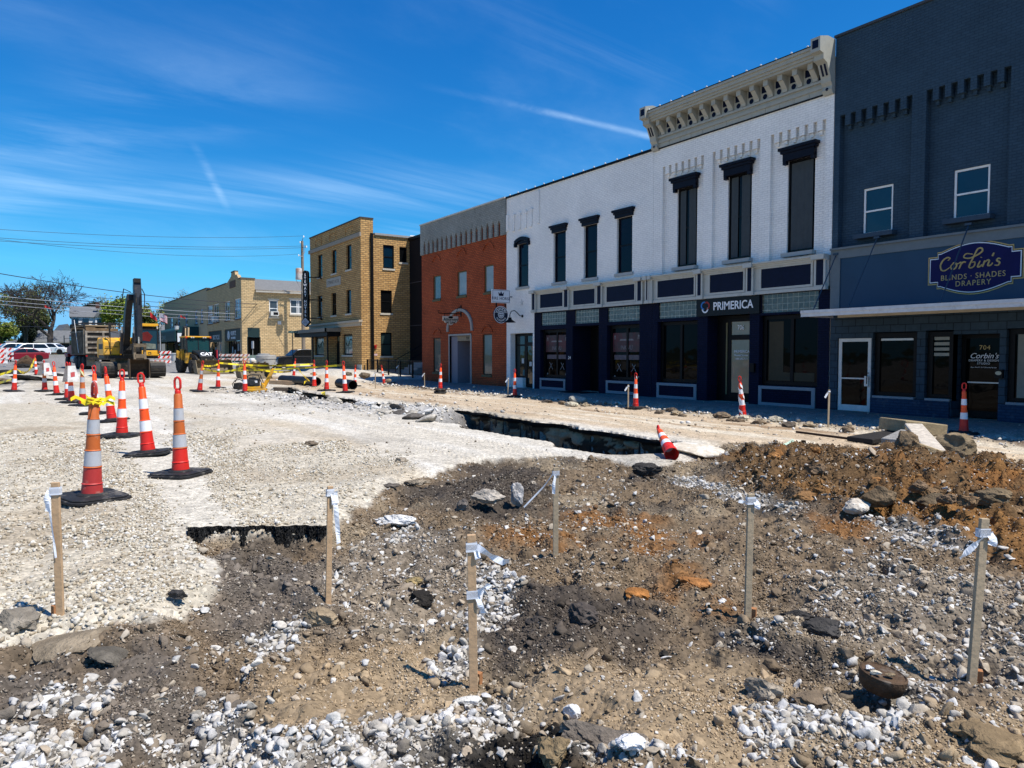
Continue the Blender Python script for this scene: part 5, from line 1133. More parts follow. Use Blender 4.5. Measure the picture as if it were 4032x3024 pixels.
# ------------------------------------------------------------------ hanging signs and lamps on the shop fronts
def signs():
    s = thing('hanging_sign', 'white rectangular projecting sign reading FIRE HORSE with a small crown', 'sign', (19.8, 30.3, 4.2), world=True)
    Y = 30.35; a = aty(*[v/K for v in (1600+620*.5424, 700+812*.5424)], Y); b = aty(*[v/K for v in (1600+750*.5424, 700+915*.5424)], Y)
    x0, x1, z0, z1 = a.x, b.x, b.z+0.02, a.z+0.02
    q = MB(); q.box(x0, x1, Y-0.03, Y+0.03, z0, z1); bo = q.build('board', mat('sign white', (.74,.75,.77), .4, var=.03), s)
    e = MB(); w = 0.015
    for (A, B, Cc, D) in ((x0+.03, x1-.03, z0+.03, z0+.03+w), (x0+.03, x1-.03, z1-.03-w, z1-.03), (x0+.03, x0+.03+w, z0+.03+w, z1-.03-w), (x1-.03-w, x1-.03, z0+.03+w, z1-.03-w)): e.box(A, B, Y-0.036, Y-0.03, Cc, D)
    cx, cz = (x0+x1)/2, z0+(z1-z0)*0.68
    e.prism([(cx-0.13, Y-0.031, cz-0.1), (cx+0.13, Y-0.031, cz-0.1), (cx+0.17, Y-0.031, cz+0.1), (cx+0.07, Y-0.031, cz), (cx, Y-0.031, cz+0.14), (cx-0.07, Y-0.031, cz), (cx-0.17, Y-0.031, cz+0.1)], (0, -0.005, 0)); e.build('border_and_crown', NAVY, bo)
    put_text('FIRE HORSE', 0.21, NAVY, bo, (cx, Y-0.033, z0+(z1-z0)*0.33), 'side', ext=0.003, sx=0.98, space=1.05)
    m = MB(); m.box(x1, FX, Y-0.02, Y+0.02, (z0+z1)/2-0.02, (z0+z1)/2+0.02); m.box(x0+(x1-x0)*.25-.03, x0+(x1-x0)*.25+.03, Y-.02, Y+.02, z0-0.22, z0); m.box(x0+(x1-x0)*.75-.03, x0+(x1-x0)*.75+.03, Y-.02, Y+.02, z0-0.22, z0); m.build('bracket', BLACK, s)
    s = thing('round_sign', 'round navy projecting sign reading YOURSTORY PHOTOGRAPHY around a white emblem', 'sign', (19.8, 30.3, 3.3), world=True)
    c = aty(*[v/K for v in (1600+685*.5424, 700+994*.5424)], Y); r = 0.62; r = (aty((1600+737*.5424)/K, (700+994*.5424)/K, Y).x - c.x)
    RM = Matrix(((1,0,0),(0,0,1),(0,1,0)))
    q = MB(); q.lathe([(0,-.03),(r,-.03),(r,.03),(0,.03)], 40, c, RM); bo = q.build('disc', mat('sign ink', (.010,.016,.035), .4), s)
    e = MB()
    def ring(ra, rb, y, n=40):
        vs = []
        for k in range(n): vs += [c + Vector((ra*math.cos(2*PI*k/n), y, ra*math.sin(2*PI*k/n))), c + Vector((rb*math.cos(2*PI*k/n), y, rb*math.sin(2*PI*k/n)))]
        e.add(vs, [(2*k, 2*k+1, (2*k+3) % (2*n), (2*k+2) % (2*n)) for k in range(n)])
    ring(r*.93, r*.99, -.034); ring(r*.34, r*.42, -.034)
    for k in range(4):
        t = k*PI/2; u, v = Vector((math.cos(t), 0, math.sin(t))), Vector((-math.sin(t), 0, math.cos(t)))
        e.add([c + (u*.10 + v*.10)*r/.6 + Vector((0,-.034,0)) for _ in (0,)] + [c + (u*a_ + v*b_)*r*0.9 + Vector((0,-.034,0)) for a_, b_ in ((.04,.04),(.30,.04),(.22,.22),(.04,.30))], [(1,2,3,4)])
    e.build('emblem_ring', WLET, bo, fix=False)
    for txt, rad, a0, a1, sz, up in (('YOURSTORY', .66, 155, 25, .30, 1), ('PHOTOGRAPHY', .70, 215, 325, .19, -1)):
        for k, ch in enumerate(txt):
            t = R(a0 + (a1-a0)*k/(len(txt)-1)); p = c + Vector((math.cos(t)*rad*r, -.035, math.sin(t)*rad*r))
            put_text(ch, sz*r/.62*1.0, WLET, bo, p, 'side', ext=0.002, roll=(t-PI/2) if up > 0 else (t+PI/2))
    s = thing('lawyer_sign', 'cream shaped sign reading Attorneys at Law hung from a black scroll bracket', 'sign', (19.6, 35.6, 3.8), world=True)
    Y = 35.58; a = aty(*[v/K for v in (1600+265*.5424, 700+1003*.5424)], Y); b = aty(*[v/K for v in (1600+375*.5424, 700+1068*.5424)], Y)
    x0, x1, z1, z0 = a.x, b.x, a.z, b.z; w = x1-x0; h = z1-z0
    q = MB(); q.prism([(x0+w*u, Y-.03, z0+h*v) for u, v in ((.0,1),(1,1),(1,.45),(.93,.42),(.86,.22),(.72,.18),(.62,.02),(.5,-.05),(.38,.02),(.28,.18),(.14,.22),(.07,.42),(0,.45))], (0,.06,0)); bo = q.build('board', mat('cream board', (.60,.53,.42), .6), s)
    put_text('Attorneys', 0.24*w/1.0, BLACK, bo, (x0+w*.5, Y-.033, z0+h*.62), 'side', ext=0.003, bold=.004); put_text('at Law', 0.22*w/1.0, BLACK, bo, (x0+w*.5, Y-.033, z0+h*.28), 'side', ext=0.003, bold=.004)
    e = MB(); e.lathe([(0,0),(.16*w,0),(.16*w,.006),(0,.006)], 16, Vector((x0+w*.5, Y-.03, z0+h*.87)), Matrix(((1,0,0),(0,0,-1),(0,.4,0)))); e.build('oval_badge', BLACK, bo)
    m = MB(); zb = aty((1600+300*.5424)/K, (700+985*.5424)/K, Y).z; m.box(x0-.25, FX, Y-.02, Y+.02, zb-.025, zb+.025); m.box(FX-.04, FX-.002, Y-.04, Y+.04, zb-.15, zb+.5); m.tube([(FX-.05, Y, zb+.4), (FX-.25, Y, zb+.3), (FX-.3, Y, zb+.12), (FX-.15, Y, zb+.08)], .02, 6); m.tube([(x0-.25, Y, zb), (x0-.32, Y, zb+.12), (x0-.2, Y, zb+.16)], .02, 6); m.box(x0+w*.1, x0+w*.13, Y-.01, Y+.01, z1, zb); m.box(x0+w*.87, x0+w*.9, Y-.01, Y+.01, z1, zb); m.build('bracket', BLACK, s)
    s = thing('gooseneck_lamp', 'black gooseneck wall lamp on the white brick beside the round sign', 'lamp', (20.3, 29.4, 3.3), world=True)
    m = MB(); m.tube([(FX-.02, 29.4, 3.35), (FX-.16, 29.4, 3.36), (FX-.3, 29.42, 3.5), (FX-.45, 29.45, 3.62), (FX-.62, 29.5, 3.58), (FX-.70, 29.5, 3.4), (FX-.70, 29.5, 3.25)], .022, 8); m.lathe([(.0,0),(.07,0),(.07,.05),(0,.05)], 12, (FX-.03, 29.4, 3.35), Matrix(((0,0,1),(0,1,0),(-1,0,0)))); m.build('arm', BLACK, s)
    m = MB(); m.lathe([(.08,.12),(.10,.02),(.30,-.12),(.29,-.13),(.08,.0)], 20, (FX-.70, 29.5, 3.15)); m.build('lamp_shade', BLACK, s, smooth=True)
    # shop sign over the tall building's door
    s = thing('shop_sign', 'black sign reading PRIMERICA in white beside a red, white and blue ring emblem', 'sign', (20.3, 16.6, 3.15), world=True)
    q = MB(); F0.box(q, 15.28, 17.98, 2.84, 3.465, 0.021, 0.10); bo = q.build('board', mat('sign black', (.005,.005,.006), .35), s)
    put_text('PRIMERICA', 0.40, WLET, bo, F0.P(16.38, 3.16, 0.104), ext=0.006, sx=0.88, bold=.006)
    cc = (17.60, 3.16)
    def arcs(cy, cz, r, a0, a1, m, nm):
        t = MB(); n = 14
        for k in range(n):
            t0, t1 = R(a0+(a1-a0)*k/n), R(a0+(a1-a0)*(k+1)/n); ri, ro = r*.66, r
            F0.poly(t, [(cy-ri*math.cos(t0), cz+ri*math.sin(t0)), (cy-ro*math.cos(t0), cz+ro*math.sin(t0)), (cy-ro*math.cos(t1), cz+ro*math.sin(t1)), (cy-ri*math.cos(t1), cz+ri*math.sin(t1))], .101, .112)
        t.build(nm, m, bo)
    arcs(cc[0]+.05, cc[1]+.06, .15, 60, 270, mat('logo blue', (.03,.18,.5), .4), 'emblem'); arcs(cc[0]-.06, cc[1]+.05, .15, -90, 130, mat('logo red', (.32,.02,.02), .4), 'emblem'); arcs(cc[0], cc[1]-.06, .15, 170, 380, WLET, 'emblem')
    # ornate plaque
    s = thing('plaque_sign', "ornate navy and gold plaque sign reading Corbin's Blinds Shades Drapery", 'sign', (20.3, 8.7, 3.7), world=True)
    def outline(g):
        yc, zc = 8.72, 3.72; hw, hh = 1.06+g, .30+g; n = 14; o_ = []
        top = [(u, .42 + g + .20*math.cos(u/.80*PI/2)**1.0) for u in [-.80+1.6*k/n for k in range(n+1)]]
        o_ += [(-hw, -hh), (-hw, hh), (-.86-g*.6, hh), (-.86-g*.6, .42+g)] + top + [(.86+g*.6, .42+g), (.86+g*.6, hh), (hw, hh), (hw, -hh), (.86+g*.6, -hh), (.86+g*.6, -.42-g)] + [(-u, -z) for u, z in top] + [(-.86-g*.6, -.42-g), (-.86-g*.6, -hh)]
        return [(yc-u, zc+z) for u, z in o_]
    for g, d, m, nm in ((.075,.075,GOLD,'gold_rim'),(.045,.085,BLACK,'dark_rim'),(.025,.095,WLET,'white_rim'),(.0,.105,mat('plaque navy', (.007,.006,.060), .4, spec=.12),'board')):
        q = MB(); F0.poly(q, outline(g), .056, d); q.build(nm, m, s)
    put_text('BLINDS · SHADES', 0.20, GOLD, s, F0.P(8.74, 3.50, .108), ext=.005, space=1.16, sx=.88); put_text('DRAPERY', 0.20, GOLD, s, F0.P(8.72, 3.32, .108), ext=.005, space=1.2, sx=.88)
    sc = MB(); L = []
    L.append([(-.52,.19),(-.47,.25),(-.53,.28),(-.62,.22),(-.68,.08),(-.66,-.05),(-.58,-.08),(-.47,0)])
    L.append([(-.40,.10),(-.45,.02),(-.42,-.06),(-.35,-.04),(-.32,.05),(-.36,.11),(-.40,.10),(-.30,.08),(-.25,.10)])
    L.append([(-.26,.11),(-.22,.09),(-.27,-.07)]); L.append([(-.24,.03),(-.18,.11),(-.12,.10)])
    L.append([(.02,.30),(-.12,.33),(-.17,.24),(-.05,.20),(.12,.27),(.22,.36),(.20,.44),(.12,.42),(.03,.20),(-.05,-.02),(-.01,-.07),(.06,-.02),(.07,.08),(.01,.08)])
    L.append([(.18,.10),(.13,-.05),(.18,-.05),(.22,0)]); L.append([(.20,.18),(.205,.20)])
    L.append([(.28,.10),(.23,-.07)]); L.append([(.25,.02),(.33,.10),(.37,.08),(.34,-.04),(.40,-.04),(.44,.02)])
    L.append([(.46,.28),(.43,.19)]); L.append([(.60,.10),(.55,.12),(.52,.07),(.58,.01),(.55,-.06),(.48,-.05)])
    for l in L:
        p = [Vector((u, z, 0)) for u, z in l]; fine = []
        for i in range(len(p)-1):
            a, b, c_, d_ = p[max(i-1,0)], p[i], p[i+1], p[min(i+2,len(p)-1)]
            for t in (0, .25, .5, .75): fine.append(0.5*((2*b)+(c_-a)*t+(2*a-5*b+4*c_-d_)*t*t+(3*b-a-3*c_+d_)*t**3))
        fine.append(p[-1]); n = len(fine)
        sc.tube([F0.P(8.76-v.x*1.12, 3.80+v.y*.95-.02, .109) for v in fine], [.010+.012*math.sin(PI*min(k+1, n)/(n+1))**.7 for k in range(n)], 6)
    sc.build('script_lettering', GOLD, s)
signs()
# ------------------------------------------------------------------ channelizer cones
def two_tone(name, c, rough=.45, dust=.35, spec=.4):
    return mat(name, c, rough, 0, .10, 9, dirt=(.42,.34,.26), dirt_amt=dust, spec=spec)
ORA = two_tone('bright orange plastic', (.86,.085,.010), .4, .12); RED = two_tone('red orange plastic', (.62,.020,.012), .45, .12); RUST = two_tone('faded orange plastic', (.46,.105,.018), .6, .22)
REDF = two_tone('faded red plastic', (.42,.032,.028), .55, .28); SHW = two_tone('white reflective sheet', (.78,.78,.80), .35, .14); SHG = two_tone('worn grey sheet', (.42,.43,.45), .5, .2); RUB = mat('black rubber', (.018,.018,.019), .7, 0, .3, 12, .4, 40, dirt=(.20,.18,.15), dirt_amt=.25)
ZS = [(.055,.103),(.16,.094),(.165,.100),(.175,.090),(.33,.082),(.335,.089),(.345,.078),(.50,.071),(.505,.077),(.515,.067),(.66,.061),(.665,.067),(.675,.058),(.82,.053),(.825,.058),(.835,.051),(.985,.047),(1.0,.036)]
def make_cone(label, top=ORA, low=RED, sheet=SHW, base=True, handle=True, tyres=0, dent=0.0):
    t = thing('traffic_cone', label, 'traffic cone', group='orange and white channelizer cones on the dug up street')
    z0 = 0.0
    if tyres:
        q = MB()
        for k in range(tyres): q.lathe([(.20,.0),(.29,.02),(.31,.06),(.29,.10),(.20,.12),(.16,.06),(.20,.0)], 24, (0,0,k*.125))
        q.build('tyre_weight', RUB, t, smooth=True); z0 = tyres*.125 - .05
    elif base:
        q = MB(); n = 8; s = .27
        pts = []
        for k in range(4):
            a = k*PI/2
            for da, rr in ((-.16, 1.36), (.16, 1.36)): pts.append((s*rr*math.cos(a+PI/4+da), s*rr*math.sin(a+PI/4+da)))
        q.prism([(x, y, 0.0) for x, y in pts], (0,0,.032)); q.prism([(x*.93, y*.93, .032) for x, y in pts], (0,0,.018)); q.lathe([(.15,.05),(.125,.072),(.11,.072)], 20)
        q.build('base', RUB, t, bevel=.008)
    body = MB(); n = 20
    prof = [(r*(1.0), z+z0) for z, r in ZS]
    vs = []; fs = []
    rnd = random.Random(len(label))
    for (r, z) in prof:
        for j in range(n):
            a = 2*PI*j/n; rr = r*(1 - dent*max(0, math.cos(a-1.0))*math.exp(-((z-.17)/.09)**2))
            vs.append((rr*math.cos(a), rr*math.sin(a), z))
    for i in range(len(prof)-1):
        for j in range(n): fs.append((i*n+j, i*n+(j+1)%n, (i+1)*n+(j+1)%n, (i+1)*n+j))
    body.add(vs, fs); body.mi = []
    for i in range(len(prof)-1):
        zm = (prof[i][1]+prof[i+1][1])/2 - z0; body.mi += [1 if zm < .337 else 0]*n
    bo = body.build('body', [top, low], t, smooth=True)
    for a, b in (((.347,.0785),(.50,.0715)), ((.677,.0585),(.82,.0535))):
        s = MB(); s.lathe([(a[1]+.002, a[0]+z0), (b[1]+.002, b[0]+z0)], 24); s.build('reflective_band', sheet, t, smooth=True, fix=False)
    if handle:
        h = MB(); w = .040; zz = 1.0+z0
        h.lathe([(.036,zz-.005),(.036,zz+.035),(.028,zz+.045)], 12)
        L = [(-w*.6,zz+.05),(-w,zz+.075),(-w,zz+.155),(-w*.7,zz+.185),(0,zz+.198),(w*.7,zz+.185),(w,zz+.155),(w,zz+.075),(w*.6,zz+.05),(-w*.6,zz+.05)]
        h.tube([(0, y, z) for y, z in L], .0145, 8); h.build('handle', low if top is RUST else (RED if low is RED else ORA), t, smooth=True)
    return t
def place(t, px, py, lean=(0.0, 0.0), rz=0.0, z=None, zoff=0.0):
    p = at(px, py, 0.0) if z is None else at(px, py, z)
    if z is None:
        for _ in range(6): p = at(px, py, gz(p.x, p.y) + .01)
    t.location = (p.x, p.y, gz(p.x, p.y) + .008 + zoff)
    # lean: right in the view, away from the viewer (in radians)
    m = Matrix.Rotation(lean[0], 3, Vector((math.sin(R(YAW)), math.cos(R(YAW)), 0))) @ Matrix.Rotation(lean[1], 3, Vector((-math.cos(R(YAW)), math.sin(R(YAW)), 0)))
    t.rotation_euler = (m @ Matrix.Rotation(rz, 3, 'Z')).to_euler(); return t
def zD(k, x, y):
    a = {'l4': (0,1450,900/2212), 'z5': (900,1400,1100/2212), 'l': (0,900,1000/2212), 'm': (600,1150,750/2212), 'D': (0,0,4032/2212)}[k]
    return (a[0]+x*a[2])/K, (a[1]+y*a[2])/K
PB = make_cone('nearest weathered rust orange cone with dull grey bands and a yellow tape knot', RUST, REDF, SHG, dent=.14)
PA = make_cone('bright cone leaning left on the dusty slab right of the yellow-taped cone')
PC = make_cone('cleaner weathered cone with rust orange top, farthest right of the near left group', RUST, RED, SHG)
PN = make_cone('baseless', base=False)
PT = make_cone('bright cone standing on two stacked black tyre rings before the red brick building', tyres=2)
PN['label'] = 'baseless bright cone sunk in rubble, caution tape knotted to it'
place(PB, *zD('l4',890,1262), (.045,0), .35); place(PA, *zD('l4',1435,832), (-.075,0), 1.2); place(PC, *zD('l4',1750,1030), (-.016,0), .75)
place(PN, *zD('m',1880,1100), (0,0), .4, zoff=-.02); place(PT, *zD('z5',1675,300), (.03,0), .2)
CN = [(PA,'l4',1180,657,(.025,0),.9,'bright cone just left of and behind the leaning cone on the dusty slab'),
 (PA,'l4',1085,512,(-.105,0),.3,'bright red cone with worn grey bands leaning left behind the yellow-taped cone'),
 (PC,'l',720,1543,(.012,0),.6,'rust orange cone with a yellow scrap on its handle, fourth of the receding left row'),
 (PA,'l',835,1612,(-.015,0),.9,'bright cone half hidden directly behind the yellow-taped cone'),
 (PA,'l',625,1513,(-.03,0),.2,'bright cone carrying a folded white sheet sign, nearer of the two that do'),
 (PA,'l',590,1488,(0,0),.7,'bright cone half hidden behind the nearer sheet-carrying cone'),
 (PA,'l',495,1448,(-.075,0),1.1,'bright cone with tall handle leaning left in the receding left row'),
 (PC,'l',390,1416,(0,0),.4,'dull cone carrying a folded white sheet sign, farther of the two that do'),
 (PA,'l',122,1416,(.085,0),.5,'bright cone tied to yellow tape left of the torn black asphalt'),
 (PA,'l',318,1278,(-.05,0),.8,'small bright cone before the dirt pile and red car, tape tied to it'),
 (PC,'m',547,1155,(.13,0),.6,'rust orange cone leaning right before the backhoe front wheel'),
 (PA,'m',762,1116,(.035,0),.2,'bright cone before the middle of the backhoe loader bucket'),
 (PA,'m',1078,1168,(-.008,0),.9,'bright cone beside the yellow plate compactor'),
 (PA,'m',2023,1146,(.014,0),.4,'bright cone on a black base just right of the baseless tape cone'),
 (PA,'z5',925,293,(-.06,0),.7,'bright cone at the trench lip where the caution tape ends'),
 (PA,'z5',1000,195,(.03,0),.3,'bright cone before the hotel corner left of the patio railing'),
 (PN,'z5',1235,225,(-.16,0),.3,'bright cone leaning left before the black patio railing'),
 (PN,'m',1640,970,(.12,0),.3,'small faded cone leaning beside the dark pickup truck'),
 (PA,'D',1112,857,(0,0),.5,'bright cone before the narrow white shop door'),
 (PA,'D',1373,883,(0,0),.3,'bright cone with a white rag on its handle, wooden stake beside it'),
 (PN,'D',1605,903,(-.10,0),.2,'cone wrapped in white plastic strips, leaning left before the glass office door'),
 (PA,'D',2082,937,(-.02,0),.5,'bright cone on a black base before the blue shop door, farthest right')]
cones = {}
for i, (p, k, x, y, ln, rz, lab) in enumerate(CN):
    c = copy_tree(p); c['label'] = lab; place(c, *zD(k, x, y), ln, rz, zoff=-.03 if p is PN else 0.0); cones[i] = c
# the one lying on its side over the trench lip
fl = copy_tree(PN); fl['label'] = 'orange and white cone lying on its side at the trench edge beside a concrete slab'
b_ = atd(1453, 985, 10.0); tip = atd(1424, 930, 11.0); d_ = (tip - b_).normalized()
fl.location = b_; fl.rotation_euler = d_.to_track_quat('Z', 'Y').to_euler()
TAPE = mat('yellow caution tape', (.80,.62,.02), .5, 0, .2, 9); TAPEB = mat('black tape print', (.03,.025,.01), .6); PLAST = mat('white plastic film', (.80,.80,.80), .5, 0, .05); RIB = mat('white ribbon', (.78,.80,.83), .6, 0, .05)
def cone_top(c, h=1.03): return c.matrix_basis @ Vector((0, 0, h))
# yellow knot on the nearest cone
bpy.context.view_layer.update()
kn = MB(); rnd = random.Random(3); tp = PB.matrix_world @ Vector((0,0,1.02))
for k in range(3): kn.tube([Vector((.058*math.cos(a*.5+k), .058*math.sin(a*.5+k), .99+.02*k+.008*math.sin(a*1.7+k))) for a in range(14)], .012, 6)
for k in range(7):
    a = rnd.random()*6.28; p = Vector((.05*math.cos(a), .05*math.sin(a), 1.0)); pts = [p]
    for j in range(4): p = p + Vector((.035*math.cos(a+rnd.uniform(-1,1)), .035*math.sin(a+rnd.uniform(-1,1)), rnd.uniform(-.03,.035))); pts.append(p)
    kn.ribbon(pts, (0,0.3,1), .035)
kn.build('tape_knot', TAPE, PB, fix=False)
def strip_on(c, seed, n, m, zr=(.2,1.05), nm='plastic_strip', rr=.09, w=.05):
    q = MB(); r2 = random.Random(seed)
    for k in range(n):
        a = r2.random()*6.28; z = r2.uniform(*zr); r0 = rr*(1.25 - .7*z) + .012; pts = []
        for j in range(7): pts.append(Vector((r0*math.cos(a+j*.35), r0*math.sin(a+j*.35), z - j*.03 + r2.uniform(-.01,.01))))
        q.ribbon(pts, (.1,.1,1), w)
    q.build(nm, m, c, fix=False)
strip_on(cones[20], 4, 9, PLAST, w=.09); strip_on(cones[19], 5, 3, PLAST, (1.0,1.1), w=.05, rr=.07); strip_on(cones[2], 8, 3, mat('pale yellow scrap', (.62,.58,.30), .6), (.98,1.1), 'tape_scrap', rr=.10)
def sheet_sign(c):
    q = MB()
    q.add([(-.10,-.20,1.10),(.10,-.20,1.10),(.16,-.34,.62),(-.16,-.34,.62)], [(0,1,2,3)]); q.add([(-.10,.06,1.10),(.10,.06,1.10),(.16,.26,.62),(-.16,.26,.62)], [(0,1,2,3)]); q.add([(-.10,-.20,1.10),(.10,-.20,1.10),(.10,.06,1.10),(-.10,.06,1.10)], [(0,1,2,3)])
    m = q.build('sheet_sign', mat('dusty white sheet', (.56,.55,.52), .7, dirt=(.35,.3,.25)), c, fix=False); r = MB(); r.add([(-.05,-.272,.90),(.06,-.268,.92),(.05,-.30,.78),(-.06,-.305,.76)], [(0,1,2,3)]); r.build('red_mark', mat('faded red mark', (.40,.06,.06), .6), m, fix=False)
sheet_sign(cones[4]); sheet_sign(cones[7])
# caution tape strung between the cones
def tape(p0, p1, sag, label, w=.075, seed=1, twist=.5):
    q = MB(); p0, p1 = Vector(p0), Vector(p1); n = 40; vs = []; L = (p1-p0).length; side = (p1-p0).normalized().cross(Vector((0,0,1))).normalized()
    for k in range(n+1):
        t = k/n; p = p0.lerp(p1, t) - Vector((0,0,sag*4*t*(1-t))); a = twist*math.sin(t*9+seed) ; u = Vector((0,0,1))*math.cos(a) + side*math.sin(a); vs += [p - u*w/2, p + u*w/2]
    q.add(vs, [(2*k,2*k+1,2*k+3,2*k+2) for k in range(n)]); q.mi = [1 if (k % 6 in (2,3)) else 0 for k in range(n)]
    o = q.build('caution_tape', [TAPE, mat('tape with black print', (.30,.23,.03), .5)], None, fix=False); return tag(o, label, 'caution tape', 'yellow caution tape strung round the dig')
CT = {k: cone_top(c) for k, c in cones.items()}; CTN = cone_top(PN); A15, A16, A17 = CT[10], CT[11], CT[12]
tape(A15, A16, .06, 'short yellow tape from the leaning cone to the cone before the backhoe bucket', seed=2)
tape(A16 + Vector((0,0,.05)), CTN + Vector((0,0,.0)), .10, 'long upper yellow tape running past the concrete manhole to the baseless cone', seed=3)
tape(A15 + Vector((0,0,-.12)), A17 + Vector((0,0,-.05)), .16, 'lower yellow tape sagging between the leaning cone and the compactor cone', seed=5)
tape(A17, CTN + Vector((-.6,1.4,-.35)), .12, 'yellow tape leaving the compactor cone to the right over the lumber', seed=6)
tape(CTN + Vector((0,0,-.25)) + Vector((-3.2,2.0,-.05)), CT[14] + Vector((0,0,.02)), .04, 'lower yellow tape ending in a knot on the cone at the trench lip', seed=7)
tape(CT[14] + Vector((-1.6,.4,-.10)), CTN + Vector((-.2,0,-.75)), .05, 'slanting loose yellow tape between baseless cone and the next cone', seed=8)
a_ = CTN + Vector((-.3,.1,-.75)); tape(a_, (a_.x-.35, a_.y-.6, gz(a_.x-.35, a_.y-.6)+.1), -.05, 'yellow tape end dangling down to the trench rubble', seed=9)
e1 = at(697, 857, -.1); e2 = at(735, 874, -.15); tape((e1.x, e1.y, gz(e1.x,e1.y)+.08), (e2.x, e2.y, gz(e2.x, e2.y)+.12), .0, 'crumpled yellow tape lying on the trench rubble', w=.14, seed=11, twist=1.2)
tape(CT[8] + Vector((0,0,-.1)), CT[9] + Vector((0,0,.05)), .5, 'yellow tape rising from the left tape cone to the cone by the dirt pile', w=.12, seed=4)
l_ = at(-60, 812, .6); tape(CT[8] + Vector((0,0,-.15)), (l_.x, l_.y, .62), .15, 'yellow tape running from the left tape cone out of view', w=.11, seed=12)
l2 = at(-60, 832, .1); tape(CT[8] + Vector((0,0,-.5)), (l2.x, l2.y, .12), .1, 'low yellow tape trailing over the torn asphalt', w=.09, seed=13)

# ------------------------------------------------------------------ survey stakes
WOOD = mat('raw pine', (.50,.33,.185), .75, 0, .16, 3.5, .25, 30); WOODG = mat('grey pine', (.40,.31,.20), .8, 0, .15, 4, .25, 30); WOODR = mat('reddish hub wood', (.36,.16,.065), .75, 0, .2, 14)
def stake(px, py, h, lean, label, ribbons, wood=WOOD, w=.042, th=.02, rz=0.1):
    t = thing('survey_stake', label, 'stake', group='wooden survey stakes with white ribbons')
    q = MB(); q.box(-w/2, w/2, -th/2, th/2, -.15, h); q.build('stake', wood, t, bevel=.002)
    for z, path, ww in ribbons:
        r = MB(); e = .006
        r.add([(-w/2-e,-th/2-e,z-.018),(w/2+e,-th/2-e,z-.016),(w/2+e,th/2+e,z-.018),(-w/2-e,th/2+e,z-.02),(-w/2-e,-th/2-e,z+.018),(w/2+e,-th/2-e,z+.02),(w/2+e,th/2+e,z+.018),(-w/2-e,th/2+e,z+.016)], [(0,1,5,4),(1,2,6,5),(2,3,7,6),(3,0,4,7)])
        pts = [Vector((p[0], p[1], z+p[2])) for p in path]; fine = []
        for i in range(len(pts)-1):
            for k in range(5): fine.append(pts[i].lerp(pts[i+1], k/5))
        fine.append(pts[-1]); vs = []
        for k, p in enumerate(fine):
            tt = (fine[min(k+1, len(fine)-1)] - fine[max(k-1, 0)]).normalized(); u = tt.cross(Vector((0,1,.25))).normalized(); u = (u + Vector((0,.5*math.sin(k*.6),.25*math.sin(k*.5)))).normalized()
            vs += [p - u*ww/2, p + u*ww/2]
        r.add(vs, [(2*k,2*k+1,2*k+3,2*k+2) for k in range(len(fine)-1)])
        r.build('ribbon', RIB, t, fix=False)
    p = at(px, py)
    for _ in range(6): p = at(px, py, gz(p.x, p.y))
    t.location = p; m = Matrix.Rotation(lean, 3, Vector((math.sin(R(YAW)), math.cos(R(YAW)), 0))); t.rotation_euler = (m @ Matrix.Rotation(-R(YAW)+rz, 3, 'Z')).to_euler(); return t
stake(130, 1328, .775, -.008, 'survey stake in the pale gravel, farthest left', [(.73, [(-.022,-.012,0),(-.04,-.02,-.05),(-.035,-.02,-.12)], .035), (.72, [(-.03,-.014,0),(-.025,-.02,-.12),(-.01,-.02,-.28),(-.002,-.02,-.38)], .012)])
stake(709, 1296, .745, .028, 'tilted survey stake right of the black asphalt cut, long ribbon hanging down', [(.71, [(.022,-.012,0),(.03,-.02,-.08)], .05), (.70, [(.024,-.012,0),(.035,-.02,-.1),(.05,-.02,-.25),(.056,-.02,-.33)], .03)], w=.036, rz=.5)
stake(1023, 1494, .775, -.012, 'nearest survey stake among white rocks, knotted with two ribbons', [(.72, [(.022,-.012,0),(.05,-.03,-.015),(.10,-.03,-.05),(.15,-.02,-.08),(.18,-.02,-.075)], .032), (.71, [(.022,-.012,0),(.03,-.02,-.05)], .03), (.485, [(.022,-.012,0),(.045,-.02,.02),(.075,-.02,.045),(.085,-.02,.03)], .03), (.48, [(.022,-.012,0),(.04,-.02,-.05),(.055,-.02,-.085)], .025)])
stake(1200, 1233, .82, .001, 'survey stake in the middle of the dirt, thin white string pulled to the left', [(.775, [(.0,-.012,0),(-.02,-.02,-.08),(-.02,-.02,-.16)], .025), (.775, [(-.02,-.012,0),(-.10,.0,-.11),(-.25,.02,-.27)], .012)], WOODG)
stake(1615, 1331, .745, .012, 'survey stake beside the orange clay, ribbon blown to the left', [(.71, [(.022,-.012,0),(.035,-.02,-.03),(.03,-.02,-.05)], .035), (.70, [(-.022,-.012,0),(-.05,-.02,0),(-.085,-.02,.005)], .018)], WOODG, w=.04)
stake(2098, 1482, .81, .048, 'survey stake at the far right, ribbon trailing down left', [(.745, [(.022,-.012,0),(.036,-.02,-.03),(.034,-.02,-.06)], .04), (.74, [(-.0,-.012,-.01),(-.05,-.03,-.04),(-.10,-.02,-.095),(-.125,-.02,-.12)], .028)], WOODG)
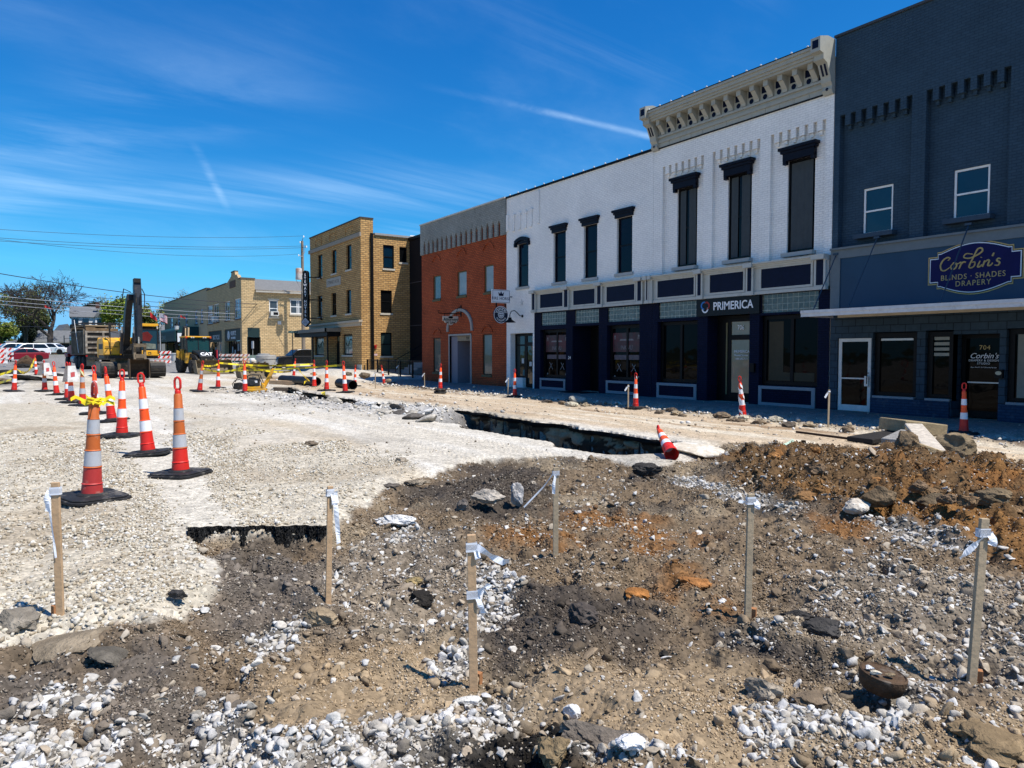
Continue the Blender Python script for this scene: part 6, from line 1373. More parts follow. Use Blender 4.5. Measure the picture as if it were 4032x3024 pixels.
for (px, py, h, ln, lab) in ((1789,921,.95,.01,'distant survey stake before the white framed shop door'),(1357,885,.85,0,'distant survey stake beside the rag-topped cone'),(917.5,839,.85,-.02,'distant survey stake with blown white ribbon left of the tyre-mounted cone'),(811,839,.85,0,'distant survey stake before the patio railing'),(1097,858,.85,.03,'distant survey stake before the boundary of red and white brick'),(877.4/1.0*0+860.5,812,.7,0,'distant survey stake on the pavement by the hotel corner')):
    stake(px, py, h, ln, lab, [(h-.05, [(.0,-.012,0),(-.05,-.02,-.03),(-.12,-.02,-.16)], .05)], WOODG, w=.045)
def hub(px, py, label, r=.03, h=.05):
    p = at(px, py)
    for _ in range(6): p = at(px, py, gz(p.x, p.y))
    q = MB(); q.box(-r/2, r/2, -r/2, r/2, -.06, h); o = q.build('survey_hub', WOODR, None, bevel=.002); o.location = p; o.rotation_euler = (0, 0, .5); tag(o, label, 'survey hub', 'low wooden hubs beside the stakes')
hub(119, 1329, 'small wooden hub left of the farthest left stake', .03, .06); hub(1034, 1478, 'small wooden hub right of the nearest stake', .03, .06); hub(1189, 1229, 'small wooden hub left of the stringed stake', .035, .04); hub(1627, 1331, 'small wooden hub right of the stake by the orange clay', .036, .05); hub(2113, 1480, 'small wooden hub right of the far right stake', .034, .075)

# ------------------------------------------------------------------ larger lumps one could lift
def rock(name, label, cat, px, py, size, col, seed, z=None, rz=0, tilt=(0,0), group=None, rough=.9, rag=.28, sink=.3, cuts=6, dirt=None):
    r2 = np.random.default_rng(seed); b = bmesh.new(); bmesh.ops.create_icosphere(b, subdivisions=4, radius=1.0)
    V = np.array([v.co[:] for v in b.verts])
    for k in range(cuts):
        d = r2.normal(size=3); d /= np.linalg.norm(d); lim = .5 + .35*r2.random(); ex = np.maximum(V @ d - lim, 0); V = V - ex[:, None]*d
    n = fbm(V[:,0]*2+seed, V[:,1]*2+V[:,2]*1.3, .9, 5, seed) * rag + fbm(V[:,0]+V[:,2], V[:,1]-V[:,2]+seed, .3, 4, seed+9) * rag*.75
    V = V * (1 + n)[:, None] * np.array(size)/2
    for v, c in zip(b.verts, V): v.co = c
    me = bpy.data.meshes.new(name); b.to_mesh(me); b.free()
    me.materials.append(mat('lump %.3f %.3f %.3f' % tuple(col), col, rough, 0, .25, 12, .9, 55, spec=.15, dirt=dirt or tuple(min(.7, c*1.8) for c in col), dirt_amt=.3)); me.polygons.foreach_set('use_smooth', [True]*len(me.polygons)); me.set_sharp_from_angle(angle=R(30))
    o = bpy.data.objects.new(name, me); C.objects.link(o); p = at(px, py)
    for _ in range(6): p = at(px, py, gz(p.x, p.y))
    o.location = (p.x, p.y, p.z + size[2]*(.5-sink) + (z or 0)); o.rotation_euler = (tilt[0], tilt[1], -R(YAW)+rz); return tag(o, label, cat, group)
BR = (.17,.135,.10); DK = (.055,.047,.042); GR = (.13,.12,.105); TA = (.27,.20,.125); WH = (.60,.58,.54); OR = (.28,.12,.035)
rock('asphalt_chunk','long grey chunk of broken asphalt among white stones at the bottom edge','asphalt chunk',1310,1612,(.34,.17,.15),(.15,.125,.10),11,tilt=(.1,.25),sink=.35)
rock('dirt_clod','brown crumbly clod left of the grey asphalt chunk at the bottom edge','dirt clod',1200,1640,(.15,.15,.13),(.20,.145,.08),12)
rock('dirt_clod','large wide brown clod in the bottom right corner','dirt clod',2170,1610,(.36,.26,.13),(.19,.135,.075),13,sink=.45,rag=.38,cuts=2)
rock('dirt_clod','dark brown clod with a shadowed front right of the bottom centre','dirt clod',1765,1515,(.22,.12,.07),(.16,.12,.08),14,sink=.35)
rock('rubble_lump','stone studded lump left of the manhole frame','rubble lump',1650,1500,(.18,.14,.11),(.24,.20,.15),15)
rock('asphalt_slab','broad flat slab of dark asphalt lying at the lower left','asphalt chunk',150,1396,(.50,.36,.09),(.20,.16,.11),16,tilt=(.14,-.12),sink=.25,rag=.16)
rock('asphalt_slab','upright-edged grey slab right of the broad asphalt slab','asphalt chunk',238,1418,(.22,.20,.05),(.10,.088,.07),17,tilt=(-.1,.3),sink=.3,rag=.16)
rock('boulder','grey boulder by the foot of the farthest left stake','boulder',40,1352,(.26,.19,.14),(.19,.165,.13),18,sink=.3)
rock('asphalt_chunk','dark wet asphalt chunk left of the dark soil patch','asphalt chunk',910,1300,(.17,.13,.11),(.022,.019,.016),19)
rock('dirt_clod','olive brown clod right of the tilted stake','dirt clod',893,1262,(.13,.10,.08),(.24,.18,.085),20)
rock('white_rock','lumpy white rock mass right of the black asphalt cut','rock',856,1133,(.36,.17,.13),WH,21,sink=.35,rag=.35)
rock('boulder','pale undercut boulder end left of the stringed stake','boulder',1055,1080,(.32,.20,.14),(.33,.29,.24),22,sink=.25)
rock('boulder','narrow grey boulder standing right of the undercut boulder','boulder',1118,1085,(.15,.15,.30),(.36,.34,.32),23,sink=.3)
rock('asphalt_chunk','flat dark asphalt piece at the edge of the pale gravel','asphalt chunk',845,1052,(.20,.12,.06),(.10,.085,.07),24,sink=.25)
rock('asphalt_chunk','wide brown topped asphalt piece right of the flat dark one','asphalt chunk',905,1046,(.34,.16,.07),(.22,.18,.13),25,sink=.2)
rock('asphalt_chunk','rounded grey asphalt piece on dark soil above the stringed stake','asphalt chunk',930,1062,(.17,.14,.09),(.13,.115,.10),26)
rock('asphalt_chunk','small upright asphalt lump before the undercut boulder','asphalt chunk',1000,1100,(.18,.13,.15),(.14,.12,.10),27)
rock('dirt_clod','orange clay lump before the stake by the orange clay','dirt clod',1370,1290,(.20,.15,.11),OR,28)
rock('dirt_clod','big orange crumbly clay lump right of the smaller orange one','dirt clod',1500,1270,(.26,.20,.12),(.27,.12,.04),29,rag=.35)
rock('dirt_clod','dark soil lump with deep shadow on the dark patch','dirt clod',1260,1340,(.18,.16,.15),(.07,.058,.05),30)
rock('asphalt_chunk','black asphalt lump by the white stones right of the orange clay','asphalt chunk',1720,1340,(.26,.10,.10),(.035,.032,.03),31)
rock('asphalt_chunk','second black asphalt lump behind the manhole frame','asphalt chunk',1780,1365,(.26,.15,.10),(.05,.046,.042),32)
rock('white_rock','angular pale rock at the foot of the brown mound','rock',1850,1100,(.32,.18,.15),(.50,.44,.36),33,rag=.2)
rock('dirt_clod','brown clod left of the pale angular rock','dirt clod',1745,1085,(.30,.2,.17),(.22,.12,.05),34)
rock('dirt_clod','dark overhanging clod on the mound face','dirt clod',1895,1082,(.34,.22,.20),(.12,.085,.05),35)
rock('dirt_clod','dark shadowed clod at the right of the mound face','dirt clod',2010,1095,(.36,.22,.18),(.12,.09,.055),36)
rock('dirt_clod','brown clod low on the right end of the mound face','dirt clod',2140,1085,(.40,.26,.20),(.15,.11,.065),37)
rock('boulder','big brown boulder on the mound beside the broken kerb slabs','boulder',2068,985,(.95,.55,.55),(.20,.15,.09),38,sink=.25,rag=.22)
rock('boulder','dark split boulder left of the big brown boulder','boulder',1955,972,(.45,.35,.45),(.17,.12,.07),39)
rock('concrete_slab','rounded pale concrete slab beside the fallen cone','concrete slab',1498,985,(.95,.75,.16),(.55,.49,.39),40,sink=-.05,rag=.06,tilt=(.12,.05),cuts=2)
rock('asphalt_chunk','black asphalt block below the fallen cone','asphalt chunk',1395,1020,(.45,.25,.16),(.04,.037,.034),41)
rock('asphalt_chunk','small black asphalt lump at the left of the trench end','asphalt chunk',1325,1008,(.3,.2,.14),(.05,.045,.04),42)
rock('dirt_clod','lone brown clod on the pale lane above the tilted stake','dirt clod',672,962,(.22,.15,.10),(.13,.10,.07),43)
rock('rock','lone grey stone on the gravel left of the first asphalt pieces','rock',733,920,(.19,.16,.13),(.26,.22,.17),44) if False else None
rock('boulder','grey boulder lying before the brown and white bank','boulder',866,998,(.16,.13,.10),(.25,.21,.16),45)
rock('dirt_clod','tan clod at the left end of the dark grey soil','dirt clod',690,1345,(.20,.16,.12),(.25,.19,.12),46)
rock('asphalt_chunk','dark asphalt lump at the gravel edge below the black cut','asphalt chunk',385,1288,(.12,.09,.07),(.045,.042,.04),47)
rock('concrete_slab','light concrete lump beside the sidewalk opposite the shop doormat','concrete slab',1247,868,(.75,.5,.35),(.36,.34,.28),48,sink=.3,rag=.14)
rock('white_rock','long white rock resting on the black soil','rock',1018,1520,(.17,.06,.05),(.64,.61,.54),49,rag=.12)
rock('white_rock','round white rock at the edge of the black soil','rock',965,1560,(.085,.075,.07),WH,50,rag=.12)
rock('white_rock','pale rock right of the black soil','rock',1237,1545,(.09,.07,.07),(.64,.63,.61),51,rag=.15)
rock('white_rock','pale yellow rock at the bottom edge by the black soil','rock',920,1630,(.20,.15,.09),(.60,.53,.40),52,rag=.15)
rock('white_rock','flat white stones cluster on the grey asphalt chunk','rock',1362,1625,(.12,.09,.05),(.66,.65,.63),53,rag=.25,z=.03)
rock('dirt_clod','small black clod on the tan soil in the lower middle','dirt clod',1435,1418,(.055,.05,.045),(.03,.026,.022),54)
rock('dirt_clod','dark brown clod before the dark patch of soil','dirt clod',1160,1350,(.13,.10,.07),(.05,.043,.038),55)
rng_ = random.Random(77)
for k in range(26):                          # lumps scattered over the brown mound and along its face
    px, py = rng_.uniform(1580, 2200), 0; py = 960 + (px-1560)*.24*rng_.random() + 12
    s = rng_.uniform(.10, .24); rock('dirt_clod', 'brown or orange lump of clay among the many on the spoil mound', 'dirt clod', px, py, (s, s*.75, s*.62), rng_.choice([(.18,.115,.06),(.15,.10,.06),(.27,.13,.045),(.22,.14,.07)]), 100+k, group='loose clay lumps on the spoil mound', rag=.3)
for k in range(16):                          # torn pieces of asphalt along the trench lips
    px = rng_.uniform(640, 930); py = 838 + (px-620)*.17 + rng_.uniform(4, 24); s = rng_.uniform(.25, .6)
    rock('broken_slab', 'grey broken slab piece tipped over at the trench lip', 'slab piece', px, py, (s, s*.7, s*.35), rng_.choice([(.45,.43,.39),(.09,.08,.07),(.34,.31,.26)]), 140+k, group='broken slab pieces along the trench', rag=.15, tilt=(rng_.uniform(-.4,.4), rng_.uniform(-.4,.4)), cuts=8)
for k in range(22):
    px = rng_.uniform(1020, 1860); py = 852 + (px-1020)*.092 + rng_.uniform(-2, 8); s = rng_.uniform(.18, .5)
    rock('kerb_rubble', 'brown rubble lump in the bank beside the shaded sidewalk', 'rubble lump', px, py, (s, s*.8, s*.5), rng_.choice([(.30,.24,.16),(.10,.08,.06),(.42,.37,.28),(.16,.12,.08)]), 170+k, group='rubble lumps along the sidewalk bank', rag=.3)
for k in range(12):
    px = rng_.uniform(640, 860); py = 803 + (px-640)*.02 + rng_.uniform(0, 10); s = rng_.uniform(.3, .7)
    if px > 800: py += 14
    rock('kerb_rubble', 'dark rubble lump lying before the hotel pavement', 'rubble lump', px, py, (s, s*.7, s*.45), rng_.choice([(.12,.09,.06),(.26,.2,.13)]), 200+k, group='rubble lumps before the hotel pavement', rag=.3)
for k in range(14):                          # black broken edge before the backhoe
    px = 652 + k*19*.62; py = 792 + k*1.0 + rng_.uniform(-2, 4); s = rng_.uniform(.5, .9)
    rock('asphalt_chunk', 'black broken asphalt lump in the row before the backhoe', 'asphalt chunk', px-215*.35, py, (s, s*.6, s*.45), rng_.choice([(.02,.02,.02),(.04,.036,.03),(.5,.48,.45)]), 230+k, group='broken asphalt row before the backhoe', rag=.3)
for k, (px, py, sx_, sy_, sz_, rr) in enumerate(((18,808,1.9,1.1,.5,.1),(75,822,2.2,1.0,.35,.3),(95,804,1.6,1.0,.45,.0),(55,795,1.4,.8,.5,.5),(128,812,1.3,.6,.3,.4),(5,830,1.6,1.2,.5,.2))):
    rock('torn_asphalt', ['black torn asphalt sheet heaped at the left edge','long black torn asphalt slab tipped toward the street','black curled asphalt piece behind the long torn slab','black asphalt lump under the sagging yellow tape','thin black asphalt tongue nearest the left cone row','brown crusted asphalt lump at the far left edge'][k], 'asphalt chunk', px, py, (sx_, sy_, sz_), (.02,.019,.018) if k < 5 else (.14,.10,.07), 260+k, rz=rr, tilt=(.2*(-1)**k, .15), rag=.2, sink=.35)
# broken kerb slabs piled by the sidewalk on the right
def slab(name, label, p0, p1, w, th, col, tilt=0.0):
    q = MB(); q.bar(p0, p1, w, th); o = q.build(name, mat('lump %.3f %.3f %.3f' % col, col, .9, 0, .25, 12, .9, 55, spec=.15), None, bevel=.02); tag(o, label, 'slab'); return o
def gp(x, y, dz): p = at(x, y, -.2); return Vector((p.x, p.y, gz(p.x, p.y) + dz))
slab('pale_board','pale slanting board leaning on the brown boulders at the right', gp(1972,958,.42), gp(2022,985,.12), .30, .06, (.52,.46,.38))
slab('pale_board','light timber board lying at the foot of the slanting board', gp(1968,986,.10), gp(2040,986,.08), .22, .10, (.40,.30,.17))
slab('asphalt_sheet','black asphalt sheet edge sticking out left of the kerb slabs', gp(1856,958,.05), gp(1950,950,.25), .55, .10, (.03,.028,.026))
slab('asphalt_sheet','white topped asphalt sheet left of the slanting board', gp(1900,968,.12), gp(1950,978,.20), .45, .12, (.40,.38,.35))
slab('concrete_slab','thick brown crusted slab lying on top of the kerb pile', gp(1925,950,.40), gp(2015,948,.36), .75, .24, (.30,.235,.14))
slab('concrete_slab','small grey slab wedged beneath the crusted slab', gp(1932,968,.20), gp(1975,962,.28), .5, .12, (.26,.25,.23))
slab('steel_bar','long thin rusty bar along the lane edge', gp(1720,925,.04), gp(1855,950,.06), .05, .05, (.05,.03,.02))
for k, (px, py, c, lab, s) in enumerate(((1600,985,(.66,.66,.62),'white torn paper on the mound beside the slab',.17),(1707,943,(.42,.55,.42),'pale green scrap at the crest of the mound',.16))):
    p = at(px, py, .05); q = MB(); q.prism([(-s,0,0),(s*.2,-.02,0),(s,.0,.02),(s*.5,.0,s*.9),(-s*.1,.02,s*.5)], (0,.008,0)); o = q.build('litter_scrap', mat('scrap %d' % k, c, .7), None); o.location = (p.x, p.y, gz(p.x, p.y)+.02); o.rotation_euler = (-.5, .15, -R(YAW)+.2*k); tag(o, lab, 'scrap')
# black broken pavement edge beside the gravel
def cut_edge():
    A, B = at(405, 1139), at(708, 1136); q = MB(); n = 260; vs = []; r2 = random.Random(9); d = (B-A); per = Vector((d.y, -d.x, 0)).normalized()
    if per.dot(A) > 0: per = -per
    rows_ = 16
    for k in range(n+1):
        p = A.lerp(B, k/n)
        for j in range(rows_+1):
            t = j/rows_; jit = .016*r2.uniform(-1, 1); o_ = per*(.02*math.sin(k*.083) + .012*math.sin(k*.31) + .05*t**1.5 + .02*math.sin(k*.071)*t + jit*(1 if j else .3)); vs.append((p.x+o_.x, p.y+o_.y, .006 - .21*t + .012*r2.uniform(-1,1)*(0 if j == 0 else 1)))
    q.add(vs, [(k*(rows_+1)+j, (k+1)*(rows_+1)+j, (k+1)*(rows_+1)+j+1, k*(rows_+1)+j+1) for k in range(n) for j in range(rows_)])
    o = q.build('asphalt_edge', mat('black broken asphalt', (.012,.012,.012), .8, 0, .5, 30, .8, 60, spec=.3, dirt=(.10,.09,.08), dirt_amt=.15)); tag(o, 'black broken asphalt edge where the gravel lane was cut beside the tilted stake', 'pavement edge')
cut_edge()
# upturned manhole frame
def frame():
    t = thing('iron_manhole', 'rusty round manhole frame sitting among white stones at the lower right', 'manhole frame'); p = at(1897, 1470)
    for _ in range(6): p = at(1897, 1470, gz(p.x, p.y))
    t.location = (p.x, p.y, -.115); t.scale = (.92,.92,.92); t.rotation_euler = (.16, .05, .3); ru = mat('rusty cast iron', (.085,.052,.03), .75, .2, .35, 14, .6, 50, dirt=(.20,.18,.15), dirt_amt=.3)
    q = MB(); q.lathe([(.085,.05),(.10,.065),(.108,.10),(.112,.115),(.112,.14),(.104,.145),(.10,.138)], 40); q.build('frame', ru, t, smooth=True)
    q = MB(); q.lathe([(.0,.132),(.06,.134),(.101,.136)], 40); q.build('cover', mat('dusty iron lid', (.36,.35,.32), .7, .1, .35, 16, dirt=(.38,.34,.27), dirt_amt=.4), t, smooth=True)
    for k, (x, y, s) in enumerate(((-.075,.02,.035),(-.045,.055,.033),(-.03,-.03,.03))):
        o = rock('stone', ['cream stone resting on the left of the manhole lid','white stone resting at the back of the manhole lid','brown clod resting on the manhole lid'][k], 'rock', 1897, 1470, (s*1.6, s, s*.6), [(.6,.53,.4),(.66,.65,.63),(.2,.15,.09)][k], 300+k, rag=.1)
        o.location = t.location + t.rotation_euler.to_matrix() @ Vector((x, y, .145))
frame()
# doormat
p_ = at(1262, 854, -.25); q = MB(); q.box(-.85,.1,-.8,.8,0,.02); o = q.build('doormat', mat('black mat', (.008,.008,.008), .9, spec=.1)); o.location = (FX-.12, 24.4, -.235); tag(o, 'black doormat on the sidewalk before the shop door', 'doormat')
# ------------------------------------------------------------------ machines
YEL = mat('machine yellow', (.72,.36,.018), .45, 0, .10, 3, dirt=(.35,.24,.10), dirt_amt=.35); SLATE = mat('slate machine paint', (.022,.026,.034), .42, 0, .25, 4, dirt=(.055,.05,.045), dirt_amt=.25)
MUD = mat('muddy steel', (.15,.115,.075), .75, .1, .3, 5, .4, 20); STEEL = mat('worn steel', (.30,.29,.27), .45, .5, .2, 6); TRACKM = mat('dusty track steel', (.22,.175,.12), .7, .2, .3, 7, dirt=(.33,.27,.2)); DARKM = mat('dark machine steel', (.022,.021,.020), .6, .1, .3, 5, dirt=(.09,.075,.055), dirt_amt=.3)
CABG = glass('cab glass', (.010,.022,.026), .6, .04); CABT = glass('teal cab glass', (.010,.050,.056), .7, .05); CHROME = mat('chrome rod', (.6,.6,.6), .2, .9); TYRE = mat('tyre rubber', (.020,.019,.018), .85, 0, .3, 8, .4, 20, spec=.2, dirt=(.11,.09,.07), dirt_amt=.35)
def wheel(root, c, r, w, rim=None, axis='x', name='wheel', n=28, hub=.55, lugs=0):
    RM = {'x': Matrix(((0,0,1),(0,1,0),(-1,0,0))), 'y': Matrix(((1,0,0),(0,0,1),(0,-1,0)))}[axis]
    q = MB(); q.lathe([(r*.58,-w/2),(r*.86,-w/2),(r*.97,-w*.38),(r,-w*.2),(r,w*.2),(r*.97,w*.38),(r*.86,w/2),(r*.58,w/2)], n, c, RM)
    ax = RM @ Vector((0,0,1))
    for k in range(lugs):
        a = 2*PI*k/lugs
        for s in (-1, 1):
            p = Vector(c) + RM @ Vector((r*1.0*math.cos(a), r*1.0*math.sin(a), s*w*.24)); t = RM @ Vector((-math.sin(a)*1.0, math.cos(a), s*.8)); q.bar(p - t.normalized()*w*.24, p + t.normalized()*w*.24, w*.12, r*.07)
    wo = q.build(name, TYRE, root, smooth=True); h = MB(); h.lathe([(0,-w*.30),(r*.25,-w*.34),(r*hub,-w*.25),(r*.6,-w*.42),(r*.6,w*.42),(r*hub,w*.25),(r*.25,w*.34),(0,w*.30)], n, c, RM); h.build('rim', rim or STEEL, wo, smooth=True); return wo
def excavator():
    p = at(*zD('l',1168,1304), .08); t = thing('excavator', 'yellow and dark grey tracked excavator with raised boom and bucket on the ground', 'excavator', (p.x, p.y+1.4, gz(p.x, p.y+2)), .02)
    for s, nm in ((-1,'l'), (1,'r')):
        x0 = s*1.22; w = .78; L = 2.1; h = .44; prof = []
        N = 10; pts = [( -L+h + -h*math.sin(PI*k/N), h + h*math.cos(PI*k/N)) for k in range(N+1)] + [(L-h + h*math.sin(PI*k/N), h - h*math.cos(PI*k/N)) for k in range(N+1)]
        q = MB(); q.prism([(x0-w/2, y+.6, z) for y, z in [(a*.985, .03+b*.97) for a, b in pts]], (w,0,0))
        per = pts + [pts[0]]; acc = []
        for a, b in zip(per[:-1], per[1:]):
            d = math.hypot(b[0]-a[0], b[1]-a[1]); m = max(1, round(d/.19))
            for k in range(m): acc.append((a[0]+(b[0]-a[0])*k/m, a[1]+(b[1]-a[1])*k/m, b[0]-a[0], b[1]-a[1]))
        for (y, z, dy, dz) in acc:
            l = math.hypot(dy, dz); dy, dz = dy/l, dz/l; nx, nz = -dz, dy
            c = Vector((x0, y+.6 + nx*.03, z + nz*.03)); M = Matrix(((1,0,0),(0,dy,nx),(0,dz,nz))); q.cur = 1; q.obox(c, (w, .17, .03), M); q.cur = 0; q.obox(c + Vector((0, nx*.045, nz*.045)), (w, .045, .07), M)
        tr = q.build('track', [TRACKM, DARKM], t); g = MB()
        for yy, r_ in ((-L+h+.6, .34), (L-h+.6, .36)): g.lathe([(0,-.40),(r_*.5,-.42),(r_,-.40),(r_,.40),(r_*.5,.42),(0,.40)], 20, (x0, yy, h), Matrix(((0,0,1),(0,1,0),(-1,0,0))))
        g.build('sprocket', DARKM, tr); g = MB()
        for k in range(5): g.lathe([(0,-.41),(.12,-.41),(.12,.41),(0,.41)], 12, (x0, -.7+k*.65, .17), Matrix(((0,0,1),(0,1,0),(-1,0,0))))
        g.build('roller', DARKM, tr)
    q = MB(); q.box(-.85,.85,-.3,1.7,.42,.82); q.box(-.95,.95,.1,.5,.30,.6); q.cyl((0,.7,.8),(0,.7,1.06), .72, n=28); q.build('undercarriage', MUD, t)
    q = MB(); q.box(-1.38,1.38,-.35,2.9,1.06,1.24); q.box(-.45,.40,-.55,.2,1.24,1.9); q.build('deck', DARKM, t)
    q = MB(); q.prism([(-1.40,-.20,1.24),(-1.40,2.6,1.24),(-1.40,2.6,2.25),(-1.40,.25,2.25),(-1.40,-.12,2.05)], (.86,0,0)); eb = q.build('engine_cover', YEL, t, bevel=.07); q = MB(); q.box(-1.30,-.66,-.215,-.19,1.70,1.74); q.box(-1.402,-1.398,0,2.4,1.6,1.9); q.build('seam', DARKM, eb)
    q = MB(); q.prism([(-1.42,2.6,1.1),(-1.42,3.0,1.1),(-1.42,3.3,1.5),(-1.42,3.2,2.1),(-1.42,2.6,2.3)], (2.84,0,0)); q.box(-.5,1.3,1.7,2.6,1.24,2.3); q.build('counterweight', YEL, t, bevel=.05)
    q = MB(); q.tube([(-1.05,-.2,1.3),(-1.05,-.25,3.0),(-1.05,.1,3.05),(-1.05,.1,2.3)], .025, 8); q.tube([(-1.05,-.25,2.6),(-.62,-.2,2.5)], .02, 6); q.box(-1.12,-.98,-.32,-.22,2.75,3.1); q.build('handrail', DARKM, t)
    q = MB(); q.box(-.95,-.52,.3,.9,2.25,2.62); q.box(-.5,-.05,.4,1.0,2.3,2.62); q.build('air_filter', mat('blue grey box', (.12,.14,.17), .5), t)
    # cab
    x0, x1, y0, y1, z0, z1 = .44, 1.40, -.45, 1.35, 1.24, 3.02; q = MB(); e = .07
    out = [(y0,z0),(y0-.02,1.55),(y0+.04,2.75),(y0+.22,z1),(y1,z1),(y1,z0)]
    for x in (x0, x1-e):
        for (a, b) in zip(out, out[1:]+out[:1]): q.bar((x+e/2, a[0], a[1]), (x+e/2, b[0], b[1]), e)
    q.box(x0,x1,y0+.2,y1,z1-.03,z1+.05); q.box(x0,x1,y1-.06,y1,z0,z1); q.box(x0,x1,y0,y0+.1,1.50,1.57); q.box(x0, x1, y0+.02, y0+.14, 2.70, 2.78); cb_ = q.build('cab', mat('cab black', (.012,.012,.013), .4, spec=.3), t)
    q = MB(); q.box(x0-.01,x1+.02,y0-.04,y0+.1,1.22,1.52); q.build('front_panel', YEL, cb_, bevel=.03); q = MB(); q.box(x0-.02,x1+.03,y0+.13,y0+.3,z1-.10,z1+.06); q.build('roof_edge', YEL, cb_, bevel=.02)
    q = MB(); q.box(.83,1.0,y0-.048,y0-.04,1.30,1.42); em = q.build('emblem', mat('emblem dark', (.02,.03,.02), .4), cb_); q = MB(); q.prism([(.85,y0-.05,1.32),(.98,y0-.05,1.33),(.96,y0-.05,1.36),(.90,y0-.05,1.37),(.88,y0-.05,1.40),(.86,y0-.05,1.37)], (0,-.004,0)); q.build('leaping_deer', YEL, em)
    q = MB(); q.add([(x0+.08,y0-.005,1.58),(x1-.08,y0-.005,1.58),(x1-.08,y0+.05,2.70),(x0+.08,y0+.05,2.70)], [(0,1,2,3)]); q.add([(x0+.01,y0+.05,1.3),(x0+.01,y1-.1,1.3),(x0+.01,y1-.1,2.95),(x0+.01,y0+.25,2.95)], [(0,1,2,3)]); q.build('pane', CABG, cb_, fix=False)
    q = MB(); q.prism([(x0+.10,y0-.02,2.1),(x0+.50,y0+.0,2.05),(x0+.66,y0+.02,2.35),(x0+.40,y0+.035,2.62),(x0+.14,y0+.035,2.55)], (0,-.01,0)); q.build('red_cloth', mat('dark red cloth', (.10,.006,.006), .8), cb_)
    q = MB(); q.add([(x0+.2,y0-.012,1.62),(x1-.15,y0-.012,1.62),(x1-.15,y0+.0,1.9),(x0+.3,y0+.0,1.95)], [(0,1,2,3)]); q.build('inside_glow', mat('pale glow paint', (.14,.16,.13), .6, var=.5, ns=8), cb_, fix=False)  # pale sheet paints the brightness seen inside the cab
    q = MB(); q.tube([(x1+.04,y0+.1,1.35),(x1+.12,y0-.05,1.5),(x1+.12,y0-.05,2.9),(x1+.0,y0+.1,2.95)], .022, 6); q.build('grab_rail', DARKM, cb_)
    q = MB(); q.box(x0+.1,x0+.25,y0+.18,y0+.22,z1+.06,z1+.16); q.tube([(x1,y0+.1,2.9),(x1+.18,y0+.0,3.25),(x1+.10,y0+.3,3.3)], .02, 6); q.build('work_light', DARKM, cb_)
    # boom, stick, rams and bucket
    bx0, bx1 = -.42, -.10
    up = [(.15,1.30),(.0,1.9),(-.45,2.9),(-.85,3.55),(-1.6,4.15),(-2.45,4.60)]; dn = [(-2.5,4.25),(-1.9,3.75),(-1.45,3.2),(-1.05,2.4),(-.5,1.7),(-.2,1.25)]
    q = MB(); q.prism([(bx0,y,z) for y, z in up+dn], (bx1-bx0,0,0)); bo = q.build('boom', mat('boom black', (.010,.011,.013), .5, 0, .3, 4, dirt=(.04,.036,.03), dirt_amt=.25), t, bevel=.03)
    for x in (bx0-.14, bx1+.14):
        q = MB(); q.cyl((x,-.75,1.35),(x,-1.25,2.5), .085, n=12); q.build('boom_ram', SLATE, bo); q = MB(); q.cyl((x,-1.25,2.5),(x,-1.35,2.85), .05, n=10); q.build('ram_rod', CHROME, bo)
    sx0, sx1 = -.12, .24
    q = MB(); q.prism([(sx0,y,z) for y, z in [(-2.35,4.95),(-2.5,5.28),(-2.85,5.25),(-3.05,4.4),(-2.95,2.0),(-2.75,1.72),(-2.6,1.9),(-2.55,3.4)]], (sx1-sx0,0,0)); so = q.build('stick', SLATE, t, bevel=.03)
    q = MB(); q.box(sx0+.02,sx1-.02,-2.95,-2.35,5.2,5.42); q.build('ram_bracket', DARKM, so)
    q = MB(); q.cyl((.04,-3.22,3.95),(.04,-3.15,2.25), .105, n=14); q.build('bucket_ram', SLATE, so); q = MB(); q.cyl((.04,-3.15,2.25),(.04,-3.12,1.86), .055, n=10); q.build('ram_rod', CHROME, so)
    q = MB()
    for x in (sx0+.06, sx1-.06): q.tube([(x,-3.09,4.6),(x,-3.2,4.2),(x,-3.14,3.8)], .03, 6)
    q.tube([(.30,-2.6,4.9),(.42,-2.65,4.6),(.40,-2.75,3.9),(.28,-2.9,3.6)], .025, 6); q.tube([(-.2,-2.3,4.7),(-.5,-1.9,4.9),(-.55,-1.4,4.2)], .025, 6); q.build('hydraulic_hose', DARKM, so)
    q = MB(); q.box(sx0-.10,sx1+.12,-3.25,-2.75,1.70,1.88)
    for x in (sx0-.12, sx1+.02): q.prism([(x,-3.28,1.90),(x,-2.95,1.90),(x,-2.8,1.35),(x,-2.95,1.0),(x,-3.2,1.05),(x,-3.1,1.45)], (.12,0,0))
    q.box(sx0-.02,sx1+.02,-3.2,-2.9,1.1,1.32); q.build('bucket_linkage', MUD, so)
    q = MB(); bw = .46; c = .03; arc = [(-3.28,1.02),(-2.75,1.06),(-2.42,.80),(-2.35,.45),(-2.52,.12),(-2.9,.0),(-3.3,.02)]
    for x in (c-bw-.03, c+bw): q.prism([(x,y,z) for y, z in arc], (.03,0,0))
    inner = arc[1:]
    for (a, b) in zip(inner[:-1], inner[1:]): q.prism([(c-bw,a[0],a[1]),(c-bw,b[0],b[1]),(c-bw,b[0]+.03,b[1]-.02),(c-bw,a[0]+.03,a[1]-.02)], (2*bw,0,0))
    q.box(c-.2,c+.2,-3.1,-2.75,1.0,1.2); bu = q.build('bucket', mat('rusty bucket steel', (.10,.07,.045), .7, .2, .35, 6), t)
    q = MB()
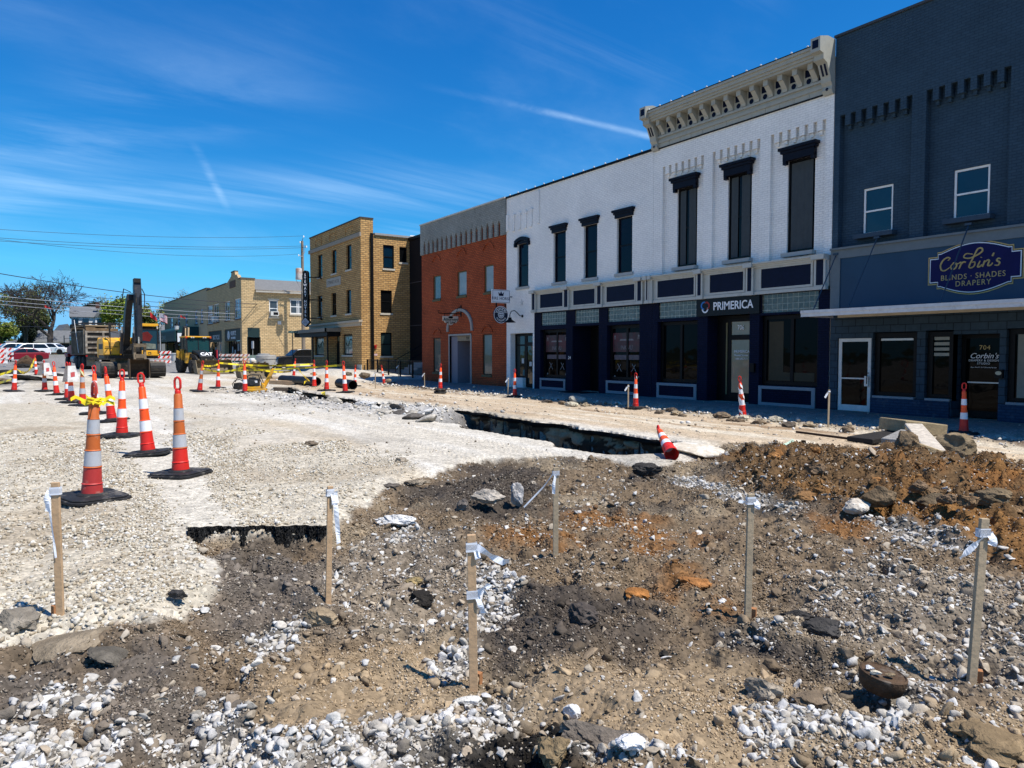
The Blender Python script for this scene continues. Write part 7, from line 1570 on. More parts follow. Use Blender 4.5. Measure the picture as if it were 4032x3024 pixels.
    for k in range(5): q.prism([(c-bw+.03+k*.205,-3.28,0),(c-bw+.12+k*.205,-3.28,0),(c-bw+.10+k*.205,-3.48,.02),(c-bw+.05+k*.205,-3.48,.02)], (0,0,.06))
    q.build('teeth', STEEL, bu)
    q = MB()
    for k in range(6): q.tube([(-.30+k*.07,-.58,1.3),(-.30+k*.07,-.7,1.55),(-.30+k*.07,-.5,1.75)], .02, 6)
    q.box(-.48,.42,-.62,-.5,1.45,1.5); q.build('hydraulic_hose', DARKM, t)
excavator()
def dump_truck():
    p = at(*zD('l',905,1240), .10); t = thing('dump_truck', 'weathered dump truck with dusty tailgate and red cab behind the excavator', 'dump truck', (p.x, p.y, gz(p.x, p.y)), R(8))
    W = 1.23; BX = mat('dusty brown box paint', (.20,.165,.12), .75, 0, .25, 3, .3, 12, dirt=(.09,.07,.05), dirt_amt=.5); REDP = mat('truck red paint', (.22,.012,.014), .4, 0, .15, 3, dirt=(.15,.08,.06))
    q = MB(); q.box(-W,W,.12,5.2,1.15,1.32); q.box(-W,-W+.07,.12,5.2,1.32,2.95); q.box(W-.07,W,.12,5.2,1.32,2.95); q.box(-W,W,5.1,5.2,1.32,3.3); q.box(-W-.05,-W+.1,.1,5.25,2.9,3.02); q.box(W-.1,W+.05,.1,5.25,2.9,3.02)
    q.box(-W-.09,-W,.1,.26,1.2,3.1); q.box(W,W+.09,.1,.26,1.2,3.1)
    for k in range(11): q.box(-W-.05,-W,.45+k*.44,.53+k*.44,1.2,2.9); q.box(W,W+.05,.45+k*.44,.53+k*.44,1.2,2.9)
    q.build('dump_box', BX, t)
    tg = mat('pale worn tailgate paint', (.36,.32,.26), .75, 0, .3, 4, .3, 14, dirt=(.13,.095,.065), dirt_amt=.55)
    q = MB(); q.box(-W,W,.04,.10,1.25,2.95)
    for zz in (1.25,1.62,2.05,2.48,2.86): q.box(-W,W,-.06,.04,zz,zz+.13)
    for xx in (-W,-.06,W-.14): q.box(xx,xx+.14,-.08,.045,1.25,2.99)
    tgo = q.build('tailgate', tg, t); q = MB()
    for a in (-W+.14, .08):
        for zz in (1.39,1.76,2.19,2.62): q.box(a,a+1.01,.02,.039,zz,zz+.22)
    q.build('recess', mat('dark gate recess', (.03,.025,.02), .8), tgo)
    q = MB(); q.box(-W+.1,W-.1,.3,.7,2.98,3.22); q.box(-W+.1,-W+.75,.2,.6,2.98,3.28); q.build('load', mat('brown soil load', (.20,.13,.07), .95, 0, .3, 4, .8, 10), t)
    q = MB(); q.box(-W,W,5.1,5.6,3.3,3.62); q.tube([(-W,5.2,3.6),(-W,.3,3.6),(-W,.2,3.2)], .05, 8); q.tube([(W,5.2,3.6),(W,.3,3.6),(W,.2,3.2)], .05, 8); q.box(-W,W,.28,.44,3.53,3.64); q.build('tarp_rack', mat('tarp black', (.012,.012,.012), .7), t)
    q = MB(); q.box(-W+.1,W-.05,.30,5.0,3.36,3.46); q.build('rolled_tarp', mat('tan tarp edge', (.30,.22,.13), .8), t)
    q = MB(); q.bar((-W-.12,1.8,1.3),(-W-.22,2.6,3.9), .04); q.build('tarp_arm', mat('pale grey tube', (.55,.55,.54), .5), t)
    q = MB(); q.box(-.45,-.3,.2,8.6,.75,1.05); q.box(.3,.45,.2,8.6,.75,1.05); q.box(-1.1,1.1,.0,.15,.75,1.0); q.build('chassis', DARKM, t)
    for xx in (-1.12,.52):
        q = MB(); q.box(xx,xx+.60,.25,.28,.28,1.12); q.build('mud_flap', mat('dusty flap', (.24,.20,.14), .85, 0, .2, 6), t)
    for yy in (1.15,2.45,3.6):
        for s in (-1, 1): wheel(t, (s*.95, yy, .52), .52, .52)
    for s in (-1, 1): wheel(t, (s*1.05, 7.6, .52), .52, .3)
    q = MB(); q.box(-1.05,1.05,5.5,7.0,1.1,2.85); q.prism([(-.95,7.0,1.0),(-.95,8.7,1.0),(-.95,8.7,1.75),(-.95,7.0,2.0)], (1.9,0,0)); q.box(-1.2,-.85,7.0,8.2,.95,1.15); q.box(.85,1.2,7.0,8.2,.95,1.15); q.box(-1.22,-1.02,7.0,8.3,1.1,1.25); cb_ = q.build('cab', REDP, t, bevel=.06)
    q = MB(); q.box(-1.06,-1.0,5.8,6.8,1.95,2.65); q.box(1.0,1.06,5.8,6.8,1.95,2.65); q.build('pane', CABG, cb_)
    q = MB(); q.box(-1.42,-1.38,7.0,7.2,2.1,2.75); q.bar((-1.05,6.9,2.5),(-1.4,7.1,2.5), .03); q.build('mirror', mat('mirror black', (.012,.012,.012), .4), cb_)
    q = MB(); q.cyl((-.95,4.3,.75),(-.95,5.5,.75), .33, n=20); q.build('fuel_tank', mat('dull silver tank', (.36,.36,.35), .4, .5), t)
    q = MB(); q.cyl((-.98,5.35,1.2),(-.98,5.35,3.3), .08, n=12); q.build('exhaust_stack', STEEL, t)
    for s in (-1, 1):
        q = MB(); q.box(s*1.15-.06,s*1.15+.06,-.02,.04,1.0,1.12); q.build('tail_light', mat('tail light red', (.35,.01,.01), .3), t)
dump_truck()
def bucket_mesh(t, x0, x1, y, z, s=1.0, m=None, name='loader_bucket'):
    q = MB(); arc = [(-.55,.0),(-.05,.0),(.22,.14),(.34,.42),(.28,.75),(.05,.98)]
    for x in (x0, x1-.04): q.prism([(x, y+a*s, z+b*s) for a, b in arc+[(-.12,.92)]], (.04,0,0))
    for a, b in zip(arc[:-1], arc[1:]): q.prism([(x0,y+a[0]*s,z+a[1]*s),(x0,y+b[0]*s,z+b[1]*s),(x0,y+b[0]*s+.03,z+b[1]*s-.02),(x0,y+a[0]*s+.03,z+a[1]*s-.02)], (x1-x0,0,0))
    q.box(x0,x1,y-.6*s,y-.5*s,z-.01,z+.03)
    for k in range(5):
        xx = x0 + (x1-x0)*(k+.5)/5; q.box(xx-.05,xx+.05,y-.02*s,y+.12*s,z+.95*s,z+1.06*s)
    return q.build(name, m or mat('tan bucket steel', (.17,.135,.085), .65, .2, .25, 5, dirt=(.09,.065,.04)), t)
def backhoe():
    p = at(*zD('m',640,952), .0); t = thing('backhoe_loader', 'yellow and black backhoe loader with teal cab glass and wide front bucket', 'backhoe', (p.x, p.y+.6, gz(p.x, p.y)), .13)
    for s in (-1, 1): wheel(t, (s*.80,.35,.50), .50, .34, DARKM, lugs=12); wheel(t, (s*.86,2.7,.72), .72, .46, DARKM, lugs=16)
    q = MB(); q.box(-.42,.42,-.1,3.2,.45,.85); q.build('chassis', DARKM, t)
    hb = mat('hood black', (.014,.014,.015), .35, spec=.4)
    q = MB(); q.prism([(-.46,-.20,.75),(-.46,1.6,.75),(-.46,1.6,1.72),(-.46,.1,1.48),(-.46,-.22,1.25)], (.92,0,0)); ho = q.build('hood', hb, t, bevel=.05)
    put_text('CAT', .34, WLET, ho, (.16,-.06,1.40), 'side', ext=.004, bold=.012, sx=1.25)
    ho.children[0].rotation_euler = (R(55),0,0); ho.children[0].location = (.05,-.075,1.405)
    q = MB(); q.box(-.38,.38,-.235,-.20,.80,1.18); q.build('grille', DARKM, ho)
    x0, x1, y0, y1, z0, z1 = -.84,.84,1.45,2.95,.95,2.62; q = MB(); e = .07
    for x in (x0, x1-e):
        for a, b in (((y0,z0),(y0,1.6)),((y0,1.6),(y0+.12,z1)),((y0+.12,z1),(y1,z1)),((y1,z1),(y1,z0)),((y0+.75,z0),(y0+.75,z1))): q.bar((x+e/2,a[0],a[1]),(x+e/2,b[0],b[1]), e)
    q.bar((x0,y0,1.5),(x1,y0,1.5), e); q.bar((0,y0,1.5),(0,y0+.12,z1), .05); q.box(x0,x1,y0,y1,z0,z0+.25); cb_ = q.build('cab', mat('cab black', (.012,.012,.013), .4, spec=.3), t)
    q = MB(); q.add([(x0+.05,y0+.01,1.5),(x1-.05,y0+.01,1.5),(x1-.05,y0+.12,z1-.02),(x0+.05,y0+.12,z1-.02)], [(0,1,2,3)]); q.add([(x0+.02,y0+.02,1.2),(x0+.02,y1,1.2),(x0+.02,y1,z1),(x0+.02,y0+.14,z1)], [(0,1,2,3)]); q.add([(x1-.02,y0+.02,1.2),(x1-.02,y1,1.2),(x1-.02,y1,z1),(x1-.02,y0+.14,z1)], [(0,1,2,3)]); q.box(x0+.1,x1-.1,y1-.04,y1-.02,1.2,z1); q.build('pane', CABT, cb_, fix=False)
    q = MB(); q.box(x0-.06,x1+.06,y0-.02,y1+.05,z1,z1+.10); q.build('roof', YEL, cb_, bevel=.03)
    for xx in (x0-.07, x1-.05):
        q = MB(); q.box(xx,xx+.12,y0-.04,y0+.10,z1-.05,z1+.08); q.build('corner_light', mat('amber red light', (.55,.07,.02), .3), cb_)
    for xx in (-.5,-.35,.35,.5):
        q = MB(); q.box(xx-.05,xx+.05,y0-.035,y0+.0,z1-.04,z1+.04); q.build('work_light', mat('pale lamp lens', (.5,.5,.45), .3), cb_)
    for s in (-1, 1):
        q = MB(); q.prism([(s*.62-.05,2.2,1.25),(s*.62-.05,2.0,1.55),(s*.62-.05,.2,1.30),(s*.62-.05,-.9,.62),(s*.62-.05,-.9,.40),(s*.62-.05,.2,1.05)], (.10,0,0)); a = q.build('loader_arm', DARKM, t); q = MB(); q.cyl((s*.62,.9,.85),(s*.62,-.1,1.05), .06, n=10); q.build('arm_ram', DARKM, a)
    q = MB(); q.box(-1.05,-.86,2.0,2.3,.95,1.75); q.prism([(-1.35,2.2,1.2),(-1.05,2.2,1.0),(-.9,2.2,1.3),(-1.05,2.2,1.6),(-1.3,2.2,1.7)], (0,.15,0)); q.box(-.95,-.55,1.35,1.6,.75,1.5); q.build('fender', mat('dusty machine yellow', (.55,.30,.03), .55, 0, .2, 4, dirt=(.10,.07,.03), dirt_amt=.5), t)
    q = MB(); q.box(.72,.80,-.2,.1,1.1,1.7); q.build('red_lever', mat('red strap', (.4,.02,.03), .5), t)
    bucket_mesh(t, -1.15, 1.35, -1.35, .02)
    q = MB()
    for a, b in (((-.35,3.1,1.0),(-.40,3.7,2.6)),((-.40,3.7,2.6),(-.35,3.3,3.45)),((-.35,3.3,3.45),(-.30,3.9,2.4))): q.bar(a, b, .22, .28)
    q.build('rear_boom', DARKM, t); q = MB(); q.bar((-.20,3.2,2.5),(-.18,3.15,3.4), .10); q.bar((-.42,3.1,2.6),(-.40,3.1,3.35), .07); q.build('rear_ram', mat('cream boom paint', (.50,.42,.28), .5), t)
backhoe()
def spare_bucket():
    p = at(*zD('m',1195,1000), .0); t = thing('spare_bucket', 'separate muddy loader bucket lying on the ground right of the backhoe', 'loader bucket', (p.x, p.y+.4, gz(p.x, p.y)), .2); bucket_mesh(t, -.95, .95, 0, 0, .95, name='shell')
    q = MB()
    for k in range(4): q.box(-.8+k*.5,-.72+k*.5,-.62,-.45,0,.14)
    q.build('teeth', STEEL, t)
spare_bucket()
def compactor():
    p = at(*zD('m',1225,1178)); t = thing('plate_compactor', 'yellow plate compactor with black engine and raised yellow handle', 'plate compactor', (p.x, p.y+.25, gz(p.x, p.y)), -R(YAW)+.2)
    q = MB(); q.prism([(-.36,-.28,.05),(-.30,-.28,0),(.30,-.28,0),(.38,-.28,.10),(.36,-.28,.16),(-.34,-.28,.14)], (0,.56,0)); q.box(-.28,.30,-.24,.24,.14,.24); q.prism([(.16,-.24,.15),(.36,-.24,.10),(.34,-.24,.30),(.22,-.24,.40)], (0,.12,0)); q.build('base_plate', YEL, t, bevel=.02)
    q = MB(); q.box(-.30,.12,-.20,.20,.24,.52); q.cyl((-.1,-.21,.38),(-.1,-.25,.38), .11, n=16); q.box(-.24,.0,-.12,.12,.52,.58); en = q.build('engine', mat('engine charcoal', (.03,.032,.034), .5, 0, .3, 8), t, bevel=.02); q = MB(); q.box(-.02,.08,-.21,-.20,.38,.46); q.build('white_label', WLET, en)
    q = MB()
    for y in (-.23, .23): q.tube([(-.30,y,.2),(-.33,y,.62),(-.15,y,.68),(.12,y,.66),(.22,y,.4),(.22,y,.2)], .018, 8)
    q.build('roll_frame', DARKM, t)
    q = MB(); q.prism([(.20,-.10,.22),(.34,-.10,.18),(.62,-.10,.74),(.64,-.10,.90),(.56,-.10,.93),(.52,-.10,.78)], (0,.2,0)); ha = q.build('handle_arm', YEL, t, bevel=.02); q = MB(); q.tube([(.56,-.22,.88),(.70,-.24,1.0),(.78,-.2,.92),(.78,.2,.92),(.70,.24,1.0),(.56,.22,.88)], .018, 8); q.build('handle_bar', DARKM, ha)
    s = thing('water_pump', 'small black pump with coiled hose left of the plate compactor', 'pump', (0,0,0)); p = at(*zD('m',1010,1158)); s.location = (p.x, p.y, gz(p.x, p.y)); s.rotation_euler = (0,0,-R(YAW))
    q = MB(); q.box(-.18,.16,-.12,.14,.02,.26); q.cyl((-.02,-.16,.16),(-.02,.16,.16), .12, n=14); q.build('motor', DARKM, s, bevel=.02); q = MB(); q.tube([(-.22,0,.05),(-.27,0,.22),(-.16,0,.36),(.02,0,.40),(.16,0,.32),(.24,0,.15),(.30,0,.03)], .017, 6); q.tube([(-.12,-.1,.3),(-.02,-.12,.46),(.14,-.1,.44),(.22,-.1,.2)], .017, 6); q.build('hose', DARKM, s)
compactor()
def pipes():
    pm = mat('black corrugated plastic', (.012,.012,.013), .5, 0, .2, 4, spec=.35, dirt=(.10,.085,.06), dirt_amt=.15)
    def pipe(a, b, r, label, ribs=True):
        a, b = Vector(a), Vector(b); L = (b-a).length; q = MB(); n = int(L/.07); prof = []
        for k in range(n+1): prof.append((r*(1.0 if k % 2 else .93), L*k/n))
        prof = [(r*.86, 0)] + prof + [(r*.86, L)] + [(r*.85, L-.02), (r*.85, .02), (r*.86, 0)]
        m = (b-a).to_track_quat('Z', 'Y').to_matrix(); q.lathe(prof, 20, a, m); o = q.build('drain_pipe', pm, None, smooth='all', fix=False); tag(o, label, 'pipe'); return o
    a = at(*zD('m',1500,1005), .25); b = at(*zD('m',1915,1030), .25)
    a.z = gz(a.x, a.y) + .22; b.z = gz(b.x, b.y) + .22; pipe(a, b, .21, 'long black corrugated drain pipe lying beside the baseless cone')
    a = at(*zD('z5',905,215), .15); b = at(*zD('z5',985,225), .15); a.z = gz(a.x, a.y)+.2; b.z = gz(b.x, b.y)+.2; d = (b-a); pipe(a + Vector((0,.5,0)), b, .22, 'short black drain pipe end beside the cone at the trench lip')
    a = at(*zD('m',1370,1068)); b = at(*zD('m',1665,1078)); q = MB(); A, B = Vector((a.x,a.y,gz(a.x,a.y)+.11)), Vector((b.x,b.y,gz(b.x,b.y)+.10)); q.bar(A, B, .18, .18); o = q.build('timber_beam', WOOD, None, bevel=.01); tag(o, 'pale square timber beam lying behind the plate compactor', 'timber')
    p = at(*zD('m',1345,952), .05); t = thing('manhole_section', 'tall round grey concrete manhole section standing before the cream brick wall', 'concrete ring', (p.x, p.y+.5, gz(p.x, p.y)), .0)
    cm = mat('new concrete', (.37,.365,.345), .85, 0, .12, 3, .3, 20, dirt=(.25,.24,.22), dirt_amt=.3)
    q = MB(); q.lathe([(.62,0),(.64,.03),(.64,1.08),(.68,1.10),(.68,1.33),(.60,1.36),(.50,1.36),(.50,.1)], 40); q.build('ring', cm, t, smooth=True); q = MB(); q.lathe([(.0,1.36),(.40,1.36),(.40,1.46),(.0,1.47)], 32, (-.14,0,0)); q.build('lid', cm, t, smooth=True); q = MB(); q.lathe([(.0,0),(.035,0),(.035,.01),(0,.01)], 12, (.43,-.47,.80), Matrix(((1,0,0),(0,0,-1),(0,1,0)))); q.build('lifting_hole', BLACK, t)
    for k, (x, y, lab) in enumerate(((1195,790,'white sack with a blue round mark propped before the concrete ring'),(1215,815,'cream sack lying before the concrete ring'))):
        p = at(*zD('m',x,y+95), .05); q = MB(); q.obox((0,0,.35), (.5,.35,.55)); o = q.build('sack', mat('sack %d' % k, [(.6,.61,.62),(.5,.45,.36)][k], .8, 0, .2, 6), None, bevel=.12); o.location = (p.x, p.y+1.0, gz(p.x, p.y)+.25); tag(o, lab, 'sack')
pipes()
# ------------------------------------------------------------------ cars and pickup
CARGL = glass('car glass', (.006,.007,.008), .6, .03); LENS = mat('headlight lens', (.55,.56,.56), .15, .2); TAIL = mat('car tail light', (.30,.01,.012), .25)
def car(name, label, cat, loc, rz, prof, green, L, W, col, wr=.33, wx=(.9, 3.6), rough=.25, bed=None):
    # built nose first along +x; prof: lower body side outline, green: glasshouse outline
    t = thing(name, label, cat, loc, rz); pm = mat('car paint %.2f %.2f %.2f' % col, col, rough, 0, .04, 2, spec=.6)
    q = MB(); q.prism([(x, -W/2, z) for x, z in prof], (0, W, 0)); b = q.build('body', pm, t, bevel=.07)
    q = MB(); g = W*.40; n = len(green); vs = []
    q.add([(x, -W/2*.96 + (z-green[0][1])*.16, z) for x, z in green] + [(x, W/2*.96 - (z-green[0][1])*.16, z) for x, z in green], [tuple(range(n)), tuple(range(2*n-1, n-1, -1))] + [(i, (i+1) % n, n+(i+1) % n, n+i) for i in range(n)])
    gh = q.build('cabin', pm, t, bevel=.05)
    z0 = green[0][1]; zt = max(z for x, z in green); c = [sum(x for x, z in green)/n, (z0+zt)/2]
    for s in (-1, 1):
        inn = [(c[0]+(x-c[0])*.90, z0+.05+(z-z0)*.80) for x, z in green]
        xs = sorted(x for x, z in inn); xm = (xs[0]+xs[-1])/2
        for half in (0, 1):
            def clip(poly, keep):
                out = []
                for (a, bb) in zip(poly, poly[1:]+poly[:1]):
                    ka, kb = keep(a[0]) > 0, keep(bb[0]) > 0
                    if ka: out.append(a)
                    if ka != kb: tt = keep(a[0])/(keep(a[0])-keep(bb[0])); out.append((a[0]+(bb[0]-a[0])*tt, a[1]+(bb[1]-a[1])*tt))
                return out
            pl = clip(inn, (lambda x: xm-.04-x) if half == 0 else (lambda x: x-xm-.04))
            if len(pl) >= 3:
                q = MB(); q.prism([(x, s*(W/2*.96 - (z-z0)*.16 + .004), z) for x, z in pl], (0, s*.012, 0)); q.build('side_window', CARGL, gh)
    gz_ = sorted(green, key=lambda a: a[0]); fr = [green[0], green[1]]; 
    for (a, bb, nm) in ((green[-1], green[-2], 'rear_window'), (green[0], green[1], 'windscreen')):
        u = [(a[0]+(bb[0]-a[0])*k, a[1]+(bb[1]-a[1])*k) for k in (.10, .88)]; d = -1 if nm == 'windscreen' else 1
        q = MB(); q.add([(u[0][0]+d*.012, -W*.40, u[0][1]+.012), (u[0][0]+d*.012, W*.40, u[0][1]+.012), (u[1][0]+d*.012, W*.36, u[1][1]+.012), (u[1][0]+d*.012, -W*.36, u[1][1]+.012)], [(0,1,2,3)]); q.build(nm, CARGL, gh, fix=False)
    for x in wx:
        for s in (-1, 1):
            wheel(t, (x, s*(W/2-.10), wr), wr, .22, ALU, 'y', n=24)
            q = MB(); q.lathe([(wr*1.16,-.02),(wr*1.16,.02),(0,.021)], 24, (x, s*(W/2+.0), wr*1.02), Matrix(((1,0,0),(0,0,1),(0,-1,0)))); q.build('wheel_arch', mat('arch black', (.008,.008,.008), .8), t)
    for s in (-1, 1):
        h = [z for x, z in prof if x < .3]; q = MB(); q.obox((.06, s*W*.36, .68), (.14, .36, .14)); q.build('headlight', LENS, t, bevel=.03); q = MB(); q.obox((L-.03, s*W*.40, .85), (.10, .22, .22)); q.build('tail_light', TAIL, t)
        q = MB(); q.obox((green[0][0]+.25, s*(W/2+.08), green[0][1]+.08), (.10, .18, .13)); q.build('mirror', pm, t)
    if bed: bed(t, pm)
    return t
SED = [(0,.30),(0,.62),(.25,.78),(1.25,.92),(3.9,.98),(4.45,.94),(4.55,.6),(4.5,.28),(3.9,.22),(.5,.22)]; SEDG = [(1.15,.90),(1.95,1.38),(2.3,1.44),(3.1,1.42),(3.95,.96)]
SUV = [(0,.35),(0,.85),(.25,1.02),(1.2,1.10),(4.7,1.14),(4.8,.7),(4.75,.35),(4.2,.28),(.5,.28)]; SUVG = [(1.05,1.08),(1.75,1.68),(2.2,1.76),(4.2,1.74),(4.65,1.12)]
def car_at(px, py, z, fn_args, rz):
    p = at(px, py, z); return p
p = atd(*zD('l',175,1190), 76); car('red_car', 'dark red sedan parked behind the dirt pile on the left', 'car', (p.x-2.0, p.y-.8, gz(p.x, p.y)), R(9), SED, SEDG, 4.6, 1.78, (.20,.008,.018), wx=(.85,3.6))
p = atd(*zD('l',205,1100), 90); car('white_car', 'white SUV parked just behind the red sedan', 'car', (p.x-1.9, p.y, gz(p.x, p.y)), R(14), SUV, SUVG, 4.8, 1.88, (.72,.73,.74), wr=.38, wx=(.9,3.75))
p = atd(*zD('l',110,1095), 92); car('silver_car', 'silver white crossover at the far left half hidden by the red sedan', 'car', (p.x-2.6, p.y+3, gz(p.x, p.y)), R(12), SUV, SUVG, 4.8, 1.88, (.50,.53,.56), wr=.38, wx=(.9,3.75))
p = atd(*zD('l',505,1108), 112); car('white_suv', 'white SUV driving away beyond the dump truck', 'car', (p.x+1.4, p.y-2.4, gz(p.x, p.y)), R(150), SUV, SUVG, 4.8, 1.9, (.76,.77,.78), wr=.39, wx=(.9,3.75))
p = atd(*zD('l',560,1085), 118); car('blue_car', 'dark blue car roof seen behind the white SUV', 'car', (p.x+1.0, p.y-1.0, gz(p.x, p.y)), R(160), SUV, SUVG, 4.8, 1.9, (.010,.012,.03), wr=.39, wx=(.9,3.75))
p = atd(*zD('m',1530,905), 70)
def bed(t, pm):
    q = MB(); q.box(3.75,5.6,-.85,.85,1.08,1.16); q.build('bed_cover', mat('bed black', (.01,.01,.01), .6), t); q = MB(); q.box(-.10,.02,-.85,.85,.42,.60); q.build('bumper', ALU, t)
PKP = [(0,.42),(0,.92),(.2,1.12),(1.5,1.20),(5.6,1.16),(5.65,.6),(5.0,.42),(.5,.40)]; PKG = [(1.35,1.16),(2.0,1.80),(2.4,1.86),(3.4,1.85),(3.75,1.16)]
car('pickup_truck', 'black pickup truck parked on the side street beside the hotel', 'pickup', (p.x-1.0, p.y-.2, gz(p.x, p.y)-.10), R(4), PKP, PKG, 5.6, 1.95, (.010,.011,.013), wr=.41, wx=(1.0,4.5), bed=bed)
# ------------------------------------------------------------------ barricades, posts, lamps, flags
BW = mat('barricade white', (.72,.70,.68), .5, 0, .1, 6, dirt=(.45,.4,.35)); BR_ = mat('barricade red stripe', (.62,.035,.02), .5, 0, .1, 6); BRF = mat('faded red stripe', (.30,.10,.07), .6, 0, .2, 6); BWF = mat('faded white stripe', (.50,.45,.42), .6, 0, .2, 6)
def barricade(loc, rz, w, label, faded=False, boards=3, h=1.5):
    t = thing('barricade', label, 'barricade', loc, rz, 'red and white striped road barricades'); r, wh = (BRF, BWF) if faded else (BR_, BW)
    for k in range(boards):
        z0 = h - .28 - k*.46; q = MB(); q.box(-w/2, w/2, -.03, .0, z0, z0+.26); bo = q.build('board', wh, t); s = MB(); n = int(w/.42)
        for j in range(n+1):
            x = -w/2 + j*w/n
            P = [(x-.02, z0), (x+.16, z0), (x+.34, z0+.26), (x+.16, z0+.26)]; P = [(min(max(a, -w/2), w/2), b) for a, b in P]
            if P[1][0] - P[0][0] > .02 or P[2][0]-P[3][0] > .02: s.prism([(a, -.034, b) for a, b in P], (0,-.003,0))
        s.build('stripes', r, bo)
    for sx_ in (-w*.38, w*.38):
        q = MB(); q.box(sx_-.03, sx_+.03, .002, .05, 0, h+.05); q.box(sx_-.04, sx_+.04, -.5, .5, 0, .05); q.build('post', mat('barricade post', (.40,.40,.40), .5, .3), t)
def gp2(k, x, y, dep):
    p = atd(*zD(k, x, y), dep); return (p.x, p.y, gz(p.x, p.y))
barricade(gp2('l',-45,1190,72), -.05, 3.2, 'barricade at the far left before the parked cars')
barricade(gp2('l',-30,1225,60), .25, 1.6, 'barricade cut off by the left edge, nearest the torn asphalt')
barricade(gp2('l',25,1110,98), .0, 4.5, 'distant barricade behind the silver crossover')
barricade(gp2('l',1412,1180,70), .1, 1.7, 'barricade right of the excavator cab under the green awning')
barricade(gp2('l',405,1105,118), .3, 2.0, 'small distant barricade left of the white SUV driving away', h=1.2)
barricade(gp2('m',878,800,80), 0, 1.9, 'faded barricade left of two before the dark shop windows', True, 2, 1.1); barricade(gp2('m',1015,800,80), 0, 2.2, 'faded barricade right of two before the dark shop windows', True, 2, 1.1)
def dirt_pile():
    x, y, z = gp2('l',235,1198,66); b = bmesh.new(); bmesh.ops.create_icosphere(b, subdivisions=4, radius=1)
    for v in b.verts:
        c = v.co; n = float(fbm(np.array([c.x*2.]), np.array([c.y*2.+c.z]), .8, 4, 77)[0]); v.co = Vector((c.x*1.05*(1+.25*n), c.y*1.0*(1+.25*n), max(-.2, (1-abs(c.x)**1.3)*.85*max(0,c.z)**.5*(1+.3*n))))
    me = bpy.data.meshes.new('dirt_pile'); b.to_mesh(me); b.free(); me.materials.append(mat('pile dirt', (.09,.058,.035), .95, 0, .3, 3, 1.0, 9, spec=.1)); o = bpy.data.objects.new('dirt_pile', me); C.objects.link(o); o.location = (x, y, z); tag(o, 'brown dirt pile between the left cone and the red sedan', 'dirt pile')
dirt_pile()
GREYP = mat('galvanised post', (.30,.30,.29), .5, .3)
def street_lamp():
    t = thing('street_lamp', 'black ornamental street lamp before the green awning', 'street lamp', gp2('l',1545,1200,82)); s = .452*82/2796; h = 345*s
    q = MB(); q.lathe([(.28,0),(.28,.15),(.18,.3),(.16,.8),(.10,.95),(.075,1.1),(.065,h*.62),(.09,h*.64),(.05,h*.70),(.10,h*.80)], 16); q.build('post', BLACK, t, smooth=True); q = MB(); q.lathe([(.12,h*.82),(.24,h*.84),(.24,h*.93),(.14,h*.95)], 16); q.build('lamp_globe', mat('milky globe', (.42,.43,.42), .3), t, smooth=True); q = MB(); q.lathe([(.26,h*.93),(.20,h*.96),(.06,h*.99),(.03,h*1.03),(0,h*1.04)], 16); q.build('cap', BLACK, t)
street_lamp()
def sign_post():
    x, y, z = gp2('l',1582,1212,76); t = thing('sign_post', 'white rectangular street sign on a grey post with a smaller panel before it', 'sign', (x, y, z), -R(9)); s = .452*76/2796
    q = MB(); q.box(-.03,.03,-.03,.03,0,270*s); q.build('post', GREYP, t); q = MB(); q.box(-28*s,22*s,-.06,-.035,195*s,272*s); q.build('sign_panel', WHITEP, t); q = MB(); q.box(-4*s,22*s,-.075,-.062,192*s,248*s); b = q.build('small_panel', mat('pale green grey panel', (.5,.58,.55), .5), t)
    q = MB()
    for k in range(3): q.box(-1*s,19*s,-.08,-.076,(200+k*15)*s,(206+k*15)*s)
    q.build('sign_text_bars', mat('teal print', (.12,.30,.30), .6), b)
sign_post()
def planter(k, x, y, dep, label, r=.55):
    t = thing('planter', label, 'planter', gp2(k, x, y, dep)); q = MB(); q.lathe([(r*.72,0),(r*.8,.2),(r*.95,.8),(r*1.08,.86),(r*1.08,.98),(r*.9,.98),(r*.85,.8)], 24); q.build('pot', mat('pale concrete pot', (.50,.50,.48), .85, 0, .1, 4), t, smooth=True); q = MB(); q.lathe([(0,.84),(r*.86,.84)], 20); q.build('soil', mat('pot soil', (.05,.04,.03), .95), t)
planter('l',1622,1213,78,'round pale concrete planter left of the backhoe'); planter('m',255,858,88,'round grey planter beside the street lamp', .5)
US_R, US_W, US_B = mat('flag red', (.45,.02,.03), .7), mat('flag white', (.70,.70,.72), .7), mat('flag blue', (.02,.03,.13), .7)
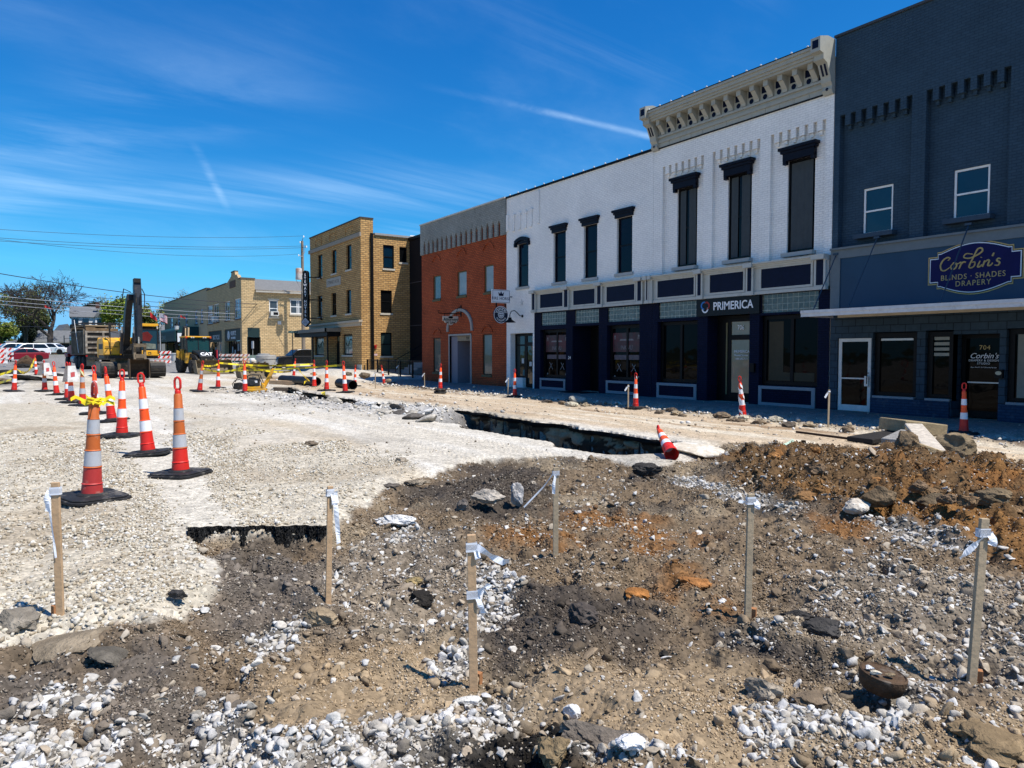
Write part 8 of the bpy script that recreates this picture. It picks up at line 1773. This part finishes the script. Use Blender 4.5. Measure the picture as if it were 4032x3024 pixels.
def flags():
    x, y, z = gp2('l',1397,1000,96); t = thing('us_flag', 'flag with stars and stripes on a white pole beside the tan building', 'flag', (x, y, z), -R(8)); s = .452*96/2796; top = aty(*zD('l',1397,738), y).z - z
    q = MB(); q.cyl((0,0,0),(0,0,top), .05, n=8); q.build('pole', WHITEP, t); W_, H_ = 54*s, 66*s; q = MB(); n = 12
    for r in range(13):
        q.cur = r % 2; vs = []
        for k in range(n+1):
            u = k/n; yo = .12*math.sin(u*6); dz = -.35*u*u*H_; vs += [(.06+u*W_, yo, top-.05-H_*r/13+dz), (.06+u*W_, yo, top-.05-H_*(r+1)/13+dz)]
        q.add(vs, [(2*k,2*k+1,2*k+3,2*k+2) for k in range(n)])
    f = q.build('flag_cloth', [US_R, US_W], t, fix=False); q = MB(); vs = []
    for k in range(n//2+1): u = k/n; vs += [(.06+u*W_, .12*math.sin(u*6)-.02, top-.04-.35*u*u*H_), (.06+u*W_, .12*math.sin(u*6)-.02, top-.05-H_*7/13-.35*u*u*H_)]
    q.add(vs, [(2*k,2*k+1,2*k+3,2*k+2) for k in range(n//2)]); ca = q.build('canton', US_B, f, fix=False); q = MB()
    for i in range(4):
        for j in range(5): u = .05+.09*j; q.obox((.06+u*W_, .12*math.sin(u*6)-.03, top-.10-H_*.125*i-.35*u*u*H_), (.07,.01,.07))
    q.build('stars', US_W, ca)
    for (a, b, dep, lab) in (((1310,748),(1365,795),60,'red flag fluttering on the wire left of the stars and stripes flag'),((1572,762),(1612,780),60,'small red marker flag on the wire before the tan building'),((390,676),(440,698),60,'small red marker flag on the wire before the bare tree')):
        p0, p1 = atd(*zD('l',*a), dep), atd(*zD('l',*b), dep); h = .45 if a[0] == 1310 else .18; q = MB(); n = 6; vs = []
        for k in range(n+1): p = p0.lerp(p1, k/n); w_ = h*(1-.4*k/n); vs += [p + Vector((0,.08*math.sin(k),w_*.5)), p + Vector((0,.08*math.sin(k),-w_*.5))]
        q.add(vs, [(2*k,2*k+1,2*k+3,2*k+2) for k in range(n)]); o = q.build('marker_flag', mat('bright red cloth', (.55,.03,.03), .7), None, fix=False); tag(o, lab, 'flag')
flags()
# ------------------------------------------------------------------ utility pole and wires
def pole():
    px, py = 26.9, 85.0; z = gz(px, py); top = aty(*((900+808*.36166)/K, (850+275*.36166)/K), py).z
    t = thing('utility_pole', 'wooden utility pole with a rusty transformer can behind the hotel sign', 'utility pole', (px, py, z), world=True)
    q = MB(); q.tube([(px,py,z-.3),(px,py,top)], [.24,.15], 12); q.build('pole', mat('weathered pole wood', (.20,.16,.12), .9, 0, .2, 2, .4, 8), t); s = .36166*88/2796
    q = MB(); c = Vector((px-48*s, py-.3, top-350*s)); q.lathe([(0,-.65),(.34,-.65),(.36,-.6),(.36,.62),(.30,.70),(0,.74)], 20, c); q.build('transformer', mat('rust streaked grey', (.50,.48,.45), .5, 0, .1, 2, dirt=(.30,.14,.07), dirt_amt=.4), t, smooth=True)
    q = MB(); q.box(px-.35,px,py-.3,py-.1,top-350*s-.1,top-350*s+.1); q.bar((px,py-.2,top-60*s),(px+.45,py-.2,top-48*s), .06); q.bar((px,py-.2,top-165*s),(px-.5,py-.2,top-155*s), .08); q.tube([(px+.05,py-.15,top-150*s),(px+.25,py-.15,top-110*s),(px+.3,py-.15,top-60*s)], .03, 6); q.tube([(px,py,top),(px+.12,py,top+.4)], .04, 6); q.tube([c + Vector((-.3,-.1,.6)), c + Vector((-.42,-.1,-.6)), c + Vector((.1,-.1,-1.6)), c + Vector((.6,-.1,-2.6))], .025, 6); q.build('bracket', GREYP, t)
    for k, (dx_, dz_) in enumerate(((.12,.42),(.45,-.75),(-.5,-1.85),(-.3,-.3))):
        q = MB(); q.lathe([(.0,0),(.09,.02),(.06,.08),(.09,.12),(.05,.2),(0,.22)], 10, (px+dx_, py-.2, top+dz_)); q.build('insulator', WHITEP, t)
    return Vector((px, py, top)), s
PT_, ps = pole()
WIRE = mat('dark cable', (.03,.032,.04), .6); WIREP = mat('pale cable', (.35,.37,.40), .5)
def wire(a, b, sag, label, r=.022, m=None):
    q = MB(); a, b = Vector(a), Vector(b); n = 28; q.tube([a.lerp(b, k/n) - Vector((0,0,sag*4*(k/n)*(1-k/n))) for k in range(n+1)], r, 5, False); o = q.build('overhead_wire', m or WIRE, None, fix=False); tag(o, label, 'wire', 'overhead wires crossing the sky on the left')
def hw(x0, y0, x1, y1, d0, d1, sag, lab, r=.022, m=None, k='l'): wire(atd(*zD(k, x0, y0), d0), atd(*zD(k, x1, y1), d1) if not isinstance(x1, Vector) else x1, sag, lab, r, m)
pt = PT_; A = lambda x, y: atd(*zD('l', x, y), 55)
wire(A(-500,-28), pt + Vector((.12,-.2,.6)), .5, 'topmost thin overhead wire reaching the pole tip', .016, WIRE); wire(A(-500,-80)+Vector((0,0,-1.1)), pt + Vector((.45,-.2,-.55)), .5, 'upper wire of the close pair ending at the pole', .018); wire(A(-500,-74)+Vector((0,0,-1.3)), pt + Vector((.45,-.2,-.75)), .5, 'lower wire of the close pair ending at the pole', .018)
wire(A(-500,-20)+Vector((0,0,-.4)), pt + Vector((-.5,-.2,-1.6)), .9, 'thin wire meeting the pole just above the transformer', .014)
hw(-300,340,2300,660,52,86,.5,'thick wire sloping down across the bare tree to the tan building',.032); hw(-300,492,2300,690,52,86,.25,'wire crossing the middle of the bare tree',.02); hw(-300,527,2120,720,52,86,.25,'wire just below the middle of the bare tree',.028); hw(-300,560,2120,745,52,86,.2,'pale wire over the lower bare branches',.026,WIREP); hw(-300,600,2120,775,52,86,.2,'thin pale wire above the low grey roof',.018,WIREP); hw(-300,630,2120,800,52,86,.25,'lowest wire touching the red marker flag',.018,WIREP); hw(-300,845,640,858,60,95,.0,'near level wire before the low grey roof',.02)
hw(1790,540,2115,430,120,86,.2,'short service wire along the tan parapet',.02)
def street_name_sign():
    dep = 74; x, y, z = gp2('h',700,1570,dep) if 'h' in () else tuple(at(*((900+700*.36166)/K,(850+1500*.36166)/K), .1)); p = atd((900+700*.36166)/K, (850+1570*.36166)/K, 60); z = gz(p.x, p.y); t = thing('street_name_sign', 'dark green street name sign on a slim pole before the pickup truck', 'sign', (p.x, p.y, z), -R(16)); s = .36166*60/2796; h = (1570-1250)*s + 1.5-0; h = aty((900+700*.36166)/K, (850+1250*.36166)/K, p.y).z - z
    q = MB(); q.cyl((0,0,0),(0,0,h-.1), .035, n=8); q.build('post', mat('dark green post', (.01,.03,.04), .5), t); q = MB(); q.box(-45*s,55*s,-.02,.02,h-28*s,h); b = q.build('name_blade', mat('sign green', (.008,.05,.035), .5), t); put_text('E 2ND ST', 22*s, mat('pale sign text', (.4,.45,.42), .5), b, (5*s,-.025,h-14*s), 'side', ext=.003); q = MB(); q.box(-.03,.03,-30*s*.3,30*s*.3,h-58*s,h-34*s); q.build('cross_blade', mat('sign green', (.008,.05,.035), .5), t)
street_name_sign()
p = atd((900+265*.36166)/K, (850+1570*.36166)/K, 78); t = thing('traffic_sign', 'edge-on grey traffic sign on a thin post beside the dark side door', 'sign', (p.x, p.y, gz(p.x, p.y)), .0); q = MB(); q.box(-.025,.025,-.025,.025,0,2.5); q.build('post', GREYP, t); q = MB(); q.box(-.06,.06,-.3,.3,1.75,2.55); q.build('plate', mat('pale grey plate', (.42,.42,.42), .5, .3), t)

# ------------------------------------------------------------------ houses at the end of the street
ROOFG = mat('grey shingle roof', (.13,.135,.14), .9, 0, .18, 3, .4, 8); SIDING = mat('white siding', (.66,.67,.67), .7, 0, .06, 2); BRKD = brick('dark red house brick', (.12,.06,.045), (.10,.05,.04), (.09,.07,.06), bw=.5, bh=.18)
def house(label, x0, x1, yb, dep, wall_top, ridge, wallm, depth=8, rz=0, name='house', k='l', gable=False, extra=None):
    a = atd(*zD(k, x0, yb), dep); b = atd(*zD(k, x1, yb), dep); s = .452*dep/2796; w = (b-a).length; c = (a+b)/2; z = gz(c.x, c.y); t = thing(name, label, 'house', (c.x, c.y, z), -math.atan2(c.x, c.y)+rz)
    zt = aty(*zD(k, (x0+x1)/2, wall_top), c.y).z - z; zr = aty(*zD(k, (x0+x1)/2, ridge), c.y).z - z
    q = MB(); q.box(-w/2, w/2, 0, depth, -1.0, zt); wl = q.build('wall', wallm, t); q = MB(); o = .35
    if gable: q.prism([(-w/2-o,-o,zt-.1),(w/2+o,-o,zt-.1),(0,-o,zr)], (0,depth+2*o,0))
    else: q.prism([(-w/2-o,-o,zt-.1),(-w/2-o,depth+o,zt-.1),(-w/2-o,depth/2,zr)], (w+2*o,0,0))
    q.build('roof', ROOFG, t)
    if extra: extra(t, w, zt, zr, depth)
    return t
def low_extra(t, w, zt, zr, d):
    s = .452*125/2796; q = MB(); q.box(-w*.32,-w*.02,-.12,-.02,zt-1.55,zt-.35); b = q.build('name_board', mat('teal board', (.05,.12,.11), .5), t); put_text('JAMES M. JONES', .42, WLET, b, (-w*.17,-.13,zt-.75), 'side', sx=.9, ext=.01); put_text('INSURANCE', .34, WLET, b, (-w*.17,-.13,zt-1.22), 'side', sx=.9, ext=.01)
    q = MB(); q.box(w*.10,w*.32,-.06,-.01,zt-2.0,zt-.5); q.build('window', G_DARK, t); q = MB(); q.box(-w/2-.3,w/2+.3,-.45,-.35,zt-.25,zt-.02); q.build('gutter', mat('dull gutter', (.2,.2,.19), .6), t)
house('low dark brick building with a long grey shingle roof and teal name board', 345, 690, 1040, 128, 985, 882, BRKD, 9, .05, 'low_building', extra=low_extra)
def big_extra(t, w, zt, zr, d):
    q = MB(); q.prism([(w*.05,-.8,zt-.05),(w*.62,-.8,zt-.05),(w*.34,-.8,zr+.9)], (0,5,0)); q.build('cross_gable', ROOFG, t); q = MB(); q.box(w*.08,w*.58,-.5,-.2,-1,zt); q.build('bay_wall', SIDING, t); q = MB(); q.box(w*.1,w*.2,1.5,2.2,zr-.5,zr+.8); q.build('chimney', BRKD, t)
    for x in (-w*.4,-w*.15,w*.2,w*.42):
        q = MB(); q.box(x-.5,x+.5,-.56,-.21 if x > 0 else -.01,zt-1.9,zt-.4); q.build('window', G_BLUE, t)
house('white sided house with steep grey shingle roofs above the dump truck', 655, 960, 1050, 140, 768, 668, SIDING, 10, .0, extra=big_extra)
house('small white gabled house far left behind the traffic signs', 200, 300, 1045, 165, 1005, 965, SIDING, 9, .3, gable=True); house('small white house with grey roof at the far left', 75, 165, 1045, 170, 1015, 978, SIDING, 8, .0); house('white gabled house peeking between bare tree and dump truck', 545, 640, 1040, 175, 905, 830, SIDING, 9, .2, gable=True)
house('dark grey house far behind the flag pole', 1310, 1450, 1040, 165, 900, 830, mat('grey house wall', (.2,.2,.2), .8), 9, .1)
x, y, z = gp2('l',165,1035,110); t = thing('warning_sign', 'orange diamond warning sign with a white plate on a post far left', 'sign', (x, y, z), -R(2)); s = .452*110/2796
q = MB(); q.box(-.04,.04,0,.06,0,72*s); q.build('post', GREYP, t); q = MB(); c = 82*s; q.prism([(0,-.03,c-16*s),(16*s,-.03,c),(0,-.03,c+16*s),(-16*s,-.03,c)], (0,.03,0)); q.build('diamond', mat('sign orange', (.70,.22,.02), .5), t); q = MB(); q.box(3*s,22*s,-.05,-.035,40*s,68*s); q.build('plate', WHITEP, t)

# ------------------------------------------------------------------ trees
def bark(name, c): return mat(name, c, .95, 0, .25, 2, .5, 6, spec=.1)
BARK = bark('grey brown bark', (.085,.07,.06)); BARKL = bark('pale twig bark', (.16,.14,.125))
def leafm(name, c):
    m = mat(name, c, .7, 0, .35, .8, spec=.2); return m
def tree(name, label, base, H, spread_, seed, levels=5, bare=True, leaf=None, nleaf=0, lsize=.3, lbox=None, trunk=.35, lean=(0,0), split=3, barkm=None, twigm=None, start=.22, ang=(.35,.75), wide=None):
    r2 = random.Random(seed); t = thing(name, label, 'tree', base); tips = []
    T = MB(); B = MB()
    def grow(mb, p, d, L, r, lv):
        n = 3; pts = [p]; rs = [r]; q = p; dd = d
        for k in range(n):
            dd = (dd + Vector((r2.uniform(-.16,.16), r2.uniform(-.16,.16), r2.uniform(-.04,.12)))).normalized(); q = q + dd*(L/n); pts.append(q); rs.append(max(.022, r*(1-.40*(k+1)/n)))
        mb.tube(pts, rs, 7 if lv > 3 else 4 if lv > 1 else 3, False)
        if lv <= 0: tips.append(q); return
        m = split + (1 if r2.random() < .45 else 0)
        for k in range(m):
            a = r2.uniform(0, 2*PI); tilt = r2.uniform(*ang); u = dd.orthogonal().normalized(); u = Matrix.Rotation(a, 3, dd) @ u
            nd = (dd*math.cos(tilt) + u*math.sin(tilt)*spread_ + Vector((0,0,.10))).normalized(); f = r2.uniform(.35, 1.0) if k else 1.0
            sp = pts[-1] if k == 0 or f > .85 else pts[1].lerp(pts[-1], f)
            grow(B, sp, nd, L*r2.uniform(.62,.82), rs[-1]*r2.uniform(.6,.85) if k else rs[-1]*.9, lv-1)
        tips.append(q)
    d0 = Vector((lean[0], lean[1], 1)).normalized(); L0 = H*start
    st_ = r2.getstate(); grow(T, Vector((0,0,-.3)), d0, L0, trunk, levels); sc = H/max(v[2] for v in B.v)
    T.__init__(); B.__init__(); tips.clear(); r2.setstate(st_); grow(T, Vector((0,0,-.3)), d0, L0*sc, trunk, levels)
    if wide:
        hw_ = sorted(math.hypot(v[0], v[1]) for v in B.v)[int(len(B.v)*.97)]; k_ = wide/hw_
        fx = lambda v: (v[0]*(1+(k_-1)*min(1, max(0, v[2]/(H*.35)))), v[1]*(1+(k_-1)*min(1, max(0, v[2]/(H*.35)))), v[2]); B.v = [fx(v) for v in B.v]; T.v = [fx(v) for v in T.v]; tips = [Vector(fx(q)) for q in tips]
    T.build('trunk', barkm or BARK, t, smooth='all', fix=False); B.build('branches', twigm or barkm or BARK, t, smooth='all', fix=False)
    if leaf and nleaf:
        rng = np.random.default_rng(seed); tp = np.array([q[:] for q in tips]); tp = tp[(tp[:,2] > H*.18)]
        if lbox: tp = np.array([q for q in tp if lbox(q/H)] or tp)
        c = tp[rng.integers(0, len(tp), nleaf)] + rng.normal(0, H*.035, (nleaf, 3)); V = np.zeros((nleaf, 4, 3)); s = lsize*(.5+rng.random(nleaf))
        u = rng.normal(size=(nleaf,3)); u /= np.linalg.norm(u, axis=1, keepdims=True); w = np.cross(u, rng.normal(size=(nleaf,3))); w /= np.linalg.norm(w, axis=1, keepdims=True)
        for i, (a, b) in enumerate(((-1,-.2),(.1,-.6),(1,.2),(-.1,.6))): V[:, i] = c + (u*a + w*b)*s[:, None]*.5
        me = bpy.data.meshes.new('crown'); nv = nleaf*4; me.vertices.add(nv); me.vertices.foreach_set('co', V.reshape(-1).astype(np.float32)); me.loops.add(nv); me.loops.foreach_set('vertex_index', np.arange(nv, dtype=np.int32)); me.polygons.add(nleaf); me.polygons.foreach_set('loop_start', np.arange(0, nv, 4, dtype=np.int32)); 
        ms = leaf if isinstance(leaf, list) else [leaf]
        for m in ms: me.materials.append(m)
        me.polygons.foreach_set('material_index', rng.integers(0, len(ms), nleaf).astype(np.int32)); me.update(calc_edges=True)
        o = bpy.data.objects.new('crown', me); C.objects.link(o); o.parent = t
    return t
LG1, LG2, LG3, LD = leafm('spring leaf green', (.16,.21,.035)), leafm('olive leaf green', (.10,.12,.03)), leafm('bright spring leaf', (.24,.30,.04)), leafm('dark evergreen needle', (.018,.028,.016)); LY = leafm('pale yellow green leaf', (.25,.26,.07))
def tb(x, y, dep): return gp2('l', x, y, dep)
def hh(y, dep, yb): return (yb-y)*.452*dep/2796
tree('bare_tree', 'big spreading bare tree rising above the low grey roof on the left', tb(440,1040,112), wide=7.6, H=13.4, spread_=1.35, seed=33, levels=6, trunk=.5, split=3, start=.16, ang=(.35,.85), twigm=bark('dark twig bark', (.065,.055,.048)), leaf=[LG2], nleaf=700, lsize=.10)
tree('leafing_tree', 'wide olive green leafing tree at the left behind the big bare tree', tb(210,1040,122), wide=5.6, H=11.2, spread_=1.25, seed=5, levels=5, trunk=.45, leaf=[LG2,leafm('olive bud', (.13,.14,.05))], nleaf=7500, lsize=.30, start=.16)
tree('dark_tree', 'dark low tree mass left of the low brick building', tb(250,1045,132), wide=3.6, H=6.5, spread_=1.2, seed=9, levels=4, trunk=.3, leaf=[LD,LG2], nleaf=8000, lsize=.40, start=.12)
tree('dark_tree', 'dark evergreen bush beside the wall of the low brick building', tb(300,1045,126), wide=2.0, H=4.6, spread_=1.0, seed=10, levels=4, trunk=.25, leaf=[LD], nleaf=5000, lsize=.35, start=.12)
tree('spring_tree', 'bright green shrubby tree at the far left edge', tb(20,1050,140), wide=3.6, H=5.6, spread_=1.3, seed=12, levels=4, trunk=.25, leaf=[LG1,LY,LG3], nleaf=8000, lsize=.38, start=.12); tree('spring_tree', 'second yellow green tree at the left edge behind the small houses', tb(110,1045,185), wide=4.5, H=7.5, spread_=1.3, seed=13, levels=4, trunk=.25, leaf=[LG1,LG2,LY], nleaf=8000, lsize=.45, start=.12)
tree('spring_tree', 'bright green leafing tree between the house roof and the excavator boom', tb(1020,1040,122), wide=1.8, H=9.3, spread_=1.1, seed=14, levels=5, trunk=.3, leaf=[LG3,LG1], nleaf=6500, lsize=.34, start=.16)
tree('spring_tree', 'green tree right of the excavator boom behind the flags', tb(1290,1040,130), wide=2.2, H=8.8, spread_=1.1, seed=15, levels=5, trunk=.3, leaf=[LG1,LG2,LY], nleaf=5500, lsize=.36, start=.16)
tree('evergreen_tree', 'dark pointed evergreen behind the steep house roof', tb(850,1040,160), wide=1.6, H=11.5, spread_=.7, seed=16, levels=4, trunk=.3, leaf=[LD], nleaf=4500, lsize=.5, start=.25)
tree('bare_tree', 'thin pale bare tree behind the steep house roof', tb(900,1040,170), wide=2.4, H=14.2, spread_=.9, seed=17, levels=5, trunk=.25, barkm=BARKL, leaf=[LY], nleaf=500, lsize=.3); tree('bare_tree', 'slim bare tree left of the excavator boom', tb(1045,1040,165), wide=1.2, H=14.0, spread_=.6, seed=18, levels=4, trunk=.2, barkm=BARKL)
tree('bare_tree', 'rounded twiggy tree behind the tan building roof', tb(1570,1040,175), wide=3.4, H=16.0, spread_=1.0, seed=19, levels=6, trunk=.4, barkm=bark('brown twig bark', (.15,.115,.07)), leaf=[leafm('bud brown', (.22,.18,.08))], nleaf=5000, lsize=.25, start=.2); tree('bare_tree', 'pale twiggy tree beside the far end of the tan building', tb(1415,1040,170), wide=1.8, H=12.5, spread_=.9, seed=20, levels=5, trunk=.3, barkm=BARKL, leaf=[LY], nleaf=1200, lsize=.3)
tree('bare_tree', 'twig tops showing over the gabled parapet', tb(1910,1040,150), wide=1.8, H=13.6, spread_=.8, seed=23, levels=5, trunk=.3, barkm=BARKL)
q = MB()
o = thing('hedge_row', 'distant dark hedge line closing the end of the street', 'hedge', tuple(tb(700,1040,190))); rng = np.random.default_rng(3); n = 16000; V = np.zeros((n,4,3)); c = np.stack([rng.uniform(-75,75,n), rng.uniform(-3,3,n), rng.random(n)**1.2*(3.2+1.2*np.sin(rng.uniform(0,6,n)))], 1); u = rng.normal(size=(n,3)); w = rng.normal(size=(n,3))
for i, (a, b) in enumerate(((-1,0),(0,-1),(1,0),(0,1))): V[:, i] = c + (u*a + w*b)*.3
me = bpy.data.meshes.new('foliage'); me.vertices.add(n*4); me.vertices.foreach_set('co', V.reshape(-1).astype(np.float32)); me.loops.add(n*4); me.loops.foreach_set('vertex_index', np.arange(n*4, dtype=np.int32)); me.polygons.add(n); me.polygons.foreach_set('loop_start', np.arange(0, n*4, 4, dtype=np.int32)); me.materials.append(LG2); me.materials.append(LD); me.polygons.foreach_set('material_index', rng.integers(0,2,n).astype(np.int32)); me.update(calc_edges=True); oo = bpy.data.objects.new('foliage', me); C.objects.link(oo); oo.parent = o
